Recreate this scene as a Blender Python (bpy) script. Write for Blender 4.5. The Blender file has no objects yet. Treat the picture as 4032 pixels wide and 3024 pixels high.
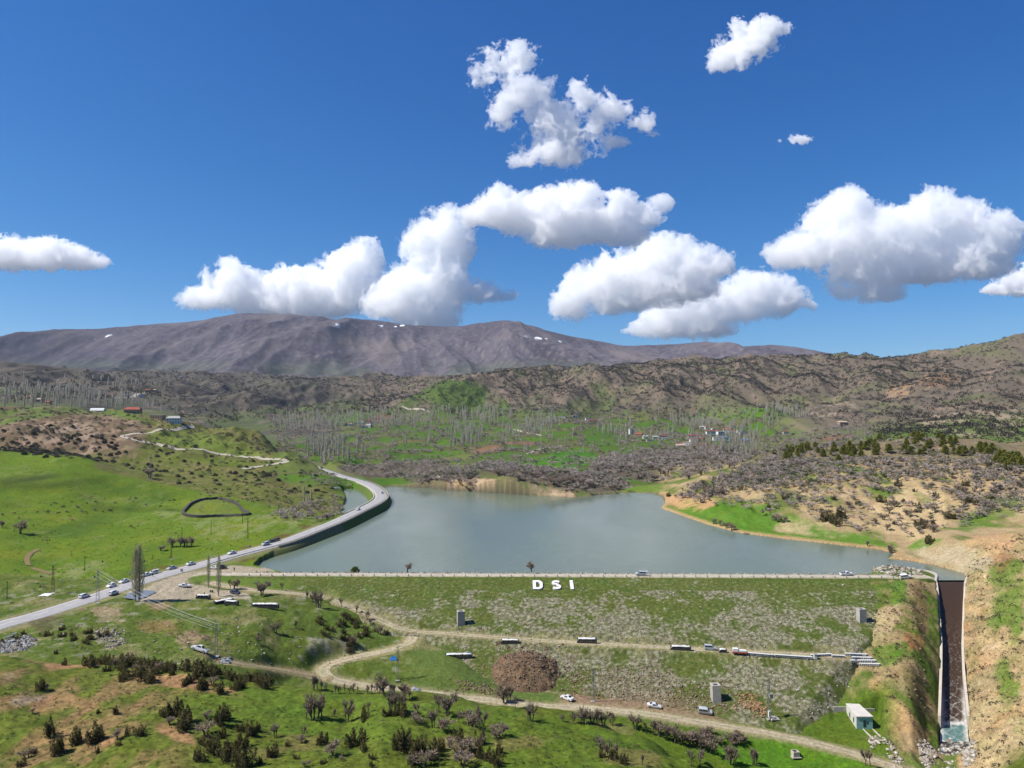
import bpy, math, random
import numpy as np
from math import radians, sin, cos, tan, pi

# ------------------------------------------------------------------ camera, light, exposure
SC = bpy.context.scene
COL = SC.collection
CAMZ = 77.0                       # camera height above the lake surface (z = 0)
FPX = 710.0                       # focal length in pixels of a 1024 px wide picture
PITCH = math.atan(16.0 / FPX)
cam_data = bpy.data.cameras.new('camera')
cam = bpy.data.objects.new('camera', cam_data)
COL.objects.link(cam)
cam_data.sensor_width = 36.0
cam_data.lens = 36.0 * FPX / 1024.0
cam_data.clip_start = 1.0
cam_data.clip_end = 60000.0
cam.location = (0, 0, CAMZ)
cam.rotation_euler = (pi / 2 + PITCH, 0, 0)
SC.camera = cam

SUN_EL, SUN_AZ_BACK = 50.0, 10.0   # sun stands to the left, a little behind the camera
sun_dir = np.array([-cos(radians(SUN_EL)) * cos(radians(SUN_AZ_BACK)),
                    -cos(radians(SUN_EL)) * sin(radians(SUN_AZ_BACK)), sin(radians(SUN_EL))])
sun_data = bpy.data.lights.new('sun', 'SUN')
sun_data.energy = 4.2
sun_data.angle = radians(0.5)
sun_data.color = (1.0, 0.955, 0.88)
sun = bpy.data.objects.new('sun', sun_data)
COL.objects.link(sun)
from mathutils import Vector
sun.rotation_euler = Vector(sun_dir).to_track_quat('Z', 'Y').to_euler()
sun['kind'] = 'structure'

world = bpy.data.worlds.new('World')
SC.world = world
world.use_nodes = True
wn, wl = world.node_tree.nodes, world.node_tree.links
wn.clear()
w_out = wn.new('ShaderNodeOutputWorld')
w_bg = wn.new('ShaderNodeBackground')
w_sky = wn.new('ShaderNodeTexSky')
w_sky.sky_type = 'NISHITA'
w_sky.sun_disc = False
w_sky.sun_elevation = radians(SUN_EL)
# rotation 0 puts the sun at +Y and grows clockwise seen from above
w_sky.sun_rotation = math.atan2(sun_dir[0], sun_dir[1]) % (2 * pi)
w_sky.altitude = 1500
w_sky.air_density = 1.0
w_sky.dust_density = 0.3
w_sky.ozone_density = 4.0
w_bg.inputs['Strength'].default_value = 0.052
# deep, clear mountain air: each channel of the sky is graded by its own power
w_sep = wn.new('ShaderNodeSeparateColor')
w_com = wn.new('ShaderNodeCombineColor')
wl.new(w_sky.outputs[0], w_sep.inputs[0])
for ch, (gam, mul) in enumerate([(1.65, 0.215), (1.044, 0.80), (0.729, 1.96)]):
    w_p = wn.new('ShaderNodeMath'); w_p.operation = 'POWER'; w_p.inputs[1].default_value = gam
    w_m = wn.new('ShaderNodeMath'); w_m.operation = 'MULTIPLY'; w_m.inputs[1].default_value = mul
    wl.new(w_sep.outputs[ch], w_p.inputs[0])
    wl.new(w_p.outputs[0], w_m.inputs[0])
    wl.new(w_m.outputs[0], w_com.inputs[ch])
wl.new(w_com.outputs[0], w_bg.inputs['Color'])
wl.new(w_bg.outputs[0], w_out.inputs[0])

SC.view_settings.view_transform = 'Standard'
SC.view_settings.look = 'None'
SC.view_settings.exposure = 0.85
SC.view_settings.gamma = 1.0
SC.view_settings.use_curve_mapping = False
SC.render.engine = 'CYCLES'
SC.cycles.use_denoising = True
SC.cycles.denoising_input_passes = 'RGB_ALBEDO_NORMAL'
SC.cycles.denoising_prefilter = 'ACCURATE'
SC.cycles.denoiser = 'OPENIMAGEDENOISE'
SC.cycles.max_bounces = 40
SC.cycles.diffuse_bounces = 2
SC.cycles.glossy_bounces = 2
SC.cycles.transmission_bounces = 3
SC.cycles.volume_bounces = 40
SC.cycles.transparent_max_bounces = 24
SC.cycles.caustics_reflective = False
SC.cycles.caustics_refractive = False

# ------------------------------------------------------------------ helpers
HY = 864.0                          # picture row of the true horizon, in rows of a 2212x1659 view of the photo
KS = 0.46293 / FPX
_cp, _sp = cos(PITCH), sin(PITCH)


def ray(X, Y):
    """direction of a photo point (2212x1659 view), scaled so that y = 1"""
    a = (X * 0.46293 - 512.0) / FPX
    b = (384.0 - Y * 0.46293) / FPX
    dy, dz = _cp - b * _sp, _sp + b * _cp
    return a / dy, dz / dy


def at_d(X, Y, d):
    rx, rz = ray(X, Y)
    return (rx * d, d, CAMZ + rz * d)


def at_z(X, Y, z):
    rx, rz = ray(X, Y)
    d = (z - CAMZ) / rz
    return (rx * d, d, z)


def P4(x, y):
    """photo pixel (4032x3024) -> 2212x1659 view"""
    return x * 0.54861, y * 0.54861


def crop(k, x, y):
    """pixel read in an enlarged crop -> 2212x1659 view"""
    ox, oy, s = k
    return P4(ox + x / s, oy + y / s)


def project(x, y, z):
    """world -> picture coordinates of the 2212x1659 view (numpy ok)"""
    w = y * _cp + (z - CAMZ) * _sp
    b = (-y * _sp + (z - CAMZ) * _cp) / w
    return (x / w * FPX + 512.0) / 0.46293, (384.0 - b * FPX) / 0.46293


def _h2(ix, iy, seed):
    h = (ix.astype(np.int64) * 374761393 + iy.astype(np.int64) * 668265263 + seed * 1442695041) & 0xFFFFFFFF
    h = ((h ^ (h >> 13)) * 1274126177) & 0xFFFFFFFF
    return (h ^ (h >> 16)) & 0xFFFFFFFF


_ga = np.random.default_rng(99).uniform(0, 2 * pi, 65536).astype(np.float32)
_GC, _GS = np.cos(_ga), np.sin(_ga)


def noise2(x, y, seed=0):
    """gradient noise, about -1..1"""
    x = np.asarray(x, np.float64); y = np.asarray(y, np.float64)
    ix = np.floor(x); iy = np.floor(y)
    fx = (x - ix).astype(np.float32); fy = (y - iy).astype(np.float32)
    ix = ix.astype(np.int32) + np.int32(seed * 37); iy = iy.astype(np.int32) + np.int32(seed * 91)
    ux = fx * fx * fx * (fx * (fx * 6 - 15) + 10); uy = fy * fy * fy * (fy * (fy * 6 - 15) + 10)
    x0 = ix & 255; x1 = (ix + 1) & 255; y0 = (iy & 255) << 8; y1 = ((iy + 1) & 255) << 8
    k = x0 | y0; a = _GC[k] * fx + _GS[k] * fy
    k = x1 | y0; b = _GC[k] * (fx - 1) + _GS[k] * fy
    k = x0 | y1; c = _GC[k] * fx + _GS[k] * (fy - 1)
    k = x1 | y1; d = _GC[k] * (fx - 1) + _GS[k] * (fy - 1)
    a += ux * (b - a); c += ux * (d - c)
    return (a + uy * (c - a)) * np.float32(1.5)


def fbm(x, y, seed=0, octs=4, gain=0.5, lac=2.03):
    s = 0; amp = 1.0; tot = 0
    for o in range(octs):
        s = s + amp * noise2(x, y, seed + o * 17)
        tot += amp; amp *= gain; x = x * lac + 3.1; y = y * lac - 1.7
    return s / tot


def ridged(x, y, seed=0, octs=4, gain=0.5, lac=2.07):
    s = 0; amp = 1.0; tot = 0
    for o in range(octs):
        s = s + amp * (1 - 2 * np.abs(noise2(x, y, seed + o * 17)))
        tot += amp; amp *= gain; x = x * lac + 5.3; y = y * lac - 2.9
    return s / tot


def noise3(x, y, z, seed=0):
    ix, iy, iz = np.floor(x), np.floor(y), np.floor(z)
    fx, fy, fz = x - ix, y - iy, z - iz
    ux, uy, uz = [f * f * (3 - 2 * f) for f in (fx, fy, fz)]

    def g(dx, dy, dz):
        h = _h2(ix + dx + (iz + dz) * 57, iy + dy + (iz + dz) * 113, seed)
        a = (h & 0xFFFF).astype(np.float32) * np.float32(2 * pi / 65536)
        c = (h >> 16).astype(np.float32) * np.float32(2 / 65535) - 1
        r = np.sqrt(np.maximum(0, 1 - c * c))
        return np.cos(a) * r * (fx - dx) + np.sin(a) * r * (fy - dy) + c * (fz - dz)
    lo = [[g(0, 0, k), g(1, 0, k), g(0, 1, k), g(1, 1, k)] for k in (0, 1)]
    r = []
    for a, b, c, d in lo:
        r.append((a * (1 - ux) + b * ux) * (1 - uy) + (c * (1 - ux) + d * ux) * uy)
    return (r[0] * (1 - uz) + r[1] * uz) * 1.6


def sstep(e0, e1, x):
    t = np.clip((x - e0) / (e1 - e0), 0, 1)
    return t * t * (3 - 2 * t)


def mesh_np(name, V, F, smooth=True):
    """mesh from numpy vertices and an (n,3) or (n,4) face array, or a list of such arrays"""
    V = np.asarray(V, np.float32)
    Fs = F if isinstance(F, list) else [F]
    Fs = [np.asarray(f, np.int32) for f in Fs if len(f)]
    me = bpy.data.meshes.new(name)
    me.vertices.add(len(V))
    me.vertices.foreach_set('co', V.ravel())
    loops = np.concatenate([f.ravel() for f in Fs])
    sizes = np.concatenate([np.full(len(f), f.shape[1], np.int32) for f in Fs])
    starts = np.concatenate([[0], np.cumsum(sizes)[:-1]]).astype(np.int32)
    me.loops.add(len(loops))
    me.loops.foreach_set('vertex_index', loops)
    me.polygons.add(len(sizes))
    me.polygons.foreach_set('loop_start', starts)
    me.polygons.foreach_set('loop_total', sizes)
    me.polygons.foreach_set('use_smooth', np.full(len(sizes), bool(smooth)))
    me.update(calc_edges=True)
    return me


def vcol(me, name, rgb):
    a = me.color_attributes.new(name, 'FLOAT_COLOR', 'POINT')
    c = np.ones((len(me.vertices), 4), np.float32)
    c[:, :3] = rgb
    a.data.foreach_set('color', c.ravel())


def tag(o, label=None, cat=None, group=None, kind=None):
    if label: o['label'] = label
    if cat: o['category'] = cat
    if group: o['group'] = group
    if kind: o['kind'] = kind
    return o


def obj(name, me, mat=None, parent=None, loc=None):
    o = bpy.data.objects.new(name, me)
    COL.objects.link(o)
    if mat is not None and me is not None and not me.materials:
        me.materials.append(mat)
    if parent is not None:
        o.parent = parent
    if loc is not None:
        o.location = loc
    return o


def empty(name, loc, rz=0.0, scale=1.0):
    o = bpy.data.objects.new(name, None)
    COL.objects.link(o)
    o.empty_display_size = 0.3
    o.location = loc
    o.rotation_euler = (0, 0, rz)
    o.scale = (scale, scale, scale)
    return o


def copy_tree(o, parent=None):
    c = o.copy()
    COL.objects.link(c)
    if parent is not None:
        c.parent = parent
    for ch in o.children:
        copy_tree(ch, c)
    return c


def N(nt, kind, **kw):
    n = nt.nodes.new(kind)
    for k, v in kw.items():
        if k in n.inputs:
            n.inputs[k].default_value = v
        else:
            setattr(n, k, v)
    return n


def plain(name, rgb, rough=0.8, metal=0.0, var=0.0, scale=1.0, spec=0.3, bump=0.0, translucent=0.0):
    """principled material with a little world-space colour variation"""
    rgb = tuple(.76 * c for c in rgb)
    m = bpy.data.materials.new(name)
    m.use_nodes = True
    nt = m.node_tree
    b = nt.nodes['Principled BSDF']
    b.inputs['Base Color'].default_value = (*rgb, 1)
    b.inputs['Roughness'].default_value = rough
    b.inputs['Metallic'].default_value = metal
    b.inputs['Specular IOR Level'].default_value = spec
    if var > 0 or bump > 0:
        tc = N(nt, 'ShaderNodeTexCoord')
        nz = N(nt, 'ShaderNodeTexNoise', Scale=scale, Detail=5.0, Roughness=0.65)
        nt.links.new(tc.outputs['Object'], nz.inputs['Vector'])
        rp = N(nt, 'ShaderNodeMapRange')
        rp.inputs[3].default_value = 1 - var
        rp.inputs[4].default_value = 1 + var
        rp.inputs[1].default_value = 0.3; rp.inputs[2].default_value = 0.7
        nt.links.new(nz.outputs[0], rp.inputs[0])
        mx = N(nt, 'ShaderNodeMix', data_type='RGBA', blend_type='MULTIPLY')
        mx.inputs[0].default_value = 1
        mx.inputs[6].default_value = (*rgb, 1)
        nt.links.new(rp.outputs[0], mx.inputs[7])
        nt.links.new(mx.outputs[2], b.inputs['Base Color'])
        if bump > 0:
            bp = N(nt, 'ShaderNodeBump', Strength=bump)
            nt.links.new(nz.outputs[0], bp.inputs['Height'])
            nt.links.new(bp.outputs[0], b.inputs['Normal'])
    return m


RNG = np.random.default_rng(7)
random.seed(7)
# ------------------------------------------------------------------ clouds: closed lumpy hulls filled with an even scattering volume
def surface_net(f, lo, h):
    """iso-surface f = 0 (inside f > 0) of a voxel field as quads"""
    nx, ny, nz = f.shape
    ins = f > 0
    sx, sy, sz = nx - 1, ny - 1, nz - 1
    acc = np.zeros((sx, sy, sz, 3), np.float32); cnt = np.zeros((sx, sy, sz), np.float32)
    cor = [(i, j, k) for i in (0, 1) for j in (0, 1) for k in (0, 1)]
    sub = lambda a, c: a[c[0]:c[0] + sx, c[1]:c[1] + sy, c[2]:c[2] + sz]
    for c in cor:
        for ax in range(3):
            if c[ax] == 0:
                c2 = list(c); c2[ax] = 1
                fa, fb = sub(f, c), sub(f, c2)
                m = (fa > 0) != (fb > 0)
                t = np.where(m, fa / np.where(m, fa - fb, 1), 0)
                p = [np.full(t.shape, v, np.float32) for v in c]
                p[ax] = t
                for q in range(3):
                    acc[..., q] += np.where(m, p[q], 0)
                cnt += m
    act = cnt > 0
    idx = np.full(act.shape, -1, np.int32)
    idx[act] = np.arange(act.sum())
    base = np.stack(np.nonzero(act), -1)
    V = (base + acc[act] / cnt[act][:, None]) * h + lo
    Q = []
    for ax in range(3):
        a1, a2 = [(1, 2), (2, 0), (0, 1)][ax]
        s0 = [slice(None)] * 3; s1 = [slice(None)] * 3
        s0[ax] = slice(0, -1); s1[ax] = slice(1, None)
        i0, i1 = ins[tuple(s0)], ins[tuple(s1)]
        m = i0 != i1
        e = np.stack(np.nonzero(m), -1)
        ok = (e[:, a1] > 0) & (e[:, a2] > 0)
        lim = np.array(act.shape)
        ok &= (e < lim).all(1)
        e = e[ok]
        fl = i0[tuple(e.T)]
        g = []
        for d1, d2 in ((0, 0), (1, 0), (1, 1), (0, 1)):
            q = e.copy(); q[:, a1] -= d1; q[:, a2] -= d2
            g.append(idx[tuple(q.T)])
        g = np.stack(g, -1)
        g[~fl] = g[~fl][:, ::-1]
        Q.append(g[:, ::-1])
    return V, np.concatenate(Q)


def cloud_material(name, dens):
    m = bpy.data.materials.new(name)
    m.use_nodes = True
    nt = m.node_tree
    nt.nodes.clear()
    out = N(nt, 'ShaderNodeOutputMaterial')
    sc = N(nt, 'ShaderNodeVolumeScatter', Density=dens, Anisotropy=0.1)
    sc.inputs['Color'].default_value = (1, 1, 1, 1)
    nt.links.new(sc.outputs[0], out.inputs['Volume'])
    m.cycles.homogeneous_volume = True
    return m


def cloud(label, d, blobs, res=2.0, amp=26.0, lump=60.0, wisp=0.0, gain=.78, optical=5.5, seed=0):
    """blobs: (X, Y, rx, ry) in the 2212x1659 view, at distance d; one picture unit = KS * d metres"""
    pad = 20
    B = np.array(blobs, float)
    x0, x1 = (B[:, 0] - B[:, 2]).min() - pad, (B[:, 0] + B[:, 2]).max() + pad
    y0, y1 = (B[:, 1] - B[:, 3]).min() - pad, (B[:, 1] + B[:, 3]).max() + pad
    rz = np.sqrt(B[:, 2] * B[:, 3]) * 0.85
    zr = rz.max() + pad
    gx = np.arange(x0, x1, res); gy = np.arange(y0, y1, res); gz = np.arange(-zr, zr, res * 1.35)
    X, Y, Z = np.meshgrid(gx, gy, gz, indexing='ij')
    X = X.astype(np.float32); Y = Y.astype(np.float32); Z = Z.astype(np.float32)
    rng = np.random.default_rng(seed)
    f = np.zeros(X.shape, np.float32)
    for (bx, by, rx, ry), r3 in zip(B, rz):
        oz = rng.uniform(-.3, .3) * r3
        yy = (Y - by)
        yy = np.where(yy > 0, yy * 1.4, yy)          # flatter undersides
        q = ((X - bx) / rx) ** 2 + (yy / ry) ** 2 + ((Z - oz) / r3) ** 2
        f += np.exp(-2.5 * q)
    # signed distance (picture units) to the smooth union of the lumps, then finer and finer lumps on it;
    # only the band round the surface is worked out
    R = np.sqrt(B[:, 2] * B[:, 3]).mean()
    f = (0.84 - np.sqrt(np.maximum(0, -np.log(np.maximum(f, 1e-12))) / 2.5)) * R
    band = np.abs(f) < amp * 1.25
    x_, y_, z_, f_ = X[band], Y[band], Z[band], f[band]
    n = 0; a = 1.0; s = 1 / lump; tot = 0
    wx = x_ + 8 * noise3(x_ / 30, y_ / 30, z_ / 30, seed + 900)
    wy = y_ + 8 * noise3(x_ / 30, y_ / 30, z_ / 30, seed + 901)
    for o in range(5):
        nn = noise3(wx * s + seed * 7.3, wy * s, z_ * s, seed * 31 + o)
        n = n + a * ((1 - 2.9 * np.abs(nn)) * (1 - wisp) + 1.6 * nn * wisp)
        tot += a; a *= gain; s *= 2.1
    f[band] += amp * (n / tot * 1.6 - 0.08)
    f = np.where((np.abs(Z) > zr - 2 * res), -1, f)
    for sl in ((0, slice(None)), (-1, slice(None)), (slice(None), 0), (slice(None), -1)):
        f[sl] = -1
    V, Q = surface_net(f, np.array([x0, y0, -zr]), np.array([res, res, res * 1.35]))
    u = KS * d
    rx_, rz_ = ray(V[:, 0], V[:, 1])
    dd = d + V[:, 2] * u
    W = np.stack([rx_ * dd, dd, CAMZ + rz_ * dd], -1)
    c0 = W.mean(0)
    me = mesh_np('cloud', W - c0, Q[:, ::-1])
    size = np.sqrt(B[:, 2] * B[:, 3]).max() * 2 * u
    o = obj('cloud', me, cloud_material('cloud_vapour', optical / size), loc=c0)
    return tag(o, label, 'cloud', 'clouds in the blue sky')


CLOUDS = [
    ('small flat white cloud low at the left edge above the mountain', 9500,
     [(-40, 552, 70, 34), (30, 552, 70, 34), (95, 556, 60, 34), (150, 562, 50, 26), (195, 568, 34, 16)], {}),
    ('long low white cloud resting along the mountain top with three rising humps', 13000,
     [(440, 648, 50, 26), (492, 616, 50, 46), (540, 640, 60, 44), (620, 625, 48, 44), (600, 658, 80, 34), (690, 630, 56, 50),
      (745, 585, 42, 46), (790, 562, 36, 42), (740, 640, 60, 44), (680, 668, 70, 26), (810, 620, 30, 24)], {}),
    ('tall leaning column of white cloud rising over the middle of the mountain', 12500,
     [(960, 498, 50, 44), (915, 530, 42, 44), (985, 545, 34, 46), (940, 590, 54, 60), (890, 630, 58, 50), (850, 660, 56, 38),
      (965, 630, 44, 52), (910, 680, 60, 34), (935, 700, 50, 24), (1040, 636, 44, 24), (1085, 638, 30, 14)], {}),
    ('wide white cloud bank bending right above the leaning column', 9000,
     [(1030, 470, 42, 26), (1080, 448, 44, 46), (1130, 475, 60, 46), (1190, 465, 60, 54), (1250, 450, 52, 50), (1210, 510, 70, 34),
      (1290, 480, 60, 46), (1340, 450, 40, 36), (1345, 510, 50, 34), (1390, 470, 40, 30), (1430, 442, 26, 20)], dict(wisp=.2)),
    ('ragged torn white cloud high in the middle of the sky', 6200,
     [(1070, 150, 56, 40), (1125, 140, 40, 40), (1110, 205, 50, 56), (1090, 250, 36, 46), (1150, 200, 44, 40), (1180, 265, 58, 56), (1240, 290, 62, 58),
      (1200, 330, 80, 38), (1260, 215, 34, 40), (1300, 255, 42, 40), (1340, 240, 30, 24), (1385, 270, 42, 28), (1125, 350, 36, 18),
      (1330, 310, 30, 16)], dict(wisp=1.0, amp=40, gain=.85, optical=5)),
    ('small puffy white cloud alone near the top right', 5200,
     [(1585, 118, 46, 40), (1625, 86, 50, 44), (1668, 62, 34, 24), (1562, 140, 30, 24), (1600, 60, 24, 18)], dict(wisp=.8, amp=38, gain=.85, optical=5)),
    ('tiny faint wisp of cloud below the puffy one', 6500, [(1722, 298, 24, 16), (1684, 304, 8, 8)], dict(wisp=1.2, amp=15, gain=.8, optical=3)),
    ('white cloud with a lobed top to the right of the middle', 11000,
     [(1232, 665, 36, 36), (1265, 630, 44, 46), (1310, 600, 48, 46), (1370, 600, 56, 48), (1430, 560, 54, 46), (1410, 630, 80, 42), (1490, 575, 56, 40),
      (1540, 575, 40, 36), (1330, 650, 60, 34), (1480, 530, 20, 22), (1490, 620, 60, 34)], {}),
    ('billowing white cloud lowest over the right end of the mountain', 14000,
     [(1400, 712, 42, 20), (1450, 690, 52, 50), (1500, 665, 60, 56), (1510, 705, 66, 36), (1570, 660, 56, 46), (1640, 632, 54, 42),
      (1690, 650, 48, 40), (1600, 675, 60, 28), (1735, 660, 26, 16)], {}),
    ('largest white cloud, a broad heap with a flat base at the right', 9000,
     [(1700, 555, 48, 36), (1750, 545, 60, 50), (1800, 490, 60, 56), (1840, 450, 44, 44), (1870, 520, 80, 70), (1950, 510, 80, 56), (2025, 465, 60, 56),
      (2090, 495, 70, 56), (2150, 520, 56, 60), (1900, 585, 110, 46), (2000, 575, 110, 50), (2100, 570, 90, 44), (1880, 630, 80, 32), (2180, 500, 30, 30)], {}),
    ('small cloud cut by the right edge below the largest one', 10500,
     [(2200, 615, 34, 22), (2160, 628, 26, 10), (2240, 610, 40, 26)], {}),
]
CLOUD_ON = True
for ci, (lab, dist, bl, kw) in enumerate(CLOUDS):
    cloud(lab, dist, bl, seed=ci + 1, **kw)
# ------------------------------------------------------------------ terrain
def pchip(xk, yk, x):
    """monotone cubic through (xk, yk); yk may be (n,) or (n, m); x is 1-d; extrapolates flat"""
    xk = np.asarray(xk, float); yk = np.asarray(yk, float)
    one = yk.ndim == 1
    if one: yk = yk[:, None]
    h = np.diff(xk)[:, None]; dl = np.diff(yk, axis=0) / h
    m = np.zeros_like(yk)
    a, b = dl[:-1], dl[1:]
    w1 = 2 * h[1:] + h[:-1]; w2 = h[1:] + 2 * h[:-1]
    ok = a * b > 0
    m[1:-1] = np.where(ok, (w1 + w2) / (w1 / np.where(ok, a, 1) + w2 / np.where(ok, b, 1)), 0)
    x = np.clip(x, xk[0], xk[-1])
    i = np.clip(np.searchsorted(xk, x, side='right') - 1, 0, len(xk) - 2)
    t = ((x - xk[i]) / (xk[i + 1] - xk[i]))[:, None]
    hh = (xk[i + 1] - xk[i])[:, None]
    r = ((1 + 2 * t) * (1 - t) ** 2 * yk[i] + t * (1 - t) ** 2 * hh * m[i]
         + t * t * (3 - 2 * t) * yk[i + 1] + t * t * (t - 1) * hh * m[i + 1])
    return r[:, 0] if one else r


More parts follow.
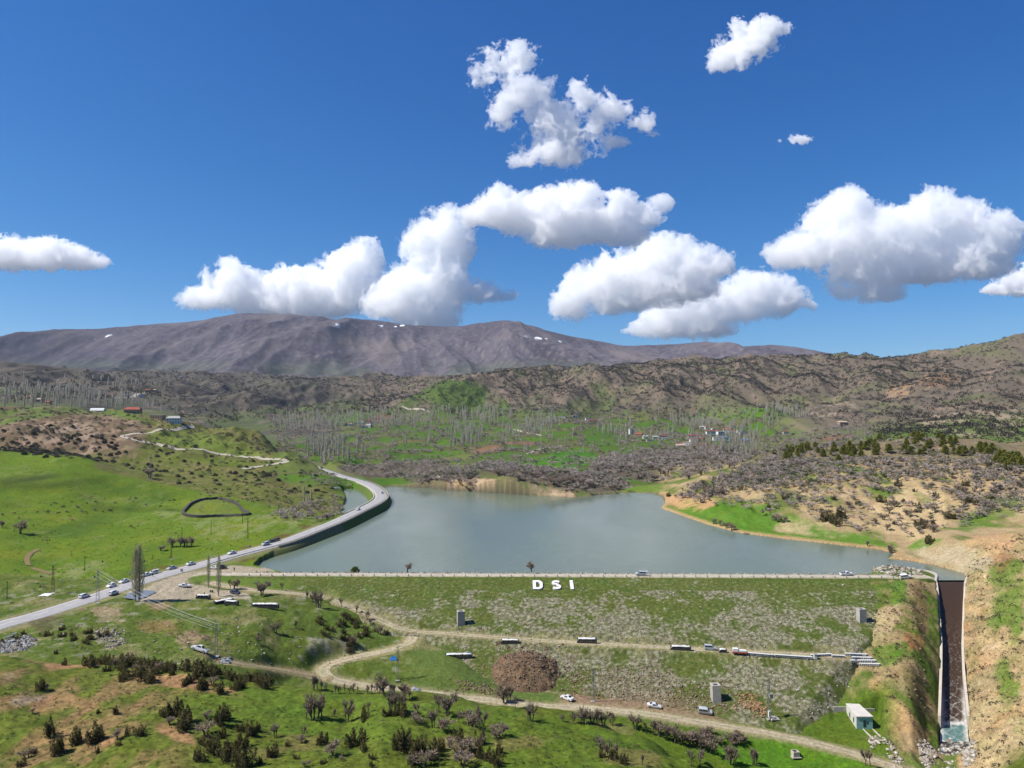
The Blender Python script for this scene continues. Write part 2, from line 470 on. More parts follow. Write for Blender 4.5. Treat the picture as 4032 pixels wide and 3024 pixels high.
# profiles of the land: view column X -> (distance, picture row of the ground there) or (distance, None, height)
PROF = [
    (-420, [(70, None, 24), (125, None, 15), (172, None, 15), (205, None, 5), (245, None, 3), (330, None, 8), (430, None, 24), (540, None, 44),
            (600, None, 50), (720, None, 52), (850, None, 72), (1000, None, 80), (1500, None, 130), (2000, None, 180), (3000, None, 210), (5200, None, 480), (9000, None, 300)]),
    (0, [(70, None, 22), (125, 1659), (150, 1500), (172, 1420), (192, None, 5.5), (205, None, 4.4), (228, None, 2.2), (250, None, 2.4), (330, 1200), (430, 1100),
         (540, 1000), (600, 971), (680, None, 30), (700, 932), (850, 886), (1000, None, 62), (1100, 866), (1500, 822), (2000, 798), (2600, None, 150), (3200, None, 200), (5200, 735), (7000, None, 380), (9000, None, 300)]),
    (140, [(70, None, 22), (125, 1659), (150, 1520), (172, 1440), (192, None, 5), (215, None, 3), (232, None, 2.2), (262, None, 2.3), (330, 1215), (430, 1115),
           (540, 1020), (590, 985), (660, None, 27), (700, 945), (850, 884), (1000, None, 57), (1200, 858), (1600, 832), (2000, 805), (2600, None, 150), (3200, None, 200), (5500, 722), (7000, None, 450), (9000, None, 300)]),
    (276, [(70, None, 22), (122, 1659), (138, 1560), (158, 1480), (170, 1440), (188, None, 4.2), (215, None, 2.0), (240, None, 1.6), (270, None, 2.2), (290, None, 2.3), (345, 1200),
           (440, 1120), (500, 1080), (590, 1022), (635, None, 15), (680, 965), (760, 915), (820, 895), (870, None, 60), (1100, None, 48), (1500, 855), (2000, 832), (2600, 806), (3300, None, 190), (6000, 712), (7500, None, 520), (9000, None, 400)]),
    (420, [(70, None, 22), (120, 1659), (140, 1550), (155, 1490), (165, 1455), (185, None, 3), (215, None, 1.6), (250, None, 1.5), (290, None, 2.0), (310, None, 2.2), (345, None, 2.0),
           (430, 1130), (500, 1085), (590, 1035), (680, 985), (760, 940), (810, 922), (870, None, 40), (1000, None, 30), (1400, None, 50), (1700, 862), (2200, 828), (2700, 807), (3400, None, 190), (6300, 700), (7800, None, 560), (9000, None, 400)]),
    (553, [(70, None, 22), (120, 1659), (140, 1560), (155, 1500), (163, 1478), (182, None, 1), (200, None, -2), (215, None, -4.4), (228, None, -2.6), (246, None, 0.6), (275, None, 1.2), (305, None, 1.6), (355, None, 2.2),
           (415, 1140), (510, 1080), (580, 1042), (680, 1000), (760, 955), (815, 930), (880, None, 25), (1000, None, 14), (1300, None, 26), (1600, 895), (2000, 862), (2800, 816), (3400, None, 190), (6500, 684), (8000, None, 600), (9000, None, 450)]),
    (620, [(70, None, 22), (119, 1659), (140, 1565), (155, 1502), (162, 1482), (182, None, -4), (200, None, -9), (215, None, -10), (228, None, -8.5), (244, None, -4), (258, None, -1),  (280, None, 0.2), (305, None, 1.2), (330, None, 1.0), (380, None, 1.6),
           (430, None, 2.4), (500, None, 3.4), (560, None, 6), (640, 1020), (700, 985), (760, None, 14), (900, None, 10), (1200, None, 20), (1500, 905), (1900, 872), (2800, 816), (3500, None, 190), (6500, 686), (8000, None, 600), (9000, None, 450)]),
    (700, [(70, None, 22), (118, 1659), (140, 1568), (155, 1503), (161, 1484), (180, None, -6), (200, None, -11.5), (228, None, -11.5), (240, None, -8), (262, None, -3.4), (284, None, -2.6), (300, None, -1), (320, None, -3), (350, None, -2),
           (400, None, 0.5), (450, None, 2.2), (510, None, 2.4), (560, None, 4), (600, 1037), (660, None, 9), (760, None, 8), (900, None, 8), (1200, None, 18), (1500, 908), (1900, 872), (2800, 816), (3500, None, 190), (6500, 694), (8000, None, 600), (9000, None, 450)]),
    (760, [(70, None, 22), (118, 1659), (140, 1570), (155, 1503), (160, 1487), (180, None, -6), (202, None, -13), (226, None, -13), (240, None, -10), (262, None, -7), (275, None, -5.4), (290, None, -8), (320, None, -6),
           (400, None, -4), (450, None, 0), (480, None, 1.0), (560, None, 1.0), (620, None, 2), (660, None, 5), (760, None, 7), (900, None, 7), (1200, None, 17), (1500, 908), (1900, 874), (2800, 816), (3500, None, 190), (6500, 698), (8000, None, 600), (9000, None, 450)]),
    (830, [(70, None, 22), (118, 1659), (128, 1595), (150, 1512), (158, 1490), (178, None, -6), (204, None, -15), (226, None, -14), (244, None, -11), (262, None, -9.5), (280, None, -12), (320, None, -10), (420, None, -8), (560, None, -6),
           (625, None, -1), (650, None, 2), (740, None, 6), (820, 1000), (1050, 960), (1400, 920), (1800, 880), (2200, 850), (2800, 816), (3500, None, 190), (6500, 701), (8000, None, 600), (9000, None, 450)]),
    (960, [(70, None, 22), (118, 1659), (130, 1600), (148, 1530), (158, 1500), (178, None, -6), (204, None, -17), (224, None, -15.5), (240, None, -13), (262, None, -12), (280, None, -18), (320, None, -14), (420, None, -10), (560, None, -6),
           (602, None, -1), (615, None, 6), (640, None, 9), (760, None, 9), (860, 1000), (1050, 958), (1380, 918), (1600, 895), (1800, 868), (2150, 828), (2500, 812), (2900, None, 160), (3500, None, 190), (6500, 706), (8000, None, 600), (9000, None, 450)]),
    (1106, [(70, None, 22), (118, 1659), (130, 1600), (143, 1555), (150, 1532), (172, None, -6), (198, None, -19), (222, None, -18), (240, None, -19), (262, None, -22), (300, None, -22), (330, None, -14), (420, None, -10), (540, None, -6),
            (572, None, -1), (580, None, 8), (592, None, 13), (700, None, 11), (780, None, 9), (1000, 960), (1350, 920), (1550, 900), (1750, 860), (2000, 822), (2250, 797), (2700, None, 150), (3500, None, 200), (6500, 708), (8000, None, 600), (9000, None, 450)]),
    (1250, [(70, None, 21), (120, 1659), (130, 1610), (142, 1566), (149, 1542), (172, None, -8), (198, None, -20), (222, None, -19), (240, None, -20), (262, None, -23), (300, None, -23), (330, None, -14), (420, None, -10), (530, None, -6),
            (566, None, -1), (574, None, 1.5), (590, None, 5), (700, None, 10), (780, None, 9), (1000, 962), (1300, 915), (1550, 895), (1800, 848), (2000, 820), (2250, 795), (2700, None, 150), (3500, None, 200), (6300, 728), (8000, None, 520), (9000, None, 450)]),
    (1383, [(70, None, 20), (120, 1659), (130, 1618), (138, 1590), (146, None, 6), (170, None, -12), (198, None, -23), (222, None, -20.5), (240, None, -21), (262, None, -24), (300, None, -24), (330, None, -14), (420, None, -10), (530, None, -5),
            (588, None, -0.6), (600, None, 0.6), (640, None, 1.5), (700, None, 8), (780, 1000), (1000, 960), (1250, 940), (1450, 905), (1750, 855), (2050, 805), (2300, 780), (2700, None, 170), (3500, None, 200), (6000, 747), (8000, None, 420), (9000, None, 400)]),
    (1520, [(70, None, 18), (118, None, 9), (126, 1640), (132, None, 6), (150, None, -8), (175, None, -21), (198, None, -26), (221, None, -22.5), (240, None, -22), (262, None, -24), (300, None, -24), (330, None, -14), (420, None, -8),
            (452, None, -1), (470, None, 3), (520, None, 10), (560, 1030), (600, None, 14), (700, None, 12), (800, None, 14), (1000, 955), (1250, 935), (1500, 900), (1750, 855), (2050, 800), (2250, 776), (2700, None, 180), (3500, None, 200), (6000, 748), (8000, None, 420), (9000, None, 400)]),
    (1660, [(70, None, 8), (118, None, -8), (150, None, -22), (185, None, -26), (205, None, -27), (220, None, -25), (240, None, -22.5), (262, None, -23), (300, None, -23), (330, None, -12), (385, None, -4),
            (406, None, -.5), (418, None, 2), (450, 1105), (510, 1052), (590, 1002), (640, 985), (700, None, 18), (760, None, 12), (900, None, 12), (1150, 950), (1300, 922), (1550, 885), (1800, 840), (2050, 798), (2300, 772), (2700, None, 180), (3500, None, 200), (6000, 749), (8000, None, 420), (9000, None, 400)]),
    (1800, [(70, None, 2), (118, None, -16), (150, None, -26), (185, None, -28), (205, None, -28), (218, None, -26), (240, None, -21.5), (262, None, -15), (280, None, -10), (300, None, -6), (330, None, -8), (370, None, -3),
            (385, None, 0), (395, None, 2), (430, 1110), (480, 1060), (560, 1003), (630, 965), (700, None, 22), (780, None, 20), (950, None, 24), (1150, 935), (1300, 910), (1550, 872), (1800, 832), (2050, 792), (2200, 773), (2600, None, 190), (3500, None, 200), (6000, 768), (8000, None, 400), (9000, None, 400)]),
    (1880, [(70, None, 2), (118, None, -16), (150, None, -26), (195, None, -27), (212, None, -25.5), (225, None, -22), (240, None, -17), (262, None, -11), (280, None, -5.5), (298, None, 0.6), (310, None, 0.6), (325, None, -3), (352, None, -3),
            (366, None, 0), (376, None, 1.8), (400, 1140), (455, 1080), (540, 1003), (610, 958), (690, None, 28), (780, None, 28), (900, None, 32), (1080, 932), (1260, 902), (1550, 855), (1850, 808), (2120, 773), (2500, None, 200), (9000, None, 200)]),
    (1960, [(70, None, 2), (118, None, -14), (150, None, -26), (195, None, -27.5), (210, None, -26), (222, None, -20), (240, None, -13), (262, None, -6.5), (280, None, -2), (298, None, 1.4), (310, None, 1.4), (322, None, -1.5), (336, None, -3), (350, None, -1),
            (360, None, 1.0), (372, 1175), (395, 1142), (440, 1085), (530, 1003), (600, 955), (680, None, 30), (780, None, 34), (900, None, 38), (1050, 926), (1250, 895), (1550, 848), (1850, 803), (2120, 772), (2500, None, 200), (9000, None, 200)]),
    (2000, [(70, None, 2), (118, None, -14), (150, None, -26), (195, None, -29), (212, None, -28.5), (222, None, -26), (240, None, -18), (262, None, -9.5), (280, None, -4), (298, None, 0.6), (310, None, -1), (322, None, -2.5), (336, None, -1),
            (345, None, 3), (365, 1165), (395, 1138), (440, 1080), (520, 1005), (600, 953), (680, None, 31), (780, None, 35), (900, None, 40), (1050, 922), (1250, 890), (1550, 840), (1830, 798), (2080, 768), (2500, None, 200), (9000, None, 200)]),
    (2058, [(70, None, 2), (118, None, -14), (150, None, -26), (195, None, -30), (214, None, -29.5), (226, None, -29.5), (232, None, -28), (300, None, -3), (310, None, -3), (320, None, -2),
            (330, None, 2.5), (352, 1160), (390, 1135), (430, 1080), (510, 1005), (590, 953), (670, None, 32), (780, None, 36), (900, None, 42), (1050, 918), (1250, 880), (1550, 828), (1800, 790), (2040, 762), (2500, None, 200), (9000, None, 200)]),
    (2110, [(70, None, 4), (118, None, -10), (150, None, -22), (195, None, -27), (214, None, -24), (230, None, -19.5), (250, None, -12), (275, None, -4), (300, None, 3.4), (314, None, 5.2), (326, None, 8), (340, None, 11), (352, None, 9),
            (385, 1130), (430, 1075), (510, 1003), (590, 955), (670, None, 32), (780, None, 36), (900, None, 44), (1050, 912), (1250, 872), (1550, 815), (1760, 782), (1980, 752), (2500, None, 200), (9000, None, 200)]),
    (2212, [(70, None, 8), (118, None, -4), (150, None, -14), (185, 1655), (225, 1470), (240, 1395), (262, 1300), (300, 1215), (330, 1160), (345, 1142), (360, None, 12), (390, 1102), (430, 1062),
            (500, 1005), (560, 968), (620, None, 36), (700, None, 35), (850, 935), (1050, 895), (1300, 845), (1550, 795), (1820, 730), (2500, None, 200), (9000, None, 200)]),
    (2640, [(70, None, 12), (118, None, 2), (150, None, -6), (185, None, -6), (225, None, 4), (262, None, 10), (330, None, 26), (345, None, 28), (390, None, 26), (430, None, 32),
            (500, None, 42), (560, None, 48), (700, None, 50), (850, None, 70), (1050, None, 110), (1300, None, 180), (1550, None, 240), (1820, None, 320), (2500, None, 300), (9000, None, 200)]),
]

# grid: fan of columns (equal steps of x / y), rows closer together nearby
G_T = np.arange(-0.93, 0.9301, 0.0016)
rows = [72.0]
while rows[-1] < 9000:
    y = rows[-1]
    rows.append(y + min(max(y * y / 62000.0, 0.16), y * 0.0042))
G_Y = np.array(rows)
NT, NY = len(G_T), len(G_Y)

tabX, tabZ = [], []
for X, pts in PROF:
    L, Z = [], []
    for p in pts:
        d = p[0]
        L.append(math.log(d))
        Z.append(p[2] if p[1] is None else at_d(X, p[1], d)[2])
    tabX.append(ray(X, 1100)[0])
    tabZ.append(pchip(L, Z, np.log(G_Y)))
base = pchip(tabX, np.array(tabZ), G_T)            # (NT, NY)
GX = G_T[:, None] * G_Y[None, :]
GY = np.broadcast_to(G_Y[None, :], GX.shape)


def poly_mask(px, py, poly):
    """points inside a polygon (even-odd)"""
    x, y = np.asarray(px), np.asarray(py)
    inside = np.zeros(x.shape, bool)
    n = len(poly)
    for i in range(n):
        x1, y1 = poly[i]; x2, y2 = poly[(i + 1) % n]
        if y1 == y2: continue
        c = (y1 > y) != (y2 > y)
        inside ^= c & (x < (x2 - x1) * (y - y1) / (y2 - y1) + x1)
    return inside


def dist_line(px, py, pts, closed=False, reach=None):
    """distance to a polyline in plan, and the position along it (segment index + fraction)"""
    best = np.full(px.shape, 1e9); pos = np.zeros(px.shape)
    P = list(pts) + ([pts[0]] if closed else [])
    for i in range(len(P) - 1):
        ax, ay = P[i][:2]; bx, by = P[i + 1][:2]
        if reach is not None:
            sel = (px > min(ax, bx) - reach) & (px < max(ax, bx) + reach) & (py > min(ay, by) - reach) & (py < max(ay, by) + reach)
            if not sel.any(): continue
        else:
            sel = np.ones(px.shape, bool)
        qx, qy = px[sel], py[sel]
        dx, dy = bx - ax, by - ay
        t = np.clip(((qx - ax) * dx + (qy - ay) * dy) / (dx * dx + dy * dy + 1e-9), 0, 1)
        d = np.hypot(qx - ax - t * dx, qy - ay - t * dy)
        bb = best[sel]; pp = pos[sel]
        m = d < bb
        bb[m] = d[m]; pp[m] = i + t[m]
        best[sel] = bb; pos[sel] = pp
    return best, pos


def smooth_path(pts, step):
    """Catmull-Rom through 3-d points, resampled at about equal steps"""
    P = np.array(pts, float)
    P = np.vstack([2 * P[0] - P[1], P, 2 * P[-1] - P[-2]])
    out = []
    for i in range(1, len(P) - 2):
        p0, p1, p2, p3 = P[i - 1:i + 3]
        n = max(2, int(np.linalg.norm((p2 - p1)[:2]) / step))
        for k in range(n):
            t = k / n
            out.append(0.5 * (2 * p1 + (p2 - p0) * t + (2 * p0 - 5 * p1 + 4 * p2 - p3) * t * t + (3 * p1 - p0 - 3 * p2 + p3) * t ** 3))
    out.append(P[-2])
    return np.array(out)


# ---- roads and tracks (centre lines)
ROAD_PX = [(-150, 1400, 2.6), (0, 1350, 2.5), (75, 1330, 2.5), (150, 1307, 2.5), (212, 1287, 2.5), (275, 1265, 2.5), (350, 1242, 2.6), (425, 1222, 2.7), (500, 1201, 2.9), (553, 1187, 3.1),
           (615, 1170, 3.4), (673, 1148, 3.8), (728, 1126, 4.1), (778, 1102, 4.4), (810, 1086, 4.6), (823, 1074, 4.7), (819, 1062, 4.8), (804, 1050, 4.9), (777, 1039, 5.1), (737, 1028, 5.6), (693, 1013, 6.2), (663, 1003, 7.0)]
ROAD = smooth_path([at_z(*p) for p in ROAD_PX], 3.0)
DAM_K = -0.0147                                    # the crest runs slightly nearer towards the right


def dam_s(x, y):
    return y - (302.4 + DAM_K * x)


CREST = [(-128, 305.5 + DAM_K * -128 + 0.2, 2.3), (-60, 305.5 + DAM_K * -60, 2.3), (60, 305.5 + DAM_K * 60, 2.3), (150, 305.5 + DAM_K * 150, 2.3), (171, 303.5, 2.2)]


def dam_at(X, Y):
    """point of the downstream face of the dam seen at a photo point"""
    rx, rz = ray(X, Y)
    lo, hi = 150.0, 330.0
    for _ in range(50):
        m = (lo + hi) / 2
        if CAMZ + rz * m > dam_face(rx * m, m): lo = m
        else: hi = m
    return (rx * lo, lo, CAMZ + rz * lo)


def dam_face(x, y):
    s = -dam_s(x, y)                               # metres downstream of the crest edge
    z = np.where(s < 0, 2.2, np.where(s < 44, 2.2 - s / 3.3, 2.2 - 44 / 3.3 - (s - 44) / 2.75))
    xr = np.interp(s, [0, 12, 40, 58, 78, 90], [176, 150, 130, 108, 88, 84])
    return z - 0.5 * np.maximum(0, x - xr)         # the embankment dips under the right abutment


BERM = smooth_path([dam_at(*p) for p in [(700, 1290), (760, 1312), (815, 1336), (860, 1356), (905, 1365), (960, 1368), (1040, 1374), (1150, 1382), (1300, 1391), (1450, 1399), (1600, 1407), (1740, 1414), (1830, 1420)]], 2.0)
TRACK_UP = smooth_path([at_z(455, 1258, 1.9), at_z(500, 1268, 1.6), at_z(560, 1276, 1.0), at_z(620, 1280, 0.0), tuple(BERM[0])], 2.0)
TRACK_LOW = smooth_path([tuple(dam_at(900, 1366)), at_z(880, 1390, -10.2), at_z(840, 1404, -10.6), at_z(780, 1417, -11), at_z(725, 1430, -11.2), at_z(697, 1446, -11.5), at_z(712, 1464, -12.6), at_z(770, 1478, -14), at_z(850, 1489, -15),
                         at_z(950, 1500, -16.4), at_z(1050, 1512, -17.6), at_z(1150, 1524, -18.6), at_z(1260, 1529, -19.4), at_z(1383, 1541, -20.6), at_z(1500, 1558, -22), at_z(1600, 1574, -23.2), at_z(1700, 1592, -24.6), at_z(1800, 1616, -26), at_z(1880, 1640, -27), at_z(1950, 1662, -27.6)], 2.0)
TRACK_SIDE = smooth_path([at_z(690, 1462, -12.2), at_z(640, 1452, -9.6), at_z(590, 1444, -6.5), at_z(540, 1436, -3.2), at_z(490, 1428, -0.6)], 2.0)
HILL_ROADS = []                                     # filled below once the hills stand

# ---- lake outline
LAKE_PX = [(548, 1228), (560, 1215), (600, 1196), (640, 1177), (700, 1155), (770, 1122), (812, 1098), (834, 1080), (836, 1068), (828, 1053), (845, 1050), (900, 1053), (930, 1054), (960, 1058), (1000, 1060), (1040, 1063), (1110, 1068),
           (1180, 1072), (1240, 1075), (1262, 1073), (1290, 1069), (1330, 1066), (1370, 1064), (1410, 1066), (1432, 1072), (1438, 1084), (1427, 1098), (1480, 1117), (1530, 1134), (1600, 1152), (1700, 1165), (1800, 1176), (1900, 1188), (1925, 1194),
           (1930, 1200), (1918, 1207), (1960, 1211), (2020, 1222), (2080, 1238), (2093, 1252), (2030, 1255), (2022, 1246), (2010, 1238), (1975, 1231), (1920, 1224), (1888, 1227), (1880, 1240)]
LAKE = [at_z(X, Y, 0)[:2] for X, Y in LAKE_PX]
LAKE += [(x, 313.0 + DAM_K * x) for x in (140, 100, 50, 0, -50, -100)]
POND = [at_z(X, Y, 0)[:2] for X, Y in [(737, 1058), (770, 1053), (798, 1057), (806, 1070), (797, 1087), (776, 1101), (752, 1112), (736, 1104), (744, 1088), (748, 1072)]]


def land(x, y, z):
    """everything that shapes the ground on top of the plain profiles"""
    z = z.copy()
    far = y > 380
    X, Y = project(x, y, z)
    # gullies and spurs on the hills
    hill = sstep(1150, 1700, y)
    hillR = sstep(0.10, 0.30, x / y) * sstep(900, 1200, y)
    hw = np.maximum(hill, hillR) * sstep(4200, 3000, y)
    # downslope-stretched ridges
    g1 = ridged(x / 330 + 0.25 * fbm(x / 400, y / 400, 3, 2), y / 900, 11, 3)
    g2 = ridged(x / 120 + 0.3 * fbm(x / 160, y / 160, 5, 2), y / 330, 12, 3)
    z += hw * (34 * (g1 - .44) + 17 * (g2 - .36) + 4.5 * (ridged(x / 48, y / 140, 13, 2) - .35)) * sstep(1150, 1750, y) * (1 - .55 * sstep(2050, 2350, y) * sstep(2900, 2500, y)) + hw * sstep(0.05, .35, x / y) * (9 * (g2 - .3) + 14 * (g1 - .4)) * sstep(1900, 1100, y)
    m = sstep(3000, 4000, y)
    wob = 0.35 * fbm(x / 1700, y / 2600, 21, 3)
    a1 = ridged(x / 1150 + wob, y / 7000, 22, 2, gain=0.4)
    a2 = ridged(x / 430 + 0.8 * wob + y / 2600, y / 2600, 24, 3)
    top = sstep(7800, 6000, y)
    crest = np.interp(x / y, [-.72, -.56, -.48, -.40, -.2, .1, .2, .4], [5200, 5350, 5900, 6200, 6500, 6400, 6200, 6000])
    z += m * (210 * (a1 - .66) + 60 * (a2 - .5)) * (0.06 + 0.94 * sstep(1.0, .74, y / crest)) * top
    z += m * 11 * fbm(x / 150, y / 200, 27, 4, gain=.6)
    # spurs that reach out of the hills towards the valley: top, foot, height, half width
    for Xa, da, Xb, db, H, w in ((1120, 2230, 850, 1560, 58, 150), (1010, 2150, 960, 1500, 34, 90), (1330, 2250, 1190, 1480, 62, 140), (1500, 2250, 1400, 1520, 50, 120), (1640, 2250, 1560, 1500, 46, 110), (1800, 2150, 1680, 1380, 44, 110),
                                 (1960, 2080, 1790, 1250, 42, 100), (2100, 1950, 1920, 1150, 40, 95), (2230, 1750, 2060, 1020, 36, 85), (700, 2650, 560, 1750, 60, 170), (500, 2600, 380, 1700, 48, 150)):
        pa, pb = at_d(Xa, 800, da)[:2], at_d(Xb, 900, db)[:2]
        dd, tt = dist_line(x + 26 * fbm(x / 130, y / 130, 51, 2), y, [pa, pb], reach=w * 1.6)
        z += .72 * H * (1 - .6 * tt) * sstep(w, 0, dd) ** 1.25 * sstep(0.08, .5, tt)
    # lumpy near hills left and right
    lh = sstep(640, 720, y) * sstep(1050, 950, y) * sstep(-0.12, -0.2, x / y)
    z += lh * (8.0 * ridged(x / 62, y / 110, 31, 4) - 2.6)
    rh = sstep(375, 430, y) * sstep(720, 640, y) * sstep(0.22, 0.34, x / y)
    z += rh * (4.0 * ridged(x / 44, y / 85, 33, 3) + 1.3 * ridged(x / 14, y / 34, 34, 3) - 1.2)
    me = sstep(310, 380, y) * sstep(720, 640, y) * sstep(-0.14, -0.22, x / y)
    z += me * ((1.2 + 4.2 * sstep(360, 470, y)) * fbm(x / 95, y / 85, 35, 3) + .4 * fbm(x / 13, y / 16, 37, 3))
    vf = sstep(600, 700, y) * sstep(1700, 1300, y) * sstep(-0.45, -0.3, x / y) * sstep(0.5, 0.35, x / y)
    z += vf * 2.2 * fbm(x / 110, y / 110, 36, 3)
    # foreground hill and the rough ground below it
    fh = sstep(180, 165, y)
    z += fh * (1.3 * fbm(x / 24, y / 24, 41, 4) + 0.5 * fbm(x / 5, y / 5, 42, 3))
    le = sstep(190, 200, y) * sstep(300, 285, y) * sstep(-0.16, -0.22, x / y)
    z += le * (1.1 * fbm(x / 14, y / 14, 43, 4) + .55 * ridged(x / 8, y / 8, 44, 3))
    ra = sstep(0.44, 0.5, x / y) * sstep(190, 205, y) * sstep(345, 320, y)
    z += ra * (1.6 * ridged(x / 13 + y / 40, y / 22, 45, 3) + 0.9 * ridged(x / 4.5 + y / 9, y / 7, 46, 3) - .4)
    rb = sstep(0.635, 0.66, x / y) * sstep(185, 200, y) * sstep(345, 320, y)
    z += rb * (1.8 * ridged((x + .45 * y) / 8, (y - .6 * x) / 26, 48, 3) - .6)
    z += sstep(180, 200, y) * sstep(320, 300, y) * 0.25 * fbm(x / 6, y / 6, 47, 3)
    # terraces ploughed across the left meadow
    # cliffs on the far shore of the lake
    return z


def carve(x, y, z):
    """lake bed, banks and road beds"""
    z = z.copy()
    near = (y > 285) & (y < 900) & (np.abs(x / y) < 0.75)
    zz = z[near]; nx, ny = x[near], y[near]
    dl, _ = dist_line(nx, ny, LAKE, closed=True, reach=60); il = poly_mask(nx, ny, LAKE)
    dp, _ = dist_line(nx, ny, POND, closed=True, reach=40); ip = poly_mask(nx, ny, POND)
    wet = il | ip
    dd = np.minimum(dl, dp)
    zz = np.where(wet, np.minimum(zz, -0.25 - 0.35 * np.minimum(dd, 12)), np.where((dd < 30) & (dam_s(nx, ny) > 5 + 8 * (nx < 150)), np.maximum(zz, np.minimum(0.25 + 0.22 * dd, 1.5)), zz))
    z[near] = zz
    for path, half, soft, dz in ((ROAD, 5.0, 7.0, -0.22), (TRACK_UP, 2.4, 4.0, -0.1), (TRACK_LOW, 3.0, 5.0, -0.1), (TRACK_SIDE, 2.0, 4.0, -0.1)):
        d, pos = dist_line(x, y, path, reach=half + soft + 2)
        i = np.clip(pos.astype(int), 0, len(path) - 2); f = pos - i
        rz = path[i, 2] * (1 - f) + path[i + 1, 2] * f + dz
        w = sstep(half + soft, half, d)
        z = z * (1 - w) + rz * w
    # level ground dug out in front of and beside the valve house
    vx = x - 0.490 * y
    w = sstep(9.0, 7.0, np.abs(vx + 2.2)) * sstep(212, 215, y) * sstep(233, 231, y)
    z = np.where(w > 0, z * (1 - w) + np.minimum(z, -25.4 + .10 * np.maximum(0, y - 220.5)) * w, z)
    # weir and chute stay open
    sp = np.abs(x - SPX(y)) < SPW(y) + 0.6
    sp &= (y > 214) & (y < 312)
    z = np.where(sp, np.minimum(z, chute_z(y) - 0.6), z)
    return z


# ---- spillway axis and bed
SP_TOP, SP_END = 306.0, 229.5
_ax = [(2054, 306.0), (2055, 290.0), (2055, 270.0), (2055, 250.0), (2057, 229.5), (2058, 214.0)]
_sy = np.array([a[1] for a in _ax][::-1]); _sx = np.array([ray(a[0], 1300)[0] * a[1] for a in _ax][::-1])


def SPX(y): return np.interp(y, _sy, _sx)
def SPW(y): return np.interp(y, [214, 229, 250, 262, 285, 300, 306], [4.5, 4.2, 3.5, 3.5, 4.6, 5.6, 6.8])     # half width
def chute_z(y): return np.interp(y, [200, 222, 231, 262, 296, 302, 312], [-29, -28.4, -27.4, -15.6, -2.0, -0.25, -0.4])


h0 = land(GX, GY, base)
GZ = carve(GX, GY, h0)
# ------------------------------------------------------------------ what grows and lies on the ground (albedo only)
def A(r, g, b, k=0.60):
    c = np.array([r, g, b], float) / 255
    return np.where(c <= .04045, c / 12.92, ((c + .055) / 1.055) ** 2.4) * k


PX, PY = project(GX, GY, GZ)
_w = np.maximum(GY * 0.0016, 0.25)
gx, gy = GX, GY
NZ_big = fbm(gx / 60, gy / 60, 101, 4)
NZ_mid = fbm(gx / 17, gy / 17, 102, 4)
NZ_sml = fbm(gx / 4.2, gy / 4.2, 103, 3)
NZ_far = fbm(gx / 260, gy / 260, 104, 4)
slope_x = np.gradient(GZ, axis=0) / np.gradient(GX, axis=0)
jx = PX + 14 * NZ_mid + 10 * NZ_big + 4 * NZ_sml
jy = PY + (7 * NZ_mid + 4 * NZ_big + 3 * NZ_sml)
C = np.zeros(GX.shape + (3,))
C[:] = A(104, 122, 58)


def paint(w, rgb):
    global C
    w = np.clip(w, 0, 1)[..., None] if np.ndim(w) else w
    C = C * (1 - w) + np.asarray(rgb) * w


def blur(m, r):
    """box blur of a small 2-d mask along both axes"""
    for ax in (0, 1):
        for _ in range(2):
            c = np.cumsum(np.pad(m, [(r + 1, r) if k == ax else (0, 0) for k in (0, 1)], mode='edge'), axis=ax, dtype=np.float32)
            hi = [slice(None)] * 2; lo = [slice(None)] * 2
            hi[ax] = slice(2 * r + 1, None); lo[ax] = slice(0, -(2 * r + 1))
            m = (c[tuple(hi)] - c[tuple(lo)]) / (2 * r + 1)
    return m


def region(poly, dmin, dmax, jit=1.0):
    """soft mask of the ground inside a photo polygon (between two distances), with ragged edges"""
    out = np.zeros(GX.shape, np.float32)
    j0, j1 = np.searchsorted(G_Y, [dmin, dmax])
    j0 = max(0, j0 - 2); j1 = min(NY, j1 + 2)
    ta, tb = ray(min(p[0] for p in poly) - 60, 1100)[0], ray(max(p[0] for p in poly) + 60, 1100)[0]
    i0, i1 = np.searchsorted(G_T, [ta, tb]); i0 = max(0, i0 - 3); i1 = min(NT, i1 + 3)
    S = (slice(i0, i1), slice(j0, j1))
    px, py = PX[S], PY[S]
    m = poly_mask(px + (jx - PX)[S] * jit * .6, py + (jy - PY)[S] * jit * .6, poly) & (GY[S] > dmin) & (GY[S] < dmax)
    m = blur(m.astype(np.float32), 5 if jit > .9 else 2)
    if jit > .4:
        m = sstep(.28, .72, m + (.42 * NZ_sml[S] + .34 * NZ_mid[S]) * np.minimum(1, 4 * m * (1 - m)) * jit)
    out[S] = m
    return out


def patch(poly, dmin, dmax, rgb, w=1.0, thr=None, noise=None, soft=.25, jit=1.0):
    m = region(poly, dmin, dmax, jit)
    if thr is not None:
        n = NZ_mid if noise is None else noise
        m = m * sstep(thr - soft, thr + soft, n)
    paint(m * w, rgb)


GRASS, GRASS_Y, GRASS_D, GRASS_P = A(106, 130, 32), A(128, 138, 42), A(78, 104, 24), A(148, 152, 100)
TAN, CLAY, ORANGE, PALE, DARK = A(172, 144, 110), A(198, 170, 126), A(192, 146, 96), A(190, 178, 158), A(88, 78, 58)

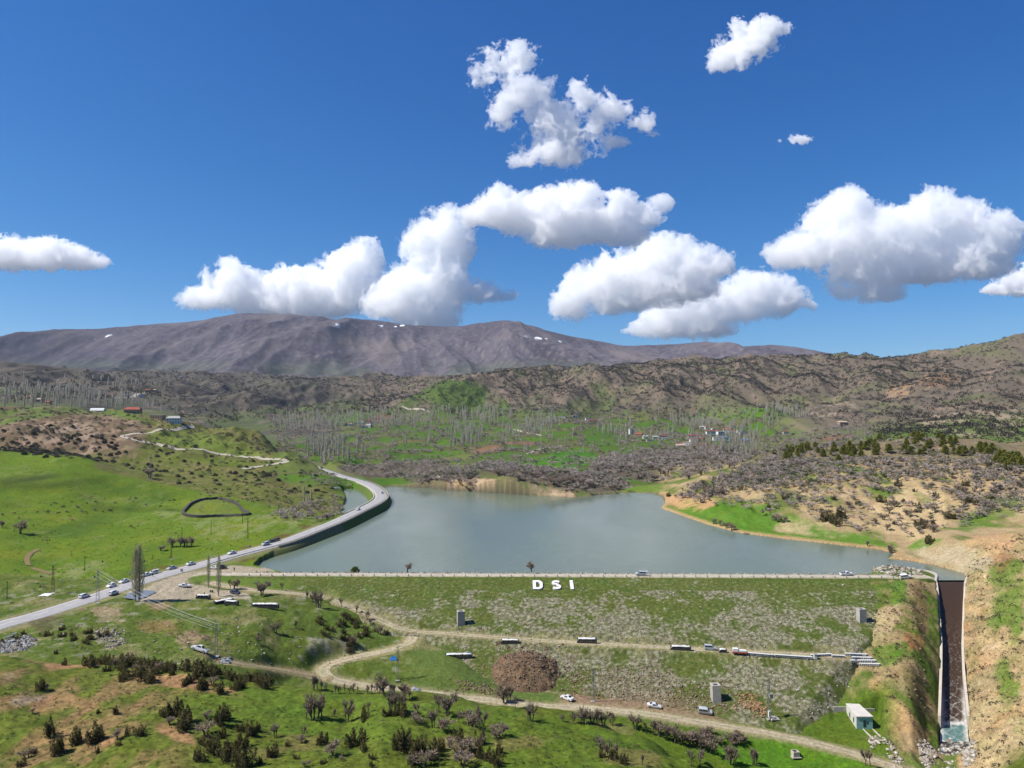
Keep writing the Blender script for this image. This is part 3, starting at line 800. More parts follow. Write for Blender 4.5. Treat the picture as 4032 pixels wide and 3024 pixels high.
# ---- left meadow
me = sstep(236, 250, GY) * sstep(760, 700, GY) * sstep(760, 700, PX)
paint(me, GRASS)
paint(me * sstep(0.0, 0.5, NZ_big) * .8, GRASS_Y)
paint(me * sstep(0.05, 0.5, fbm(gx / 45, gy / 80, 111, 4)) * .7, GRASS_D)
paint(me * sstep(0.15, 0.5, fbm(gx / 9, gy / 22, 112, 4)) * .3, GRASS_P)
for pl, w in [([(0, 1275), (60, 1245), (120, 1225), (210, 1205), (250, 1215), (170, 1265), (80, 1300), (0, 1325)], .7),
              ([(310, 1098), (420, 1108), (560, 1112), (640, 1105), (690, 1125), (560, 1150), (480, 1175), (430, 1160), (420, 1130), (340, 1118)], .6),
              ([(560, 1090), (720, 1085), (740, 1120), (640, 1160), (590, 1150)], .35),
              ([(0, 1005), (60, 1008), (140, 1028), (100, 1045), (0, 1040)], .3), ([(100, 1068), (330, 1078), (380, 1095), (120, 1088)], .25)]:
    patch(pl, 240, 720, GRASS_P, w, thr=0.0, noise=fbm(gx / 7, gy / 15, 113, 4))
patch([(395, 1105), (425, 1082), (470, 1078), (520, 1095), (536, 1113), (430, 1117)], 380, 620, A(120, 130, 72), .7, thr=0)
for pl in ([(0, 1036), (60, 1030), (130, 1024), (140, 1029), (60, 1042), (0, 1046)], [(0, 1050), (120, 1044), (230, 1034), (232, 1038), (110, 1053), (0, 1058)],
           [(195, 1093), (240, 1096), (390, 1100), (390, 1104), (240, 1101), (195, 1098)]):
    patch(pl, 380, 720, A(58, 74, 28), .9, jit=.3)
# ditch and road verge
dR, posR = dist_line(GX, GY, ROAD, reach=26)
side = np.zeros(GX.shape)
paint(sstep(12, 5.5, dR + 3 * NZ_sml) * .85 * (GY < 420), A(150, 140, 108))
paint(sstep(4.5, 2.0, np.abs(dR - 13 + 2 * NZ_mid)) * (GX < -60) * (GY > 240) * (GY < 420) * sstep(-.1, .3, NZ_mid) * .9, A(112, 92, 56))

# ---- brown hill on the left and the green spur with the hill road
lh = sstep(610, 690, GY + 60 * NZ_big) * sstep(1020, 960, GY) * sstep(720, 640, PX)
paint(lh, A(112, 124, 60))
paint(lh * sstep(-.05, .25, NZ_mid) * .85, A(146, 128, 94))
paint(lh * sstep(.0, .3, NZ_big) * .6, A(116, 132, 52))
spur = region([(200, 1012), (240, 930), (430, 905), (560, 930), (625, 985), (720, 1050), (745, 1112), (640, 1102), (540, 1082), (430, 1062), (330, 1042)], 430, 1000)
paint(spur * .9, A(106, 112, 52))
paint(spur * sstep(-.05, .3, NZ_mid) * .6, A(134, 122, 80))
paint(spur * sstep(.1, .4, -NZ_mid) * .55, A(84, 96, 44))
paint(spur * sstep(.15, .4, NZ_sml) * .3, A(168, 146, 112))
brown = lh * region([(-60, 880), (120, 880), (260, 898), (330, 930), (290, 985), (200, 1005), (120, 995), (0, 970), (-60, 970)], 560, 1000)
paint(brown, A(132, 112, 90))
paint(brown * sstep(.0, .3, NZ_mid) * .8, A(170, 146, 122))
paint(brown * sstep(.1, .4, -NZ_mid) * .7, A(84, 84, 50))
patch([(80, 920), (180, 912), (230, 930), (200, 960), (120, 955)], 600, 900, A(176, 154, 132), .8, thr=.0)
patch([(-20, 888), (80, 882), (200, 884), (300, 896), (290, 905), (190, 893), (60, 905), (-20, 925)], 640, 920, A(100, 132, 48), .8, thr=-.1)
patch([(300, 917), (360, 913), (380, 920), (310, 928)], 640, 900, A(168, 140, 112), .9)
patch([(250, 960), (420, 985), (560, 1000), (560, 1010), (420, 1000), (250, 975)], 600, 900, GRASS, .5)
patch([(280, 935), (420, 930), (560, 975), (600, 990), (480, 985), (330, 955)], 600, 900, A(118, 136, 56), .7)

# ---- valley floor: hedged fields behind the lake
vf = sstep(560, 640, GY) * sstep(1750, 1450, GY + 200 * NZ_far) * sstep(560, 640, PX + 60 * sstep(900, 1300, GY)) * sstep(1960, 1800, PX)
paint(vf, A(104, 106, 66))
wx = gx + 26 * fbm(gx / 90, gy / 90, 121, 3); wy = gy + 40 * fbm(gx / 90, gy / 90, 122, 3)
fx, fy = wx / 58, wy / 62
ix, iy = np.floor(fx), np.floor(fy)
best = np.full(GX.shape, 9.0); sec = np.full(GX.shape, 9.0); cell = np.zeros(GX.shape)
for ddx in (-1, 0, 1):
    for ddy in (-1, 0, 1):
        h = _h2(ix + ddx, iy + ddy, 5); cx = ix + ddx + (h & 0xFFFF) / 65536.0; cy = iy + ddy + (h >> 16) / 65536.0
        d = np.hypot(fx - cx, fy - cy); c = (_h2(ix + ddx, iy + ddy, 77) & 0xFFFF) / 65536.0
        m = d < best
        sec = np.where(m, best, np.minimum(sec, d)); cell = np.where(m, c, cell); best = np.where(m, d, best)
FIELD_EDGE = sec - best
greenf = vf * sstep(0.10, 0.2, FIELD_EDGE)
paint(greenf * (cell > .16) * .95, A(82, 118, 34))
paint(greenf * (cell > .45) * (cell < .62), A(90, 126, 34))
paint(greenf * (cell > .85), A(112, 124, 62))
paint(greenf * (cell < .06), A(142, 108, 82))
paint(vf * sstep(.0, .5, NZ_mid) * .3, A(100, 108, 64))
patch([(1060, 998), (1150, 990), (1260, 985), (1290, 998), (1240, 1012), (1120, 1012)], 560, 1100, A(84, 134, 36), .9)
patch([(1185, 975), (1280, 975), (1290, 1000), (1200, 1002)], 600, 1100, A(76, 128, 34), .9)
patch([(1070, 1026), (1190, 1023), (1225, 1032), (1180, 1040), (1090, 1040)], 560, 760, A(138, 138, 84), .9)
patch([(1280, 1062), (1340, 1050), (1440, 1044), (1470, 1052), (1430, 1066), (1330, 1070)], 560, 760, A(118, 142, 54), .95)
patch([(1690, 936), (1800, 920), (1960, 895), (1985, 905), (1900, 925), (1800, 942), (1720, 950)], 900, 1500, A(88, 134, 44), .9)
patch([(1745, 945), (1850, 935), (1830, 950), (1760, 952)], 850, 1500, A(150, 104, 76), .9)
patch([(640, 945), (760, 935), (800, 950), (640, 965)], 700, 1500, A(76, 126, 38), .6, thr=-.2)

# thickets of bare trees stand on brown litter
THICKETS = [[(1270, 1010), (1300, 985), (1420, 972), (1560, 965), (1640, 985), (1560, 1018), (1480, 1040), (1400, 1042), (1280, 1022)],
            [(1010, 1012), (1060, 1000), (1160, 1012), (1300, 1022), (1350, 1040), (1350, 1062), (1270, 1066), (1190, 1054), (1060, 1022)],
            [(870, 1040), (960, 1014), (1040, 1024), (1030, 1045), (960, 1050), (890, 1050)],
            [(700, 1010), (860, 1000), (980, 1000), (900, 1032), (800, 1032)],
            [(1440, 1075), (1560, 1030), (1640, 1000), (1700, 985), (1760, 1005), (1700, 1040), (1600, 1060), (1500, 1085)]]
for pl in THICKETS:
    patch(pl, 430, 1300, A(112, 100, 88), .9)
# pale cliffs on the far shore
for pl, rgb in [([(930, 1050), (985, 1035), (1060, 1033), (1130, 1045), (1235, 1062), (1250, 1076), (1100, 1070), (960, 1062)], A(204, 176, 146)),
                ([(1040, 1040), (1090, 1032), (1110, 1050), (1085, 1068), (1045, 1062)], A(196, 158, 122)), ([(975, 1040), (1020, 1034), (1030, 1050), (970, 1054)], A(200, 164, 116))]:
    patch(pl, 555, 625, rgb, .95, jit=.6)
_cl = sstep(560, 565, GY) * sstep(628, 620, GY) * (PX > 925) * (PX < 1255) * (GZ > .4) * (GZ < 12.5)
paint(_cl * sstep(.0, .35, fbm(gx / 6, GZ / 1.4 + gx / 20, 155, 3)) * .6, A(128, 104, 78))
paint(_cl * sstep(.05, .35, fbm(gx / 9, GZ / 2.2, 156, 3)) * .2, A(120, 118, 66))

# ---- scrubby hills
hl = sstep(1350, 1650, GY + 120 * NZ_far) * sstep(4000, 3200, GY)
hr = sstep(900, 1150, GY + 80 * NZ_far) * sstep(1640, 1800, PX + 40 * NZ_far) * sstep(3000, 2600, GY)
lf = sstep(1000, 1150, GY) * sstep(760, 700, PX) * sstep(4000, 3200, GY)
paint(lf, A(94, 92, 82))
paint(lf * sstep(.05, .35, NZ_far) * .7, A(104, 122, 70))
paint(np.maximum(hl, hr), A(118, 107, 93))
hh = np.maximum(np.maximum(hl, hr), lf)
n_a = fbm(gx / 90, gy / 240, 131, 4); n_b = fbm(gx / 30, gy / 70, 132, 3)
paint(hh * sstep(.05, .4, n_a) * .75, A(112, 116, 78))
paint(hh * sstep(.1, .45, n_b) * .6, A(156, 133, 115))
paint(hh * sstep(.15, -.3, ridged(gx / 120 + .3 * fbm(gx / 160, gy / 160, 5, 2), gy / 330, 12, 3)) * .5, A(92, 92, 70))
paint(hh * sstep(.1, .45, -n_b) * .5, A(98, 90, 78))
lh2 = hl * sstep(760, 700, PX + 100 * NZ_far)
paint(lh2 * .6, A(98, 94, 86))
for pl, w in [([(820, 895), (900, 850), (960, 820), (1040, 826), (1110, 880), (1080, 905), (960, 905)], 1.0), ([(1190, 900), (1240, 862), (1330, 868), (1320, 900), (1250, 915)], .6),
              ([(1270, 842), (1320, 835), (1350, 850), (1290, 862)], .7), ([(1290, 860), (1370, 860), (1380, 872), (1310, 876)], .55), ([(440, 915), (560, 880), (640, 870), (700, 890), (640, 920), (520, 940)], .5),
              ([(640, 880), (740, 862), (820, 870), (760, 905), (660, 910)], .4), ([(1080, 890), (1180, 885), (1200, 910), (1100, 915)], .6)]:
    patch(pl, 1100, 2600, A(92, 112, 54), w, thr=-.35, noise=n_a)
for pl in ([(700, 905), (850, 878), (880, 884), (720, 915)], [(1470, 888), (1640, 880), (1660, 902), (1500, 912)]):
    patch(pl, 1100, 2200, A(90, 122, 54), .7, thr=-.1, noise=n_a)
patch([(1900, 840), (1960, 828), (2000, 850), (1930, 862)], 900, 2200, A(176, 142, 108), .8, thr=-.1)
patch([(1980, 815), (2060, 805), (2080, 830), (2000, 840)], 900, 2200, A(182, 140, 104), .7, thr=0)
patch([(1990, 900), (2212, 880), (2212, 950), (2080, 945), (2000, 925)], 700, 1500, A(186, 166, 142), .6, thr=.05, noise=n_b)
patch([(1690, 905), (1800, 870), (1880, 872), (1800, 900)], 900, 1700, A(170, 150, 130), .6, thr=0, noise=n_b)

# ---- mountain
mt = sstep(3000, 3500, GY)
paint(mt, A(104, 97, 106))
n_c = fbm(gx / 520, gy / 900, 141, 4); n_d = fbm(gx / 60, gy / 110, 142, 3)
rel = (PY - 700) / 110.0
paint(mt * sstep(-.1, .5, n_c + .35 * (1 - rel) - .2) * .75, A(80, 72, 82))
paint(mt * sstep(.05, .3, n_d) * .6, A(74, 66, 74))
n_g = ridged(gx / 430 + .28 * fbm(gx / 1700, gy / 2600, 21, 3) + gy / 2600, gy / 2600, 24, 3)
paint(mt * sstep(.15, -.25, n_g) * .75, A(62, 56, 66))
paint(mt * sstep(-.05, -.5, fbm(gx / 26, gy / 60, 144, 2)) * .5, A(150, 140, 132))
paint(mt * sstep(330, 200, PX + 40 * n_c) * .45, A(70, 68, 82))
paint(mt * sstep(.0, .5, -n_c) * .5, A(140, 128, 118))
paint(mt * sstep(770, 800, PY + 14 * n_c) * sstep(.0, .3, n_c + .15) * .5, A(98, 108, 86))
snow = region([(572, 684), (590, 684), (584, 700), (570, 712)], 4000, 9000, .5) + region([(690, 698), (760, 700), (800, 706), (740, 708)], 4000, 9000, .6) + region([(800, 702), (880, 700), (900, 708), (830, 707)], 4000, 9000, .6) \
    + region([(190, 722), (240, 722), (245, 730), (205, 730)], 4000, 9000, .6) + region([(1090, 716), (1220, 738), (1215, 741), (1090, 720)], 4000, 9000, .6)
paint(np.minimum(snow, 1) * (fbm(gx / 60, gy / 200, 143, 2) > .22), np.array([.75, .78, .82]))

# ---- right hill
rh = sstep(318, 335, GY) * sstep(740, 690, GY) * sstep(1400, 1460, PX)
paint(rh, A(120, 124, 66))
n_e = fbm(gx / 22, gy / 40, 151, 4); n_f = fbm(gx / 8, gy / 14, 152, 3)
paint(rh * sstep(-.2, .2, n_e + .25 * sstep(1700, 2000, PX) - .02) * .9, A(190, 164, 124))
paint(rh * sstep(.1, .4, -n_e + .1 * n_f) * .8, A(96, 124, 46))
paint(rh * sstep(.2, .5, n_f) * .4, A(214, 190, 150))
paint(rh * sstep(1020, 985, PY + 12 * NZ_mid) * .75, A(116, 106, 84))
patch([(1430, 1090), (1500, 1080), (1600, 1090), (1700, 1110), (1800, 1140), (1900, 1165), (1960, 1175), (1930, 1190), (1800, 1176), (1700, 1165), (1600, 1152), (1530, 1134), (1480, 1117)], 330, 560, A(94, 136, 38), .95)
patch([(1560, 1090), (1640, 1075), (1680, 1100), (1640, 1130)], 330, 560, A(96, 132, 42), .7, thr=-.1)
patch([(1425, 1080), (1450, 1070), (1500, 1072), (1560, 1082), (1540, 1098), (1480, 1100), (1440, 1092)], 380, 560, A(206, 164, 116), .9, thr=-.15)
patch([(1660, 1140), (1760, 1120), (1860, 1148), (1820, 1160), (1700, 1158)], 330, 520, A(200, 176, 136), .8, thr=-.1)
patch([(1880, 1080), (2010, 1040), (2050, 1090), (2030, 1150), (1960, 1165), (1900, 1140)], 330, 520, A(208, 182, 138), .85, thr=-.25)
patch([(1950, 1185), (1990, 1165), (2060, 1160), (2060, 1172), (1990, 1190)], 320, 420, A(92, 138, 38), .95)
patch([(2060, 1120), (2212, 1075), (2212, 1120), (2080, 1150)], 330, 480, A(98, 130, 46), .7, thr=-.2)
# shore line of washed clay
dL, _ = dist_line(GX, GY, LAKE, closed=True, reach=20)
paint(sstep(5.0, 2.0, dL + 1.5 * NZ_sml) * (PX > 1425) * (GY > 322) * .9, A(192, 160, 116))
paint(sstep(3.5, 1.0, dL + 1.0 * NZ_sml) * (PX < 1425) * (GY > 480) * .6, A(150, 132, 104))

# ---- right bank of the spillway and the cuttings
rb = sstep(2062, 2076, PX - 8 * NZ_sml) * sstep(185, 195, GY) * sstep(350, 335, GY)
paint(rb, A(188, 162, 118))
paint(rb * sstep(-.05, .35, fbm((gx + gy * .45) / 7, (gy - gx * .6) / 26, 161, 4)) * .75, A(150, 136, 100))
paint(rb * sstep(.05, .4, fbm(gx / 10, gy / 12, 162, 4)) * .55, A(190, 148, 102))
paint(rb * sstep(.12, .4, fbm((gx + gy * .45) / 2.6, (gy - gx * .6) / 12, 163, 4)) * .75, A(118, 102, 70))
paint(rb * sstep(.15, .4, fbm((gx + gy * .45) / 2.0, (gy - gx * .6) / 14, 164, 3)) * .5, A(220, 200, 160))
paint(rb * sstep(.1, .35, fbm(gx / 12, gy / 16, 165, 4)) * .4, A(120, 122, 62))
for pl in ([(2138, 1225), (2212, 1200), (2212, 1395), (2165, 1350), (2140, 1290)], [(2120, 1320), (2160, 1330), (2212, 1380), (2212, 1400), (2150, 1370)], [(2150, 1500), (2200, 1470), (2212, 1540), (2180, 1580)], [(2150, 1420), (2180, 1420), (2190, 1480), (2160, 1500)], [(2090, 1250), (2110, 1248), (2100, 1290), (2090, 1310)]):
    patch(pl, 190, 340, A(100, 128, 46), .85, thr=-.15)
patch([(1960, 1195), (2000, 1182), (2070, 1178), (2140, 1195), (2150, 1212), (2120, 1232), (2090, 1240), (2050, 1225)], 296, 360, A(188, 172, 138), .95)
patch([(2060, 1172), (2120, 1158), (2200, 1150), (2195, 1180), (2160, 1210), (2110, 1185)], 296, 370, A(204, 166, 122), .8, thr=-.3)
patch([(2140, 1200), (2180, 1190), (2190, 1215), (2160, 1240)], 270, 350, A(150, 116, 78), .6, thr=-.1)
patch([(2090, 1520), (2130, 1500), (2212, 1530), (2212, 1659), (2090, 1659)], 180, 235, A(194, 172, 128), .8, thr=-.2)
patch([(2180, 1530), (2212, 1510), (2212, 1620), (2190, 1600)], 180, 240, A(98, 130, 46), .7, thr=0)

# ---- right abutment of the dam
ab = sstep(1790, 1850, PX + 30 * NZ_mid) * sstep(2045, 2030, PX) * sstep(205, 215, GY) * sstep(306, 298, GY)
paint(ab, A(94, 114, 44))
paint(ab * sstep(-.2, .15, NZ_mid + .3 * NZ_sml) * .85, A(170, 146, 108))
paint(ab * sstep(.1, .4, NZ_sml) * .5, A(120, 100, 70))
for pl, rgb, w in [([(1860, 1340), (1900, 1320), (1945, 1300), (1950, 1330), (1920, 1370), (1870, 1385)], A(184, 164, 124), .9), ([(1972, 1262), (1990, 1256), (2004, 1300), (2008, 1345), (1992, 1385), (1980, 1340)], A(132, 106, 76), .7),
                   ([(1950, 1366), (1992, 1370), (2004, 1398), (1966, 1408)], A(164, 122, 80), .85), ([(1870, 1460), (1900, 1470), (1960, 1530), (2010, 1590), (2000, 1620), (1940, 1600), (1890, 1550)], A(190, 158, 110), .95),
                   ([(1950, 1430), (1990, 1470), (2006, 1540), (1985, 1556), (1960, 1500)], A(104, 100, 58), .7), ([(1930, 1250), (1960, 1255), (1955, 1300), (1920, 1310)], A(96, 128, 44), .9), ([(1880, 1400), (1940, 1390), (1950, 1430), (1900, 1440)], A(96, 126, 42), .8),
                   ([(1930, 1585), (2000, 1590), (2010, 1625), (1950, 1625)], A(178, 152, 112), .9)]:
    patch(pl, 205, 306, rgb, w, jit=.8)
paint(sstep(2026, 2030, PX) * sstep(2012, 2020, PX) * (GY > 228) * (GY < 300) * (PX < 2050) * .9, A(98, 128, 48))

# ---- valley bottom right and toe of the dam
vb = sstep(1230, 1300, PX) * sstep(192, 200, GY) * sstep(240, 232, GY) * sstep(1960, 1900, PX)
paint(vb, A(94, 116, 36))
paint(vb * sstep(.15, .45, NZ_mid) * .6, A(140, 132, 84))
patch([(1560, 1600), (1700, 1580), (1860, 1640), (1900, 1659), (1560, 1659)], 150, 222, A(92, 132, 28), .9)
patch([(1480, 1590), (1560, 1580), (1600, 1600), (1530, 1640)], 150, 214, A(90, 138, 34), .7)
tr = sstep(1190, 1230, PX + 20 * NZ_mid) * sstep(1650, 1560, PX + 20 * NZ_mid) * sstep(221, 226, GY + 3 * NZ_mid) * sstep(242, 236, GY)
paint(tr, A(158, 134, 106))
paint(tr * sstep(.1, .4, NZ_sml) * .8, A(112, 110, 60))
patch([(1560, 1522), (1640, 1525), (1690, 1550), (1690, 1572), (1620, 1545)], 210, 245, A(176, 128, 84), .9)

# ---- ground between the left road and the lower track
le = sstep(186, 196, GY) * sstep(304, 296, GY) * sstep(900, 860, PX)
paint(le * (dR > 8), A(98, 114, 46))
paint(le * sstep(.05, .3, NZ_mid) * .75 * (dR > 8), A(138, 136, 84))
paint(le * sstep(.3, .5, NZ_mid) * .8 * (dR > 8), A(164, 140, 112))
paint(le * sstep(.2, .5, NZ_sml + .4 * NZ_big) * .5 * (dR > 8), A(166, 158, 142))
for pl, rgb, w in [([(285, 1345), (330, 1340), (390, 1350), (380, 1375), (310, 1372)], A(160, 120, 88), .5), ([(200, 1320), (260, 1318), (280, 1336), (215, 1345)], A(176, 154, 128), .7), ([(150, 1315), (185, 1310), (190, 1322), (155, 1328)], A(118, 78, 58), .9),
                   ([(365, 1385), (420, 1350), (440, 1380), (400, 1400)], A(172, 144, 116), .7), ([(480, 1385), (520, 1378), (530, 1392), (490, 1396)], A(162, 122, 92), .8), ([(640, 1392), (700, 1376), (760, 1372), (770, 1398), (700, 1412), (650, 1408)], A(184, 174, 158), .95),
                   ([(600, 1405), (650, 1395), (660, 1420), (610, 1425)], A(176, 144, 114), .8), ([(310, 1300), (370, 1300), (380, 1318), (320, 1318)], A(168, 128, 100), .5), ([(0, 1378), (60, 1370), (90, 1392), (40, 1408), (0, 1412)], A(160, 152, 140), .9),
                   ([(205, 1368), (250, 1362), (270, 1392), (220, 1400)], A(168, 158, 136), .6), ([(60, 1340), (130, 1326), (150, 1350), (80, 1368)], A(104, 98, 70), .8)]:
    patch(pl, 186, 300, rgb, w, thr=-.25)
patch([(640, 1345), (760, 1310), (850, 1350), (840, 1385), (700, 1375)], 225, 300, A(98, 120, 44), .8)
# the gravel lay-by between the road and the crest
patch([(270, 1284), (330, 1262), (400, 1238), (450, 1226), (500, 1222), (600, 1228), (610, 1234), (470, 1240), (420, 1248), (395, 1258), (450, 1268), (540, 1285), (545, 1296), (440, 1290), (380, 1300), (300, 1300)], 245, 330, A(184, 170, 146), .95, jit=.7)
patch([(400, 1252), (430, 1243), (520, 1243), (620, 1252), (640, 1275), (560, 1272), (470, 1262)], 260, 320, A(102, 126, 48), .95, jit=.7)
patch([(305, 1300), (430, 1286), (440, 1290), (320, 1304)], 255, 320, A(104, 74, 54), .8)

# ---- foreground hill
fg = sstep(200, 188, GY)
paint(fg, A(100, 114, 40))
paint(fg * sstep(-.1, .4, NZ_big) * .7, A(112, 120, 48))
paint(fg * sstep(.1, .45, NZ_mid) * .45, A(130, 134, 66))
paint(fg * sstep(.2, .5, -NZ_mid) * .4, A(82, 108, 38))
paint(fg * sstep(.22, .5, fbm(gx / 12, gy / 7, 173, 4)) * .6, A(146, 128, 84))
paint(fg * sstep(.25, .5, ridged(gx / 16, gy / 4.5, 174, 3) - .25) * .35, A(74, 92, 34))
left = fg * sstep(470, 300, PX + 60 * NZ_mid)
paint(left * sstep(-.15, .2, fbm(gx / 9, gy / 16, 171, 4)) * .85, A(150, 122, 84))
paint(left * sstep(.1, .3, fbm(gx / 2.6 + gy / 9, gy / 1.6, 172, 3)) * .55, A(70, 84, 34))
for pl, w in [([(100, 1415), (190, 1400), (300, 1412), (330, 1430), (200, 1440), (90, 1450)], .9), ([(300, 1460), (420, 1458), (470, 1475), (540, 1500), (520, 1512), (430, 1492), (310, 1476)], .95), ([(330, 1545), (350, 1560), (420, 1590), (430, 1615), (380, 1600), (335, 1575)], .95),
              ([(30, 1600), (90, 1560), (160, 1570), (120, 1600), (50, 1625)], .7), ([(60, 1520), (130, 1500), (240, 1520), (180, 1545), (80, 1545)], .7), ([(215, 1600), (250, 1595), (255, 1612), (220, 1615)], .8)]:
    patch(pl, 90, 195, A(170, 132, 94), w, thr=-.3)
patch([(0, 1460), (40, 1452), (50, 1475), (0, 1490)], 100, 195, A(170, 156, 132), .8, thr=-.2)
patch([(20, 1510), (110, 1490), (120, 1505), (40, 1530)], 100, 195, A(168, 152, 128), .7, thr=-.1)
patch([(380, 1505), (560, 1490), (760, 1500), (900, 1520), (1060, 1530), (1130, 1540), (1100, 1560), (900, 1600), (700, 1600), (520, 1570), (400, 1540)], 120, 195, A(98, 120, 40), .8)
patch([(1040, 1560), (1200, 1548), (1400, 1600), (1560, 1659), (1040, 1659)], 100, 195, A(94, 116, 36), .7)
for pl in ([(600, 1590), (700, 1585), (740, 1615), (640, 1625)], [(900, 1595), (1040, 1590), (1040, 1640), (920, 1640)], [(1060, 1600), (1160, 1590), (1180, 1612), (1080, 1625)], [(1300, 1615), (1420, 1620), (1430, 1659), (1310, 1650)]):
    patch(pl, 100, 180, A(140, 124, 78), .55, thr=-.1)

# tracks leave worn, dusty margins
for path, half, rgb in ((TRACK_LOW, 2.6, A(180, 164, 128)), (TRACK_UP, 2.2, A(180, 164, 130)), (TRACK_SIDE, 2.6, A(178, 158, 122))):
    d, _ = dist_line(GX, GY, path, reach=12)
    paint(sstep(half + 2.2, half - .6, d + 1.2 * NZ_sml) * .8, rgb)
patch([(880, 1362), (960, 1368), (1040, 1376), (1080, 1392), (980, 1402), (890, 1408), (860, 1392)], 225, 275, A(164, 150, 108), .6, thr=-.2)
patch([(960, 1382), (1060, 1385), (1070, 1405), (980, 1410)], 225, 275, A(150, 150, 90), .5)

# lake bed
bed = poly_mask(GX, GY, LAKE) & (GZ < -0.1)
C[bed] = A(96, 92, 74)
FINE = fbm(gx / 1.7, gy / 1.7, 181, 2) * sstep(420, 150, GY)
C *= (1 + .42 * FINE + .2 * NZ_sml)[..., None]
C = np.clip(C, 0.01, .9)


def grid_faces(n, m):
    i = np.arange(n - 1)[:, None] * m + np.arange(m - 1)[None, :]
    return np.stack([i, i + m, i + m + 1, i + 1], -1).reshape(-1, 4)


def earth_material(name, fine=1.2, amount=0.5, bump=0.25, rough=0.95):
    """ground colour from the 'land_cover' attribute with fine clods and tufts on top"""
    m = bpy.data.materials.new(name)
    m.use_nodes = True
    nt = m.node_tree
    b = nt.nodes['Principled BSDF']
    b.inputs['Roughness'].default_value = rough
    b.inputs['Specular IOR Level'].default_value = 0.08
    at = N(nt, 'ShaderNodeAttribute', attribute_name='land_cover')
    tc = N(nt, 'ShaderNodeTexCoord')
    n1 = N(nt, 'ShaderNodeTexNoise', Scale=fine, Detail=6.0, Roughness=0.7)
    n2 = N(nt, 'ShaderNodeTexNoise', Scale=fine * 0.11, Detail=4.0, Roughness=0.6)
    for n in (n1, n2):
        nt.links.new(tc.outputs['Object'], n.inputs['Vector'])
    mr = N(nt, 'ShaderNodeMapRange')
    mr.inputs[1].default_value = .28; mr.inputs[2].default_value = .72
    mr.inputs[3].default_value = 1 - amount; mr.inputs[4].default_value = 1 + amount
    nt.links.new(n1.outputs[0], mr.inputs[0])
    mx = N(nt, 'ShaderNodeMix', data_type='RGBA', blend_type='MULTIPLY')
    mx.inputs[0].default_value = 1
    nt.links.new(at.outputs['Color'], mx.inputs[6]); nt.links.new(mr.outputs[0], mx.inputs[7])
    # tufts lean yellow or blue-green
    hs = N(nt, 'ShaderNodeHueSaturation')
    h2 = N(nt, 'ShaderNodeMapRange')
    h2.inputs[1].default_value = .3; h2.inputs[2].default_value = .7; h2.inputs[3].default_value = .485; h2.inputs[4].default_value = .515
    nt.links.new(n2.outputs[0], h2.inputs[0]); nt.links.new(h2.outputs[0], hs.inputs['Hue'])
    nt.links.new(mx.outputs[2], hs.inputs['Color']); nt.links.new(hs.outputs[0], b.inputs['Base Color'])
    bp = N(nt, 'ShaderNodeBump', Strength=bump, Distance=0.5)
    nt.links.new(n1.outputs[0], bp.inputs['Height']); nt.links.new(bp.outputs[0], b.inputs['Normal'])
    return m


M_EARTH = earth_material('grass_and_earth')
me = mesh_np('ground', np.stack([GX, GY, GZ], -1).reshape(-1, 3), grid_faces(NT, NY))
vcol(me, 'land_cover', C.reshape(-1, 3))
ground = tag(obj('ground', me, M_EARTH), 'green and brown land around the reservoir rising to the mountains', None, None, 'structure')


def zat(x, y):
    """height of the ground mesh (numpy ok)"""
    x = np.asarray(x, float); y = np.asarray(y, float)
    t = np.clip((x / y - G_T[0]) / (G_T[1] - G_T[0]), 0, NT - 1.001)
    j = np.clip(np.interp(y, G_Y, np.arange(NY)), 0, NY - 1.001)
    i0 = t.astype(int); j0 = j.astype(int); a = t - i0; b = j - j0
    return (GZ[i0, j0] * (1 - a) * (1 - b) + GZ[i0 + 1, j0] * a * (1 - b) + GZ[i0, j0 + 1] * (1 - a) * b + GZ[i0 + 1, j0 + 1] * a * b)


def surf(x, y):
    """height of the ground or of the dam, whichever is on top"""
    z = zat(x, y)
    s = -dam_s(np.asarray(x, float), np.asarray(y, float))
    d = np.where((s > -6) & (s < 85), dam_top(np.asarray(x, float), np.asarray(y, float)), -99)
    return np.maximum(z, d)


def pick(X, Y, dmin=60.0, dmax=9000.0):
    """the surface point seen at a photo point: marches the view ray to the first hit beyond dmin"""
    rx, rz = ray(X, Y)
    d = np.exp(np.linspace(math.log(dmin), math.log(dmax), 1100))
    z = surf(rx * d, d)
    hit = np.nonzero(CAMZ + rz * d <= z)[0]
    if len(hit) == 0:
        d0 = dmax
    else:
        i = hit[0]
        d0 = d[i]
        if i > 0:
            lo, hi = d[i - 1], d[i]
            for _ in range(12):
                m = (lo + hi) / 2
                if CAMZ + rz * m <= surf(rx * m, m): hi = m
                else: lo = m
            d0 = hi
    return np.array([rx * d0, d0, float(surf(rx * d0, d0))])
# ------------------------------------------------------------------ dam, water, roads, spillway
def dam_top(x, y):
    """downstream face with the berm track cut into it"""
    z = dam_face(x, y) + .10 * noise2(x / 3.1, y / 3.1, 61) + .22 * noise2(x / 11, y / 11, 62)
    d, pos = dist_line(np.atleast_1d(x), np.atleast_1d(y), BERM[::2], reach=9)
    P = BERM[::2]
    i = np.clip(pos.astype(int), 0, len(P) - 2); f = pos - i
    bz = P[i, 2] * (1 - f) + P[i + 1, 2] * f
    w = sstep(5.5, 2.6, d)
    r = np.atleast_1d(z) * (1 - w) + bz * w
    return r.reshape(np.shape(z)) if np.ndim(z) else float(r[0])


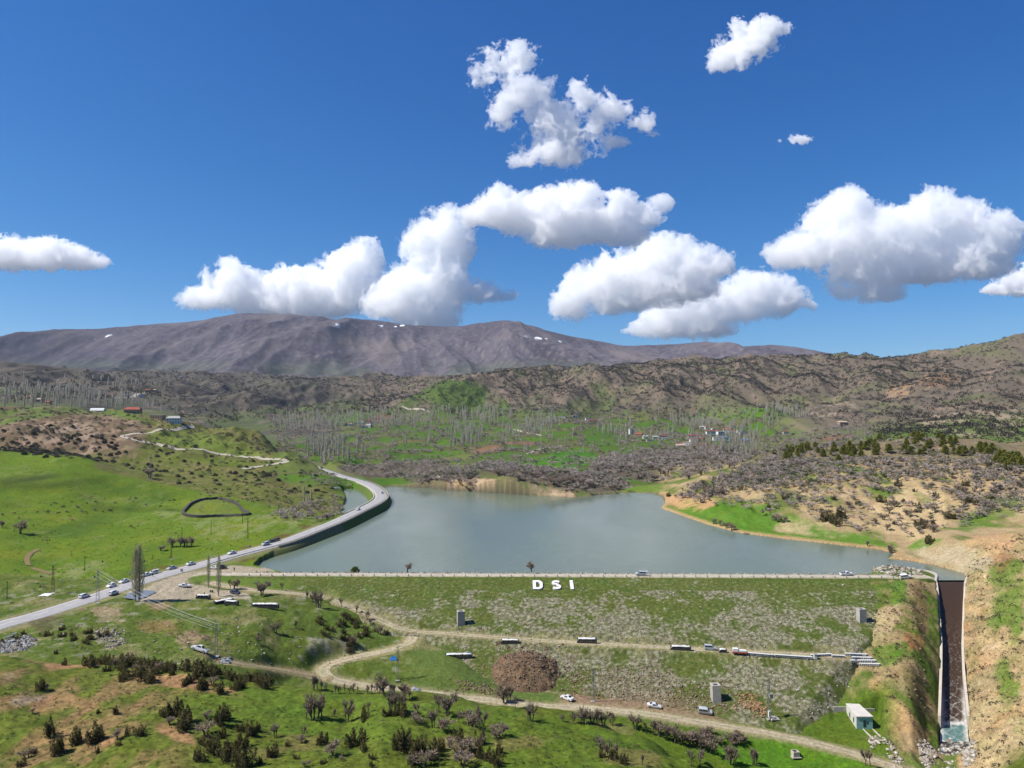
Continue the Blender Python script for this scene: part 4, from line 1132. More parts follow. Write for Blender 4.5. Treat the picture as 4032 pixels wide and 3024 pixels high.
dx = np.arange(-150, 177.6, 0.55)
ds = np.concatenate([[-12, -9, -7.2, -6.4, -6.0, -5.0], np.arange(-4, 92, 0.5)])
DX, DS = np.meshgrid(dx, ds, indexing='ij')
DY = 302.4 + DAM_K * DX - DS
DZ = dam_top(DX, DY)
DZ = np.where(DS < 0.2, 2.15 + .03 * noise2(DX / 2, DY / 2, 63), DZ)
DZ = np.where(DS < -6.1, 2.15 - (-6.1 - DS) * 0.75, DZ)
dpx, dpy = project(DX, DY, DZ)
d1 = fbm(DX / 7, DY / 7, 201, 4); d2 = fbm(DX / 26, DY / 18, 202, 3); d3 = fbm(DX / 1.4, DY / 1.4, 203, 2)
DC = np.zeros(DX.shape + (3,)); DC[:] = A(96, 108, 50)


def dpaint(w, rgb):
    global DC
    w = np.clip(w, 0, 1)[..., None]
    DC = DC * (1 - w) + rgb * w


dpaint(sstep(0, .4, d2) * .7, A(106, 114, 60))
dpaint(sstep(.1, .4, d1) * .5, A(80, 104, 40))
# scree shows through the grass in bands
stony = sstep(-.05, .3, d2 + .6 * d1 + .3 * d3 - .02 + .25 * np.exp(-((DS - 27) / 7) ** 2) + .28 * np.exp(-((DS - 40) / 5) ** 2) + .2 * (DS > 48) - .5 * (DS < 10) - .25 * sstep(-40, -110, DX))
dpaint(stony * .55, A(146, 138, 112))
dpaint(stony * sstep(.05, .3, d3) * .6, A(178, 170, 156))
dpaint(stony * sstep(.05, .3, -d3) * .5, A(92, 90, 66))
dpaint(sstep(64, 70, DS + 4 * d1) * sstep(-70, -40, DX) * sstep(75, 40, DX + 8 * d1) * .8, A(150, 128, 104))
d_b, _ = dist_line(DX, DY, BERM[::2], reach=12)
dpaint(sstep(3.6, 2.0, d_b + .8 * d1) * .8, A(176, 160, 124))
dpaint((np.abs(d_b) < .55 + .3 * d3) * .7, A(128, 132, 70))
dpaint(sstep(7, 4, d_b) * (DS < 60) * (d_b > 2.4) * sstep(-.2, .2, d1) * .5, A(150, 146, 92))
dpaint(sstep(.4, -.1, DS) * 1.0, A(196, 184, 162))
dpaint((DS < -6.05) * 1.0, A(170, 162, 146))
dpaint(sstep(.2, .45, d3) * .35 * (DS > 1), A(150, 146, 110))
dpaint(sstep(.2, .45, -d3) * .35 * (DS > 1), A(70, 92, 34))
DC *= (1 + .3 * d3 + .18 * d1)[..., None]
dam_me = mesh_np('dam', np.stack([DX, DY, DZ], -1).reshape(-1, 3), grid_faces(len(dx), len(ds))[:, ::-1])
vcol(dam_me, 'land_cover', np.clip(DC, .01, .9).reshape(-1, 3))
dam = tag(obj('dam', dam_me, M_EARTH), 'long straight earth dam with a grassy stony face holding back the reservoir', 'dam')


def ribbon(path, half, dz=0.0, skirt=0.6, wob=0.0, nacross=5, seed=0):
    """strip along a path with small side skirts; returns vertices, faces, across (-1..1), along (m)"""
    P = np.asarray(path)
    T = np.gradient(P[:, :2], axis=0); T /= np.linalg.norm(T, axis=1)[:, None] + 1e-9
    Nn = np.stack([T[:, 1], -T[:, 0]], -1)
    L = np.concatenate([[0], np.cumsum(np.linalg.norm(np.diff(P[:, :2], axis=0), axis=1))])
    hl = half * (1 + wob * noise2(L / 5.0, L * 0 + .5, seed)); hr = half * (1 + wob * noise2(L / 5.0, L * 0 + .5, seed + 1))
    us = list(np.linspace(-1, 1, nacross))
    cols, ac = [], []
    for u in [us[0]] + us + [us[-1]]:
        k = len(cols)
        h = np.where(u < 0, hl, hr) * u
        sk = (k == 0 or k == nacross + 1)
        off = np.sign(u) * skirt if sk else 0
        p = np.concatenate([P[:, :2] + Nn * (h + off)[:, None], (P[:, 2] + dz - (skirt * .8 if sk else 0))[:, None]], 1)
        cols.append(p); ac.append(np.full(len(P), u))
    V = np.stack(cols, 1); n, m = V.shape[:2]
    return V.reshape(-1, 3), grid_faces(n, m), np.stack(ac, 1).ravel(), np.repeat(L, m)


def dup_strip(V, F): return V, F


# main road
M_ASPHALT = plain('asphalt', tuple(A(208, 204, 202)), .9, var=.10, scale=.35)
M_LINE = plain('road_paint', (.8, .8, .78), .7)
V, F, _, _ = ribbon(ROAD, 4.1, 0.02, .9)
tag(obj('road', mesh_np('road', V, F), M_ASPHALT), 'grey two-lane asphalt road curving along the lake', None, None, 'structure')


def offset_path(path, off, dz):
    P = np.asarray(path).copy()
    T = np.gradient(P[:, :2], axis=0); T /= np.linalg.norm(T, axis=1)[:, None]
    P[:, 0] += T[:, 1] * off; P[:, 1] -= T[:, 0] * off; P[:, 2] += dz
    return P


V1, F1, _, _ = ribbon(offset_path(ROAD, 3.7, .03), .09, 0, .01, nacross=2)
V2, F2, _, _ = ribbon(offset_path(ROAD, -3.7, .03), .09, 0, .01, nacross=2)
allV, allF, k = [V1, V2], [F1, F2 + len(V1)], len(V1) + len(V2)
ctr = offset_path(smooth_path([tuple(p) for p in ROAD[::4]], 1.5), 0, .03)
for i in range(0, len(ctr) - 4, 7):
    Vd, Fd, _, _ = ribbon(ctr[i:i + 4], .08, 0, .01, nacross=2)
    allV.append(Vd); allF.append(Fd + k); k += len(Vd)
tag(obj('road_markings', mesh_np('road_markings', np.concatenate(allV), np.concatenate(allF)), M_LINE), 'white edge lines and dashes on the asphalt road', None, None, 'structure')


def track(name, path, half, label, seed, rgb=A(196, 182, 152), mid=A(150, 146, 100), midw=.7):
    V, F, ac, al = ribbon(path, half, 0.05, .5, wob=.28, nacross=13, seed=seed)
    n1 = noise2(V[:, 0] / 1.3, V[:, 1] / 1.3, seed + 5); n2 = fbm(V[:, 0] / 6, V[:, 1] / 6, seed + 6, 3)
    c = np.zeros((len(V), 3)) + rgb
    w = sstep(.32, .12, np.abs(ac) + .15 * n1 + .2 * n2) * midw
    c = c * (1 - w[:, None]) + mid * w[:, None]
    w = sstep(.72, 1.0, np.abs(ac) + .2 * n1) * .7
    c = c * (1 - w[:, None]) + A(140, 136, 84) * w[:, None]
    c *= (1 + .1 * n1 + .12 * n2)[:, None]
    V[:, 2] += .03 * n1
    me = mesh_np(name, V, F)
    vcol(me, 'land_cover', c)
    return tag(obj(name, me, M_EARTH), label, None, None, 'structure')


track('dirt_track', TRACK_LOW, 2.1, 'pale dirt track bending round and running along the valley floor below the dam', 301, midw=.35)
track('dirt_track', TRACK_UP, 1.9, 'pale dirt track slanting down from the road along the left end of the dam', 302, midw=.5)
track('dirt_track', BERM[2:], 1.6, 'rutted track along the berm halfway down the dam face', 303)
track('dirt_track', TRACK_SIDE, 1.5, 'faint track leading left off the bend below the parked pickup', 304, rgb=A(182, 164, 130))
CR = smooth_path([(x, 302.4 + DAM_K * x + 2.75, 2.2) for x in range(-122, 160, 12)] + [(165, 302.8, 2.2)], 2.0)
CR = np.vstack([smooth_path([at_z(440, 1238, 2.3), at_z(480, 1240, 2.2), tuple(CR[0])], 2.0)[:-1], CR])
track('crest_road', CR, 2.3, 'pale concrete road along the crest of the dam', 305, rgb=A(206, 196, 178), mid=A(198, 188, 170), midw=.5)
LAYBY = smooth_path([at_z(300, 1287, 2.1), at_z(345, 1278, 2.1), at_z(400, 1268, 2.0), at_z(460, 1272, 1.5), at_z(520, 1283, 1.0)], 2.0)
track('gravel_yard', LAYBY, 5.0, 'gravel lay-by where cars park below the road junction', 306, rgb=A(188, 176, 154), mid=A(180, 168, 146), midw=.3)

# lake
M_WATER = bpy.data.materials.new('lake_water')
M_WATER.use_nodes = True
nt = M_WATER.node_tree; b = nt.nodes['Principled BSDF']
b.inputs['Base Color'].default_value = (.108, .136, .098, 1)
b.inputs['IOR'].default_value = 1.33
tc = N(nt, 'ShaderNodeTexCoord')
mp = N(nt, 'ShaderNodeMapping'); mp.inputs['Scale'].default_value = (1, .55, 1)
n1 = N(nt, 'ShaderNodeTexNoise', Scale=.55, Detail=5.0, Roughness=.65)
n2 = N(nt, 'ShaderNodeTexNoise', Scale=.013, Detail=3.0)
nt.links.new(tc.outputs['Object'], mp.inputs[0]); nt.links.new(mp.outputs[0], n1.inputs['Vector']); nt.links.new(mp.outputs[0], n2.inputs['Vector'])
# calm slicks and wind-ruffled water
mr = N(nt, 'ShaderNodeMapRange'); mr.inputs[1].default_value = .4; mr.inputs[2].default_value = .6; mr.inputs[3].default_value = .15; mr.inputs[4].default_value = .24
nt.links.new(n2.outputs[0], mr.inputs[0]); nt.links.new(mr.outputs[0], b.inputs['Roughness'])
cr = N(nt, 'ShaderNodeMapRange'); cr.inputs[1].default_value = .35; cr.inputs[2].default_value = .65; cr.inputs[3].default_value = .92; cr.inputs[4].default_value = 1.10
nt.links.new(n2.outputs[0], cr.inputs[0])
cm = N(nt, 'ShaderNodeMix', data_type='RGBA', blend_type='MULTIPLY'); cm.inputs[0].default_value = 1; cm.inputs[6].default_value = (.108, .136, .098, 1)
nt.links.new(cr.outputs[0], cm.inputs[7]); nt.links.new(cm.outputs[2], b.inputs['Base Color'])
bp = N(nt, 'ShaderNodeBump', Strength=.22, Distance=.25)
nt.links.new(n1.outputs[0], bp.inputs['Height']); nt.links.new(bp.outputs[0], b.inputs['Normal'])
wp = [(-185, 318), (-132, 311.2), (0, 309.4), (150, 307.2), (176, 305.2), (188, 305.2), (205, 305.2), (215, 312), (215, 380), (150, 660), (-185, 660)]
tag(obj('lake_water', mesh_np('lake_water', np.array([(x, y, 0) for x, y in wp]), np.array([list(range(len(wp)))])), M_WATER), 'calm grey-green reservoir behind the dam', None, None, 'structure')

# spillway: side walls, weir, chute bed, water
M_CONC = plain('pale_concrete', tuple(A(246, 234, 216)), .9, var=.12, scale=.8, bump=.1)
M_CONC_OLD = plain('weathered_concrete', tuple(A(222, 216, 204)), .9, var=.22, scale=.9, bump=.15)
spill = empty('spillway', (float(SPX(262.)), 262, float(chute_z(262.))))
tag(spill, 'long concrete spillway chute carrying brown water down beside the dam', 'spillway')
sp0 = np.array(spill.location)


def wall_strip(path, thick, zb, cap=0.0):
    """upright wall along path (x, y, ztop) down to zb below the top"""
    P = np.asarray(path); T = np.gradient(P[:, :2], axis=0); T /= np.linalg.norm(T, axis=1)[:, None]
    Nn = np.stack([T[:, 1], -T[:, 0]], -1) * thick / 2
    a = np.column_stack([P[:, :2] + Nn, P[:, 2]]); c = np.column_stack([P[:, :2] - Nn, P[:, 2]])
    a2 = a.copy(); a2[:, 2] -= zb; c2 = c.copy(); c2[:, 2] -= zb
    V = np.stack([a2, a, c, c2], 1); n = len(P)
    F = []
    for i in range(n - 1):
        for q in range(4):
            F.append((i * 4 + q, (i + 1) * 4 + q, (i + 1) * 4 + (q + 1) % 4, i * 4 + (q + 1) % 4))
    F += [(3, 2, 1, 0), (n * 4 - 4, n * 4 - 3, n * 4 - 2, n * 4 - 1)]
    return V.reshape(-1, 3), np.array(F)


ys = np.arange(228.5, 303.1, 2.1)
for sgn in (-1, 1):
    zt = np.interp(ys, [228, 231, 262, 285, 296, 303], [-23.6, -23.2, -12.2, -4.2, -0.2, 1.0])
    W = np.column_stack([SPX(ys) + sgn * (SPW(ys) + .45), ys, zt])
    if sgn < 0:
        top = smooth_path([tuple(W[-1]), at_z(2022, 1240, 1.1), at_z(2010, 1234, 1.0), at_z(1985, 1229, .9)], 1.5)
    else:
        top = smooth_path([tuple(W[-1]), at_z(2091, 1244, 1.1), at_z(2098, 1241, 1.1), at_z(2118, 1240, 1.2)], 1.5)
        W = np.vstack([[W[0] + (4.5, -1.5, -1)], [W[0] + (1.5, -.6, -.4)], W])
    W = np.vstack([W, top[1:]])
    V, F = wall_strip(W, .8, 5.5)
    obj('side_wall', mesh_np('side_wall', V - sp0, F, False), M_CONC, spill)
yy = np.arange(222, 304, 1.0)
V = np.stack([np.column_stack([SPX(yy) + s * (SPW(yy) + .2), yy, chute_z(yy) - .25]) for s in (-1, 1)], 1).reshape(-1, 3)
obj('chute_bed', mesh_np('chute_bed', V - sp0, grid_faces(len(yy), 2)), M_CONC_OLD, spill)

M_FOAM = bpy.data.materials.new('brown_running_water')
M_FOAM.use_nodes = True
nt = M_FOAM.node_tree; b = nt.nodes['Principled BSDF']
at = N(nt, 'ShaderNodeAttribute', attribute_name='land_cover')
nt.links.new(at.outputs['Color'], b.inputs['Base Color'])
b.inputs['Roughness'].default_value = .5
b.inputs['Specular IOR Level'].default_value = .25
tc = N(nt, 'ShaderNodeTexCoord'); n1 = N(nt, 'ShaderNodeTexNoise', Scale=1.6, Detail=4.0)
nt.links.new(tc.outputs['Object'], n1.inputs['Vector'])
bp = N(nt, 'ShaderNodeBump', Strength=.4, Distance=.15); nt.links.new(n1.outputs[0], bp.inputs['Height']); nt.links.new(bp.outputs[0], b.inputs['Normal'])
yy = np.arange(221, 303, .35); uu = np.linspace(-1, 1, 41)
UU, YY = np.meshgrid(uu, yy, indexing='ij')
XX = SPX(YY) + UU * (SPW(YY) + .1)
ZZ = chute_z(YY) + .12
low = sstep(254, 238, YY)
# shock waves cross from wall to wall further down the chute
ph = (YY * .42); v1 = np.abs(((UU * 1.5 + ph + .35 * noise2(UU * 3, YY / 2, 71)) % 2) - 1); v2 = np.abs(((-UU * 1.5 + ph + .35 * noise2(UU * 3, YY / 2, 72)) % 2) - 1)
crest = np.maximum(sstep(.84, 1.0, v1), sstep(.84, 1.0, v2))
ZZ += low * .16 * crest + .04 * noise2(XX * 1.2, YY, 73)
foam = low * (crest * (.42 + .35 * noise2(XX * .8, YY * .5, 77)).clip(.05, .6) + sstep(.55, .98, np.abs(UU)) * sstep(252, 238, YY) * .75 + sstep(.1, .5, fbm(XX * 1.1, YY * .6, 74, 3)) * .3 * sstep(245, 232, YY))
foam = np.maximum(foam, sstep(1.3, .3, np.abs(YY - 231.2 + .5 * noise2(UU * 4, YY, 75))) * .95)
foam = np.maximum(foam, sstep(.3, .55, noise2(XX * 1.5, YY * 1.1, 76)) * .2 * sstep(285, 262, YY))
pool = sstep(231, 230, YY)
c = A(74, 56, 40)[None, None] * (1 - pool[..., None]) + A(92, 132, 128) * pool[..., None]
c = c * (1 - foam[..., None]) + np.array([.45, .44, .42]) * foam[..., None]
wm = mesh_np('spillway_water', np.stack([XX, YY, ZZ], -1).reshape(-1, 3), grid_faces(len(uu), len(yy)))
vcol(wm, 'land_cover', c.reshape(-1, 3))
tag(obj('spillway_water', wm, M_FOAM), 'brown water running down the chute and breaking into foam', None, None, 'structure')
# the stream below the stilling pool
SX, SY = np.meshgrid(np.arange(-26, 9, .5), np.arange(176, 222.5, .5), indexing='ij')
sxw = SX + SPX(SY)
szw = np.interp(SY, [176, 200, 222], [-29.9, -29.2, -28.4]) + .1 * noise2(sxw / 1.4, SY / 1.4, 81)
fo = sstep(.0, .45, fbm(sxw / 2.2, SY / 2.2, 82, 3) + .2 * sstep(214, 200, SY))
c = A(74, 70, 60)[None, None] * (1 - fo[..., None]) + np.array([.44, .45, .44]) * fo[..., None]
wm = mesh_np('stream', np.stack([sxw, SY, szw], -1).reshape(-1, 3), grid_faces(*SX.shape))
vcol(wm, 'land_cover', c.reshape(-1, 3))
tag(obj('stream', wm, M_FOAM), 'foaming stream running off from the foot of the spillway', None, None, 'structure')

# retaining wall of the causeway: lake side and pond side
M_STONE = plain('wall_stone', tuple(A(214, 202, 184)), .95, var=.35, scale=.9, bump=.3)
i0 = int(np.argmin(np.hypot(ROAD[:, 0] - at_z(585, 1179, 3)[0], ROAD[:, 1] - at_z(585, 1179, 3)[1])))
i1 = int(np.argmin(np.hypot(ROAD[:, 0] - at_z(777, 1039, 5)[0], ROAD[:, 1] - at_z(777, 1039, 5)[1])))
ip = int(np.argmin(np.hypot(ROAD[:, 0] - at_z(760, 1111, 4)[0], ROAD[:, 1] - at_z(760, 1111, 4)[1])))
V, F = wall_strip(offset_path(ROAD[i0:i1 + 1], 5.3, .55), .7, 6.5)
tag(obj('retaining_wall', mesh_np('retaining_wall', V, F, False), M_STONE), 'stone retaining wall holding the curved road above the lake', 'wall')
V, F = wall_strip(offset_path(ROAD[ip:i1 - 1], -5.3, .35), .6, 6.0)
tag(obj('retaining_wall', mesh_np('retaining_wall', V, F, False), M_CONC), 'pale concrete wall on the pond side of the road bend', 'wall')
# ------------------------------------------------------------------ vegetation
def cover_material(name, trans=0.35):
    """thin leaves and twigs: light falls on them and shines through them"""
    m = bpy.data.materials.new(name)
    m.use_nodes = True
    nt = m.node_tree
    nt.nodes.remove(nt.nodes['Principled BSDF'])
    out = nt.nodes['Material Output']
    at = N(nt, 'ShaderNodeAttribute', attribute_name='land_cover')
    d = N(nt, 'ShaderNodeBsdfDiffuse'); t = N(nt, 'ShaderNodeBsdfTranslucent')
    mx = N(nt, 'ShaderNodeMixShader'); mx.inputs[0].default_value = trans
    nt.links.new(at.outputs['Color'], d.inputs['Color']); nt.links.new(at.outputs['Color'], t.inputs['Color'])
    nt.links.new(d.outputs[0], mx.inputs[1]); nt.links.new(t.outputs[0], mx.inputs[2])
    nt.links.new(mx.outputs[0], out.inputs['Surface'])
    return m


M_LEAF = cover_material('foliage')
M_BARK = plain('bark', (.12, .095, .075), .95, var=.3, scale=3)
M_BARK_PALE = plain('pale_bark', (.32, .30, .25), .95, var=.3, scale=3)


def quads(cen, up, side, hu, hs):
    """leaf or twig faces: centre, long axis, cross axis, half sizes"""
    a = up * hu[:, None]; b = side * hs[:, None]
    V = np.stack([cen - a - b, cen - a + b, cen + a + b * .5, cen + a - b * .5], 1)
    n = len(cen)
    return V.reshape(-1, 3), np.arange(n * 4).reshape(n, 4)


def unit(v): return v / (np.linalg.norm(v, axis=-1, keepdims=True) + 1e-9)


def tube(p, q, r0, r1, k=5):
    d = unit(np.asarray(q, float) - p); a = unit(np.cross(d, [.3, .2, .93])); b = np.cross(d, a)
    t = np.arange(k) * 2 * pi / k
    ring = np.cos(t)[:, None] * a + np.sin(t)[:, None] * b
    V = np.concatenate([p + ring * r0, q + ring * r1])
    F = [(i, (i + 1) % k, k + (i + 1) % k, k + i) for i in range(k)]
    return V, np.array(F)


def merge(parts):
    Vs, Fs, o = [], [], 0
    for V, F in parts:
        Vs.append(V); Fs.append(F + o); o += len(V)
    return np.concatenate(Vs), np.concatenate(Fs)


PLANT_K = .72


def mk(name, V, F, col=None):
    me = mesh_np(name, V, F, smooth=False)
    if col is not None: vcol(me, 'land_cover', np.asarray(col) * PLANT_K)
    return me


def juniper_meshes(seed, n=850, dark=(.125, .108, .060), tip=(.30, .265, .095)):
    """unit-height bush: upright plumes of short sprays round a few stems"""
    r = np.random.default_rng(seed)
    cen, up, tips = [], [], []
    k = r.integers(5, 10)
    stems = []
    for i in range(k):
        a = r.uniform(0, 2 * pi); rad = r.uniform(.05, .48) * (i > 0)
        h = r.uniform(.5, .85) if i else 1.0
        base = np.array([cos(a) * rad, sin(a) * rad, 0.0]); top = base * 1.35 + [0, 0, h]
        stems.append(tube(base * .35, base * .9 + [0, 0, h * .6], .022, .010, 4))
        m = int(n / k)
        t = r.beta(1.1, 1.3, m); ang = r.uniform(0, 2 * pi, m)
        w = .27 * h * (1 - t) ** .7 * (.35 + .65 * np.minimum(1, t * 5)) * np.sqrt(r.uniform(.15, 1.2, m))
        p = base + (top - base) * t[:, None] + np.stack([np.cos(ang) * w, np.sin(ang) * w, np.zeros(m)], -1)
        cen.append(p); up.append(unit(np.stack([np.cos(ang) * .55, np.sin(ang) * .55, np.full(m, .8)], -1) + r.normal(0, .3, (m, 3))))
        tips.append(np.clip(t * .7 + r.normal(0, .25, m), 0, 1))
    cen = np.concatenate(cen); up = np.concatenate(up); tips = np.concatenate(tips)
    cen[:, 2] = np.maximum(cen[:, 2], .02)
    m = len(cen)
    side = unit(np.cross(up, r.normal(0, 1, (m, 3))))
    V, F = quads(cen, up, side, r.uniform(.035, .075, m), r.uniform(.014, .034, m))
    c = np.array(dark) * (1 - tips[:, None]) + np.array(tip) * tips[:, None] * r.uniform(.6, 1.1, (m, 1))
    return mk('foliage', V, F, np.repeat(c, 4, 0)), mk('stem', *merge(stems))


def bare_meshes(seed, slim=.5, trunks=1, twigs=380, rgb=(.40, .315, .235), thick=.026, wide=.010):
    """unit-height leafless tree: forked limbs and a haze of fine twigs"""
    r = np.random.default_rng(seed)
    limbs, ends = [], []

    def grow(p, d, L, rad, lev):
        q = p + d * L
        limbs.append(tube(p, q, rad, rad * .65, 5 if lev == 0 else 3))
        if lev >= 3:
            ends.append((p, q)); return
        for _ in range(r.integers(3, 5) if lev < 2 else r.integers(2, 4)):
            nd = unit(d + r.normal(0, .55, 3) * [slim * 1.7, slim * 1.7, .45] + [0, 0, .12])
            grow(p + d * L * r.uniform(.45, 1.0), nd, L * r.uniform(.55, .85), rad * .62, lev + 1)
        if lev: ends.append((p, q))
    for i in range(trunks):
        a = r.uniform(0, 2 * pi); b = np.array([cos(a), sin(a), 0]) * .06 * (trunks > 1)
        grow(b, unit(np.array([b[0] * 3, b[1] * 3, 1.0]) + r.normal(0, .08, 3)), .27, thick, 0)
    E = np.array(ends); j = r.integers(0, len(E), twigs); t = r.uniform(.1, 1.1, (twigs, 1))
    st = E[j, 0] * (1 - t) + E[j, 1] * t
    dr = unit(unit(E[j, 1] - E[j, 0]) * .6 + r.normal(0, .55, (twigs, 3)) * [slim * 1.4, slim * 1.4, .8] + [0, 0, .25])
    ln = r.uniform(.05, .17, twigs)
    V, F = quads(st + dr * ln[:, None] * .5, dr, unit(np.cross(dr, r.normal(0, 1, (twigs, 3)))), ln * .5, np.full(twigs, wide))
    LV, LF = merge(limbs)
    s = 1.0 / max(V[:, 2].max(), .2)
    c = np.array(rgb) * r.uniform(.7, 1.25, (twigs, 1))
    return mk('twigs', V * s, F, np.repeat(c, 4, 0)), mk('trunk', LV * s, LF)


def poplar_meshes(seed, twigs=430, rgb=(.80, .74, .61), wide=.0060):
    r = np.random.default_rng(seed)
    limbs = [tube(np.zeros(3), np.array([.0, 0, .5]), .016, .011), tube(np.array([0, 0, .5]), np.array([.004, 0, .98]), .011, .002, 4)]
    t = .12 + .86 * r.beta(1.3, 1.2, twigs)
    wid = .085 * np.sin(np.clip((t - .08) / .95, 0, 1) ** .8 * pi) ** .7 * r.uniform(.75, 1.15)
    a = r.uniform(0, 2 * pi, twigs); rr = wid * np.sqrt(r.uniform(0, 1, twigs))
    cen = np.stack([np.cos(a) * rr, np.sin(a) * rr, t], -1)
    dr = unit(np.stack([np.cos(a) * .25, np.sin(a) * .25, np.ones(twigs)], -1) + r.normal(0, .1, (twigs, 3)))
    V, F = quads(cen, dr, unit(np.cross(dr, r.normal(0, 1, (twigs, 3)))), r.uniform(.03, .075, twigs), np.full(twigs, wide))
    c = np.array(rgb) * r.uniform(.7, 1.2, (twigs, 1))
    return mk('twigs', V, F, np.repeat(c, 4, 0)), mk('trunk', *merge(limbs))


def pine_meshes(seed, n=520, dark=(.12, .155, .035), tip=(.46, .43, .08)):
    r = np.random.default_rng(seed)
    t = r.beta(1.0, 1.25, n) ** .9
    whorl = .82 + .18 * np.sin(t * 34 + r.uniform(0, 6))
    w = (.36 * (1 - t) ** .75 + .02) * whorl
    a = r.uniform(0, 2 * pi, n); u = np.sqrt(r.uniform(.2, 1, n))
    cen = np.stack([np.cos(a) * w * u, np.sin(a) * w * u, .16 + .84 * t], -1) + r.normal(0, .012, (n, 3))
    up = unit(np.stack([np.cos(a), np.sin(a), np.full(n, .55)], -1) + r.normal(0, .3, (n, 3)))
    V, F = quads(cen, up, unit(np.cross(up, r.normal(0, 1, (n, 3)))), r.uniform(.04, .085, n), r.uniform(.022, .045, n))
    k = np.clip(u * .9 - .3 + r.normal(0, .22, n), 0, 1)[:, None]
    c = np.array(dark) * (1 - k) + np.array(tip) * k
    return mk('foliage', V, F, np.repeat(c, 4, 0)), mk('trunk', *tube(np.zeros(3), np.array([0, 0, .8]), .03, .008))


def scrub_mesh(seed, n=70, rgb=(.062, .060, .046), var=.35):
    """low rounded bush of unit height for the middle distance"""
    r = np.random.default_rng(seed)
    a = r.uniform(0, 2 * pi, n); z = r.uniform(0, 1, n); w = .75 * np.sqrt(np.maximum(0, 1 - z ** 2)) * r.uniform(.55, 1.1, n)
    cen = np.stack([np.cos(a) * w, np.sin(a) * w, .08 + .8 * z], -1)
    up = unit(cen - [0, 0, .1] + r.normal(0, .35, (n, 3)))
    V, F = quads(cen, up, unit(np.cross(up, r.normal(0, 1, (n, 3)))), r.uniform(.13, .26, n), r.uniform(.08, .16, n))
    c = np.array(rgb) * (1 + var * r.uniform(-1, 1, (n, 1)))
    return V, F, np.repeat(c, 4, 0)


def region_points(poly, dmin, dmax, n, seed, cond=None, jit=1.0):
    """n points spread evenly over the ground inside a photo polygon"""
    w = region(poly, dmin, dmax, jit)
    if cond is not None: w = w * cond
    ar = np.gradient(G_Y)[None, :] * GY * w * ((GZ > .15) | (GY < 300))
    ar = ar * (np.abs(GX / GY) < .80)
    p = ar.ravel(); s = p.sum()
    if s <= 0: return np.zeros((0, 3))
    r = np.random.default_rng(seed)
    i = r.choice(p.size, n, p=p / s)
    x = GX.ravel()[i]; y = GY.ravel()[i]
    dy = np.gradient(G_Y)[i % NY]
    x = x + r.uniform(-.5, .5, n) * y * .0016; y = y + r.uniform(-.5, .5, n) * dy
    dr, _ = dist_line(x, y, ROAD, reach=9)
    ok = dr > 7
    x, y = x[ok], y[ok]
    return np.column_stack([x, y, zat(x, y)])


def apparent(p, h): return h / p[1]


PROTO = {}


def proto(kind, k, builder):
    if (kind, k) not in PROTO: PROTO[(kind, k)] = builder(k)
    return PROTO[(kind, k)]


def plant(name, meshes, mats, pnames, p, h, w=1.0, rz=None, label=None, cat=None, group=None, parts=True):
    rz = random.uniform(0, 6.28) if rz is None else rz
    if parts:
        e = empty(name, (float(p[0]), float(p[1]), float(p[2]) - .03 * h), rz)
        e.scale = (h * w, h * w, h)
        for me, mt, pn in zip(meshes, mats, pnames):
            obj(pn, me, mt, e)
    else:
        e = obj(name, meshes[0], mats[0])
        e.location = (float(p[0]), float(p[1]), float(p[2]) - .03 * h); e.rotation_euler = (0, 0, rz); e.scale = (h * w, h * w, h)
    return tag(e, label, cat, group)


def juniper(p, h, label, group, w=1.0):
    plant('juniper_bush', proto('juniper', random.randrange(7), lambda k: juniper_meshes(500 + k)), (M_LEAF, M_BARK), ('foliage', 'stem'), p, h, w, None, label, 'bush', group)


def bare(p, h, label, group, w=1.0, form=0):
    kinds = [dict(slim=.36, twigs=300), dict(slim=.30, trunks=3, twigs=360), dict(slim=.7, trunks=2, twigs=460, thick=.034)]
    k = random.randrange(4)
    plant('bare_tree', proto(('bare', form), k, lambda k: bare_meshes(600 + k + 10 * form, **kinds[form])), (M_LEAF, M_BARK), ('twigs', 'trunk'), p, h, w, None, label, 'tree', group)


def poplar(p, h, label, group, w=1.0):
    plant('poplar_tree', proto('poplar', random.randrange(5), lambda k: poplar_meshes(700 + k, wide=.0085)), (M_LEAF, M_BARK_PALE), ('twigs', 'trunk'), p, h, w, None, label, 'tree', group)


def pine(p, h, label, group, w=1.0):
    plant('pine_tree', proto('pine', random.randrange(5), lambda k: pine_meshes(800 + k)), (M_LEAF, M_BARK), ('foliage', 'trunk'), p, h, w, None, label, 'tree', group)


def bake(name, items, label, cat, group=None):
    """one mesh of many far plants: items = (V, F, C, point, height, width)"""
    Vs, Fs, Cs, o = [], [], [], 0
    for V, F, c, p, h, w in items:
        a = random.uniform(0, 6.28); ca, sa = cos(a), sin(a)
        q = np.column_stack([(V[:, 0] * ca - V[:, 1] * sa) * h * w + p[0], (V[:, 0] * sa + V[:, 1] * ca) * h * w + p[1], V[:, 2] * h + p[2] - .04 * h])
        Vs.append(q); Fs.append(F + o); Cs.append(c); o += len(V)
    me = mk(name, np.concatenate(Vs), np.concatenate(Fs), np.concatenate(Cs))
    return tag(obj(name, me, M_LEAF), label, cat, group, 'stuff')


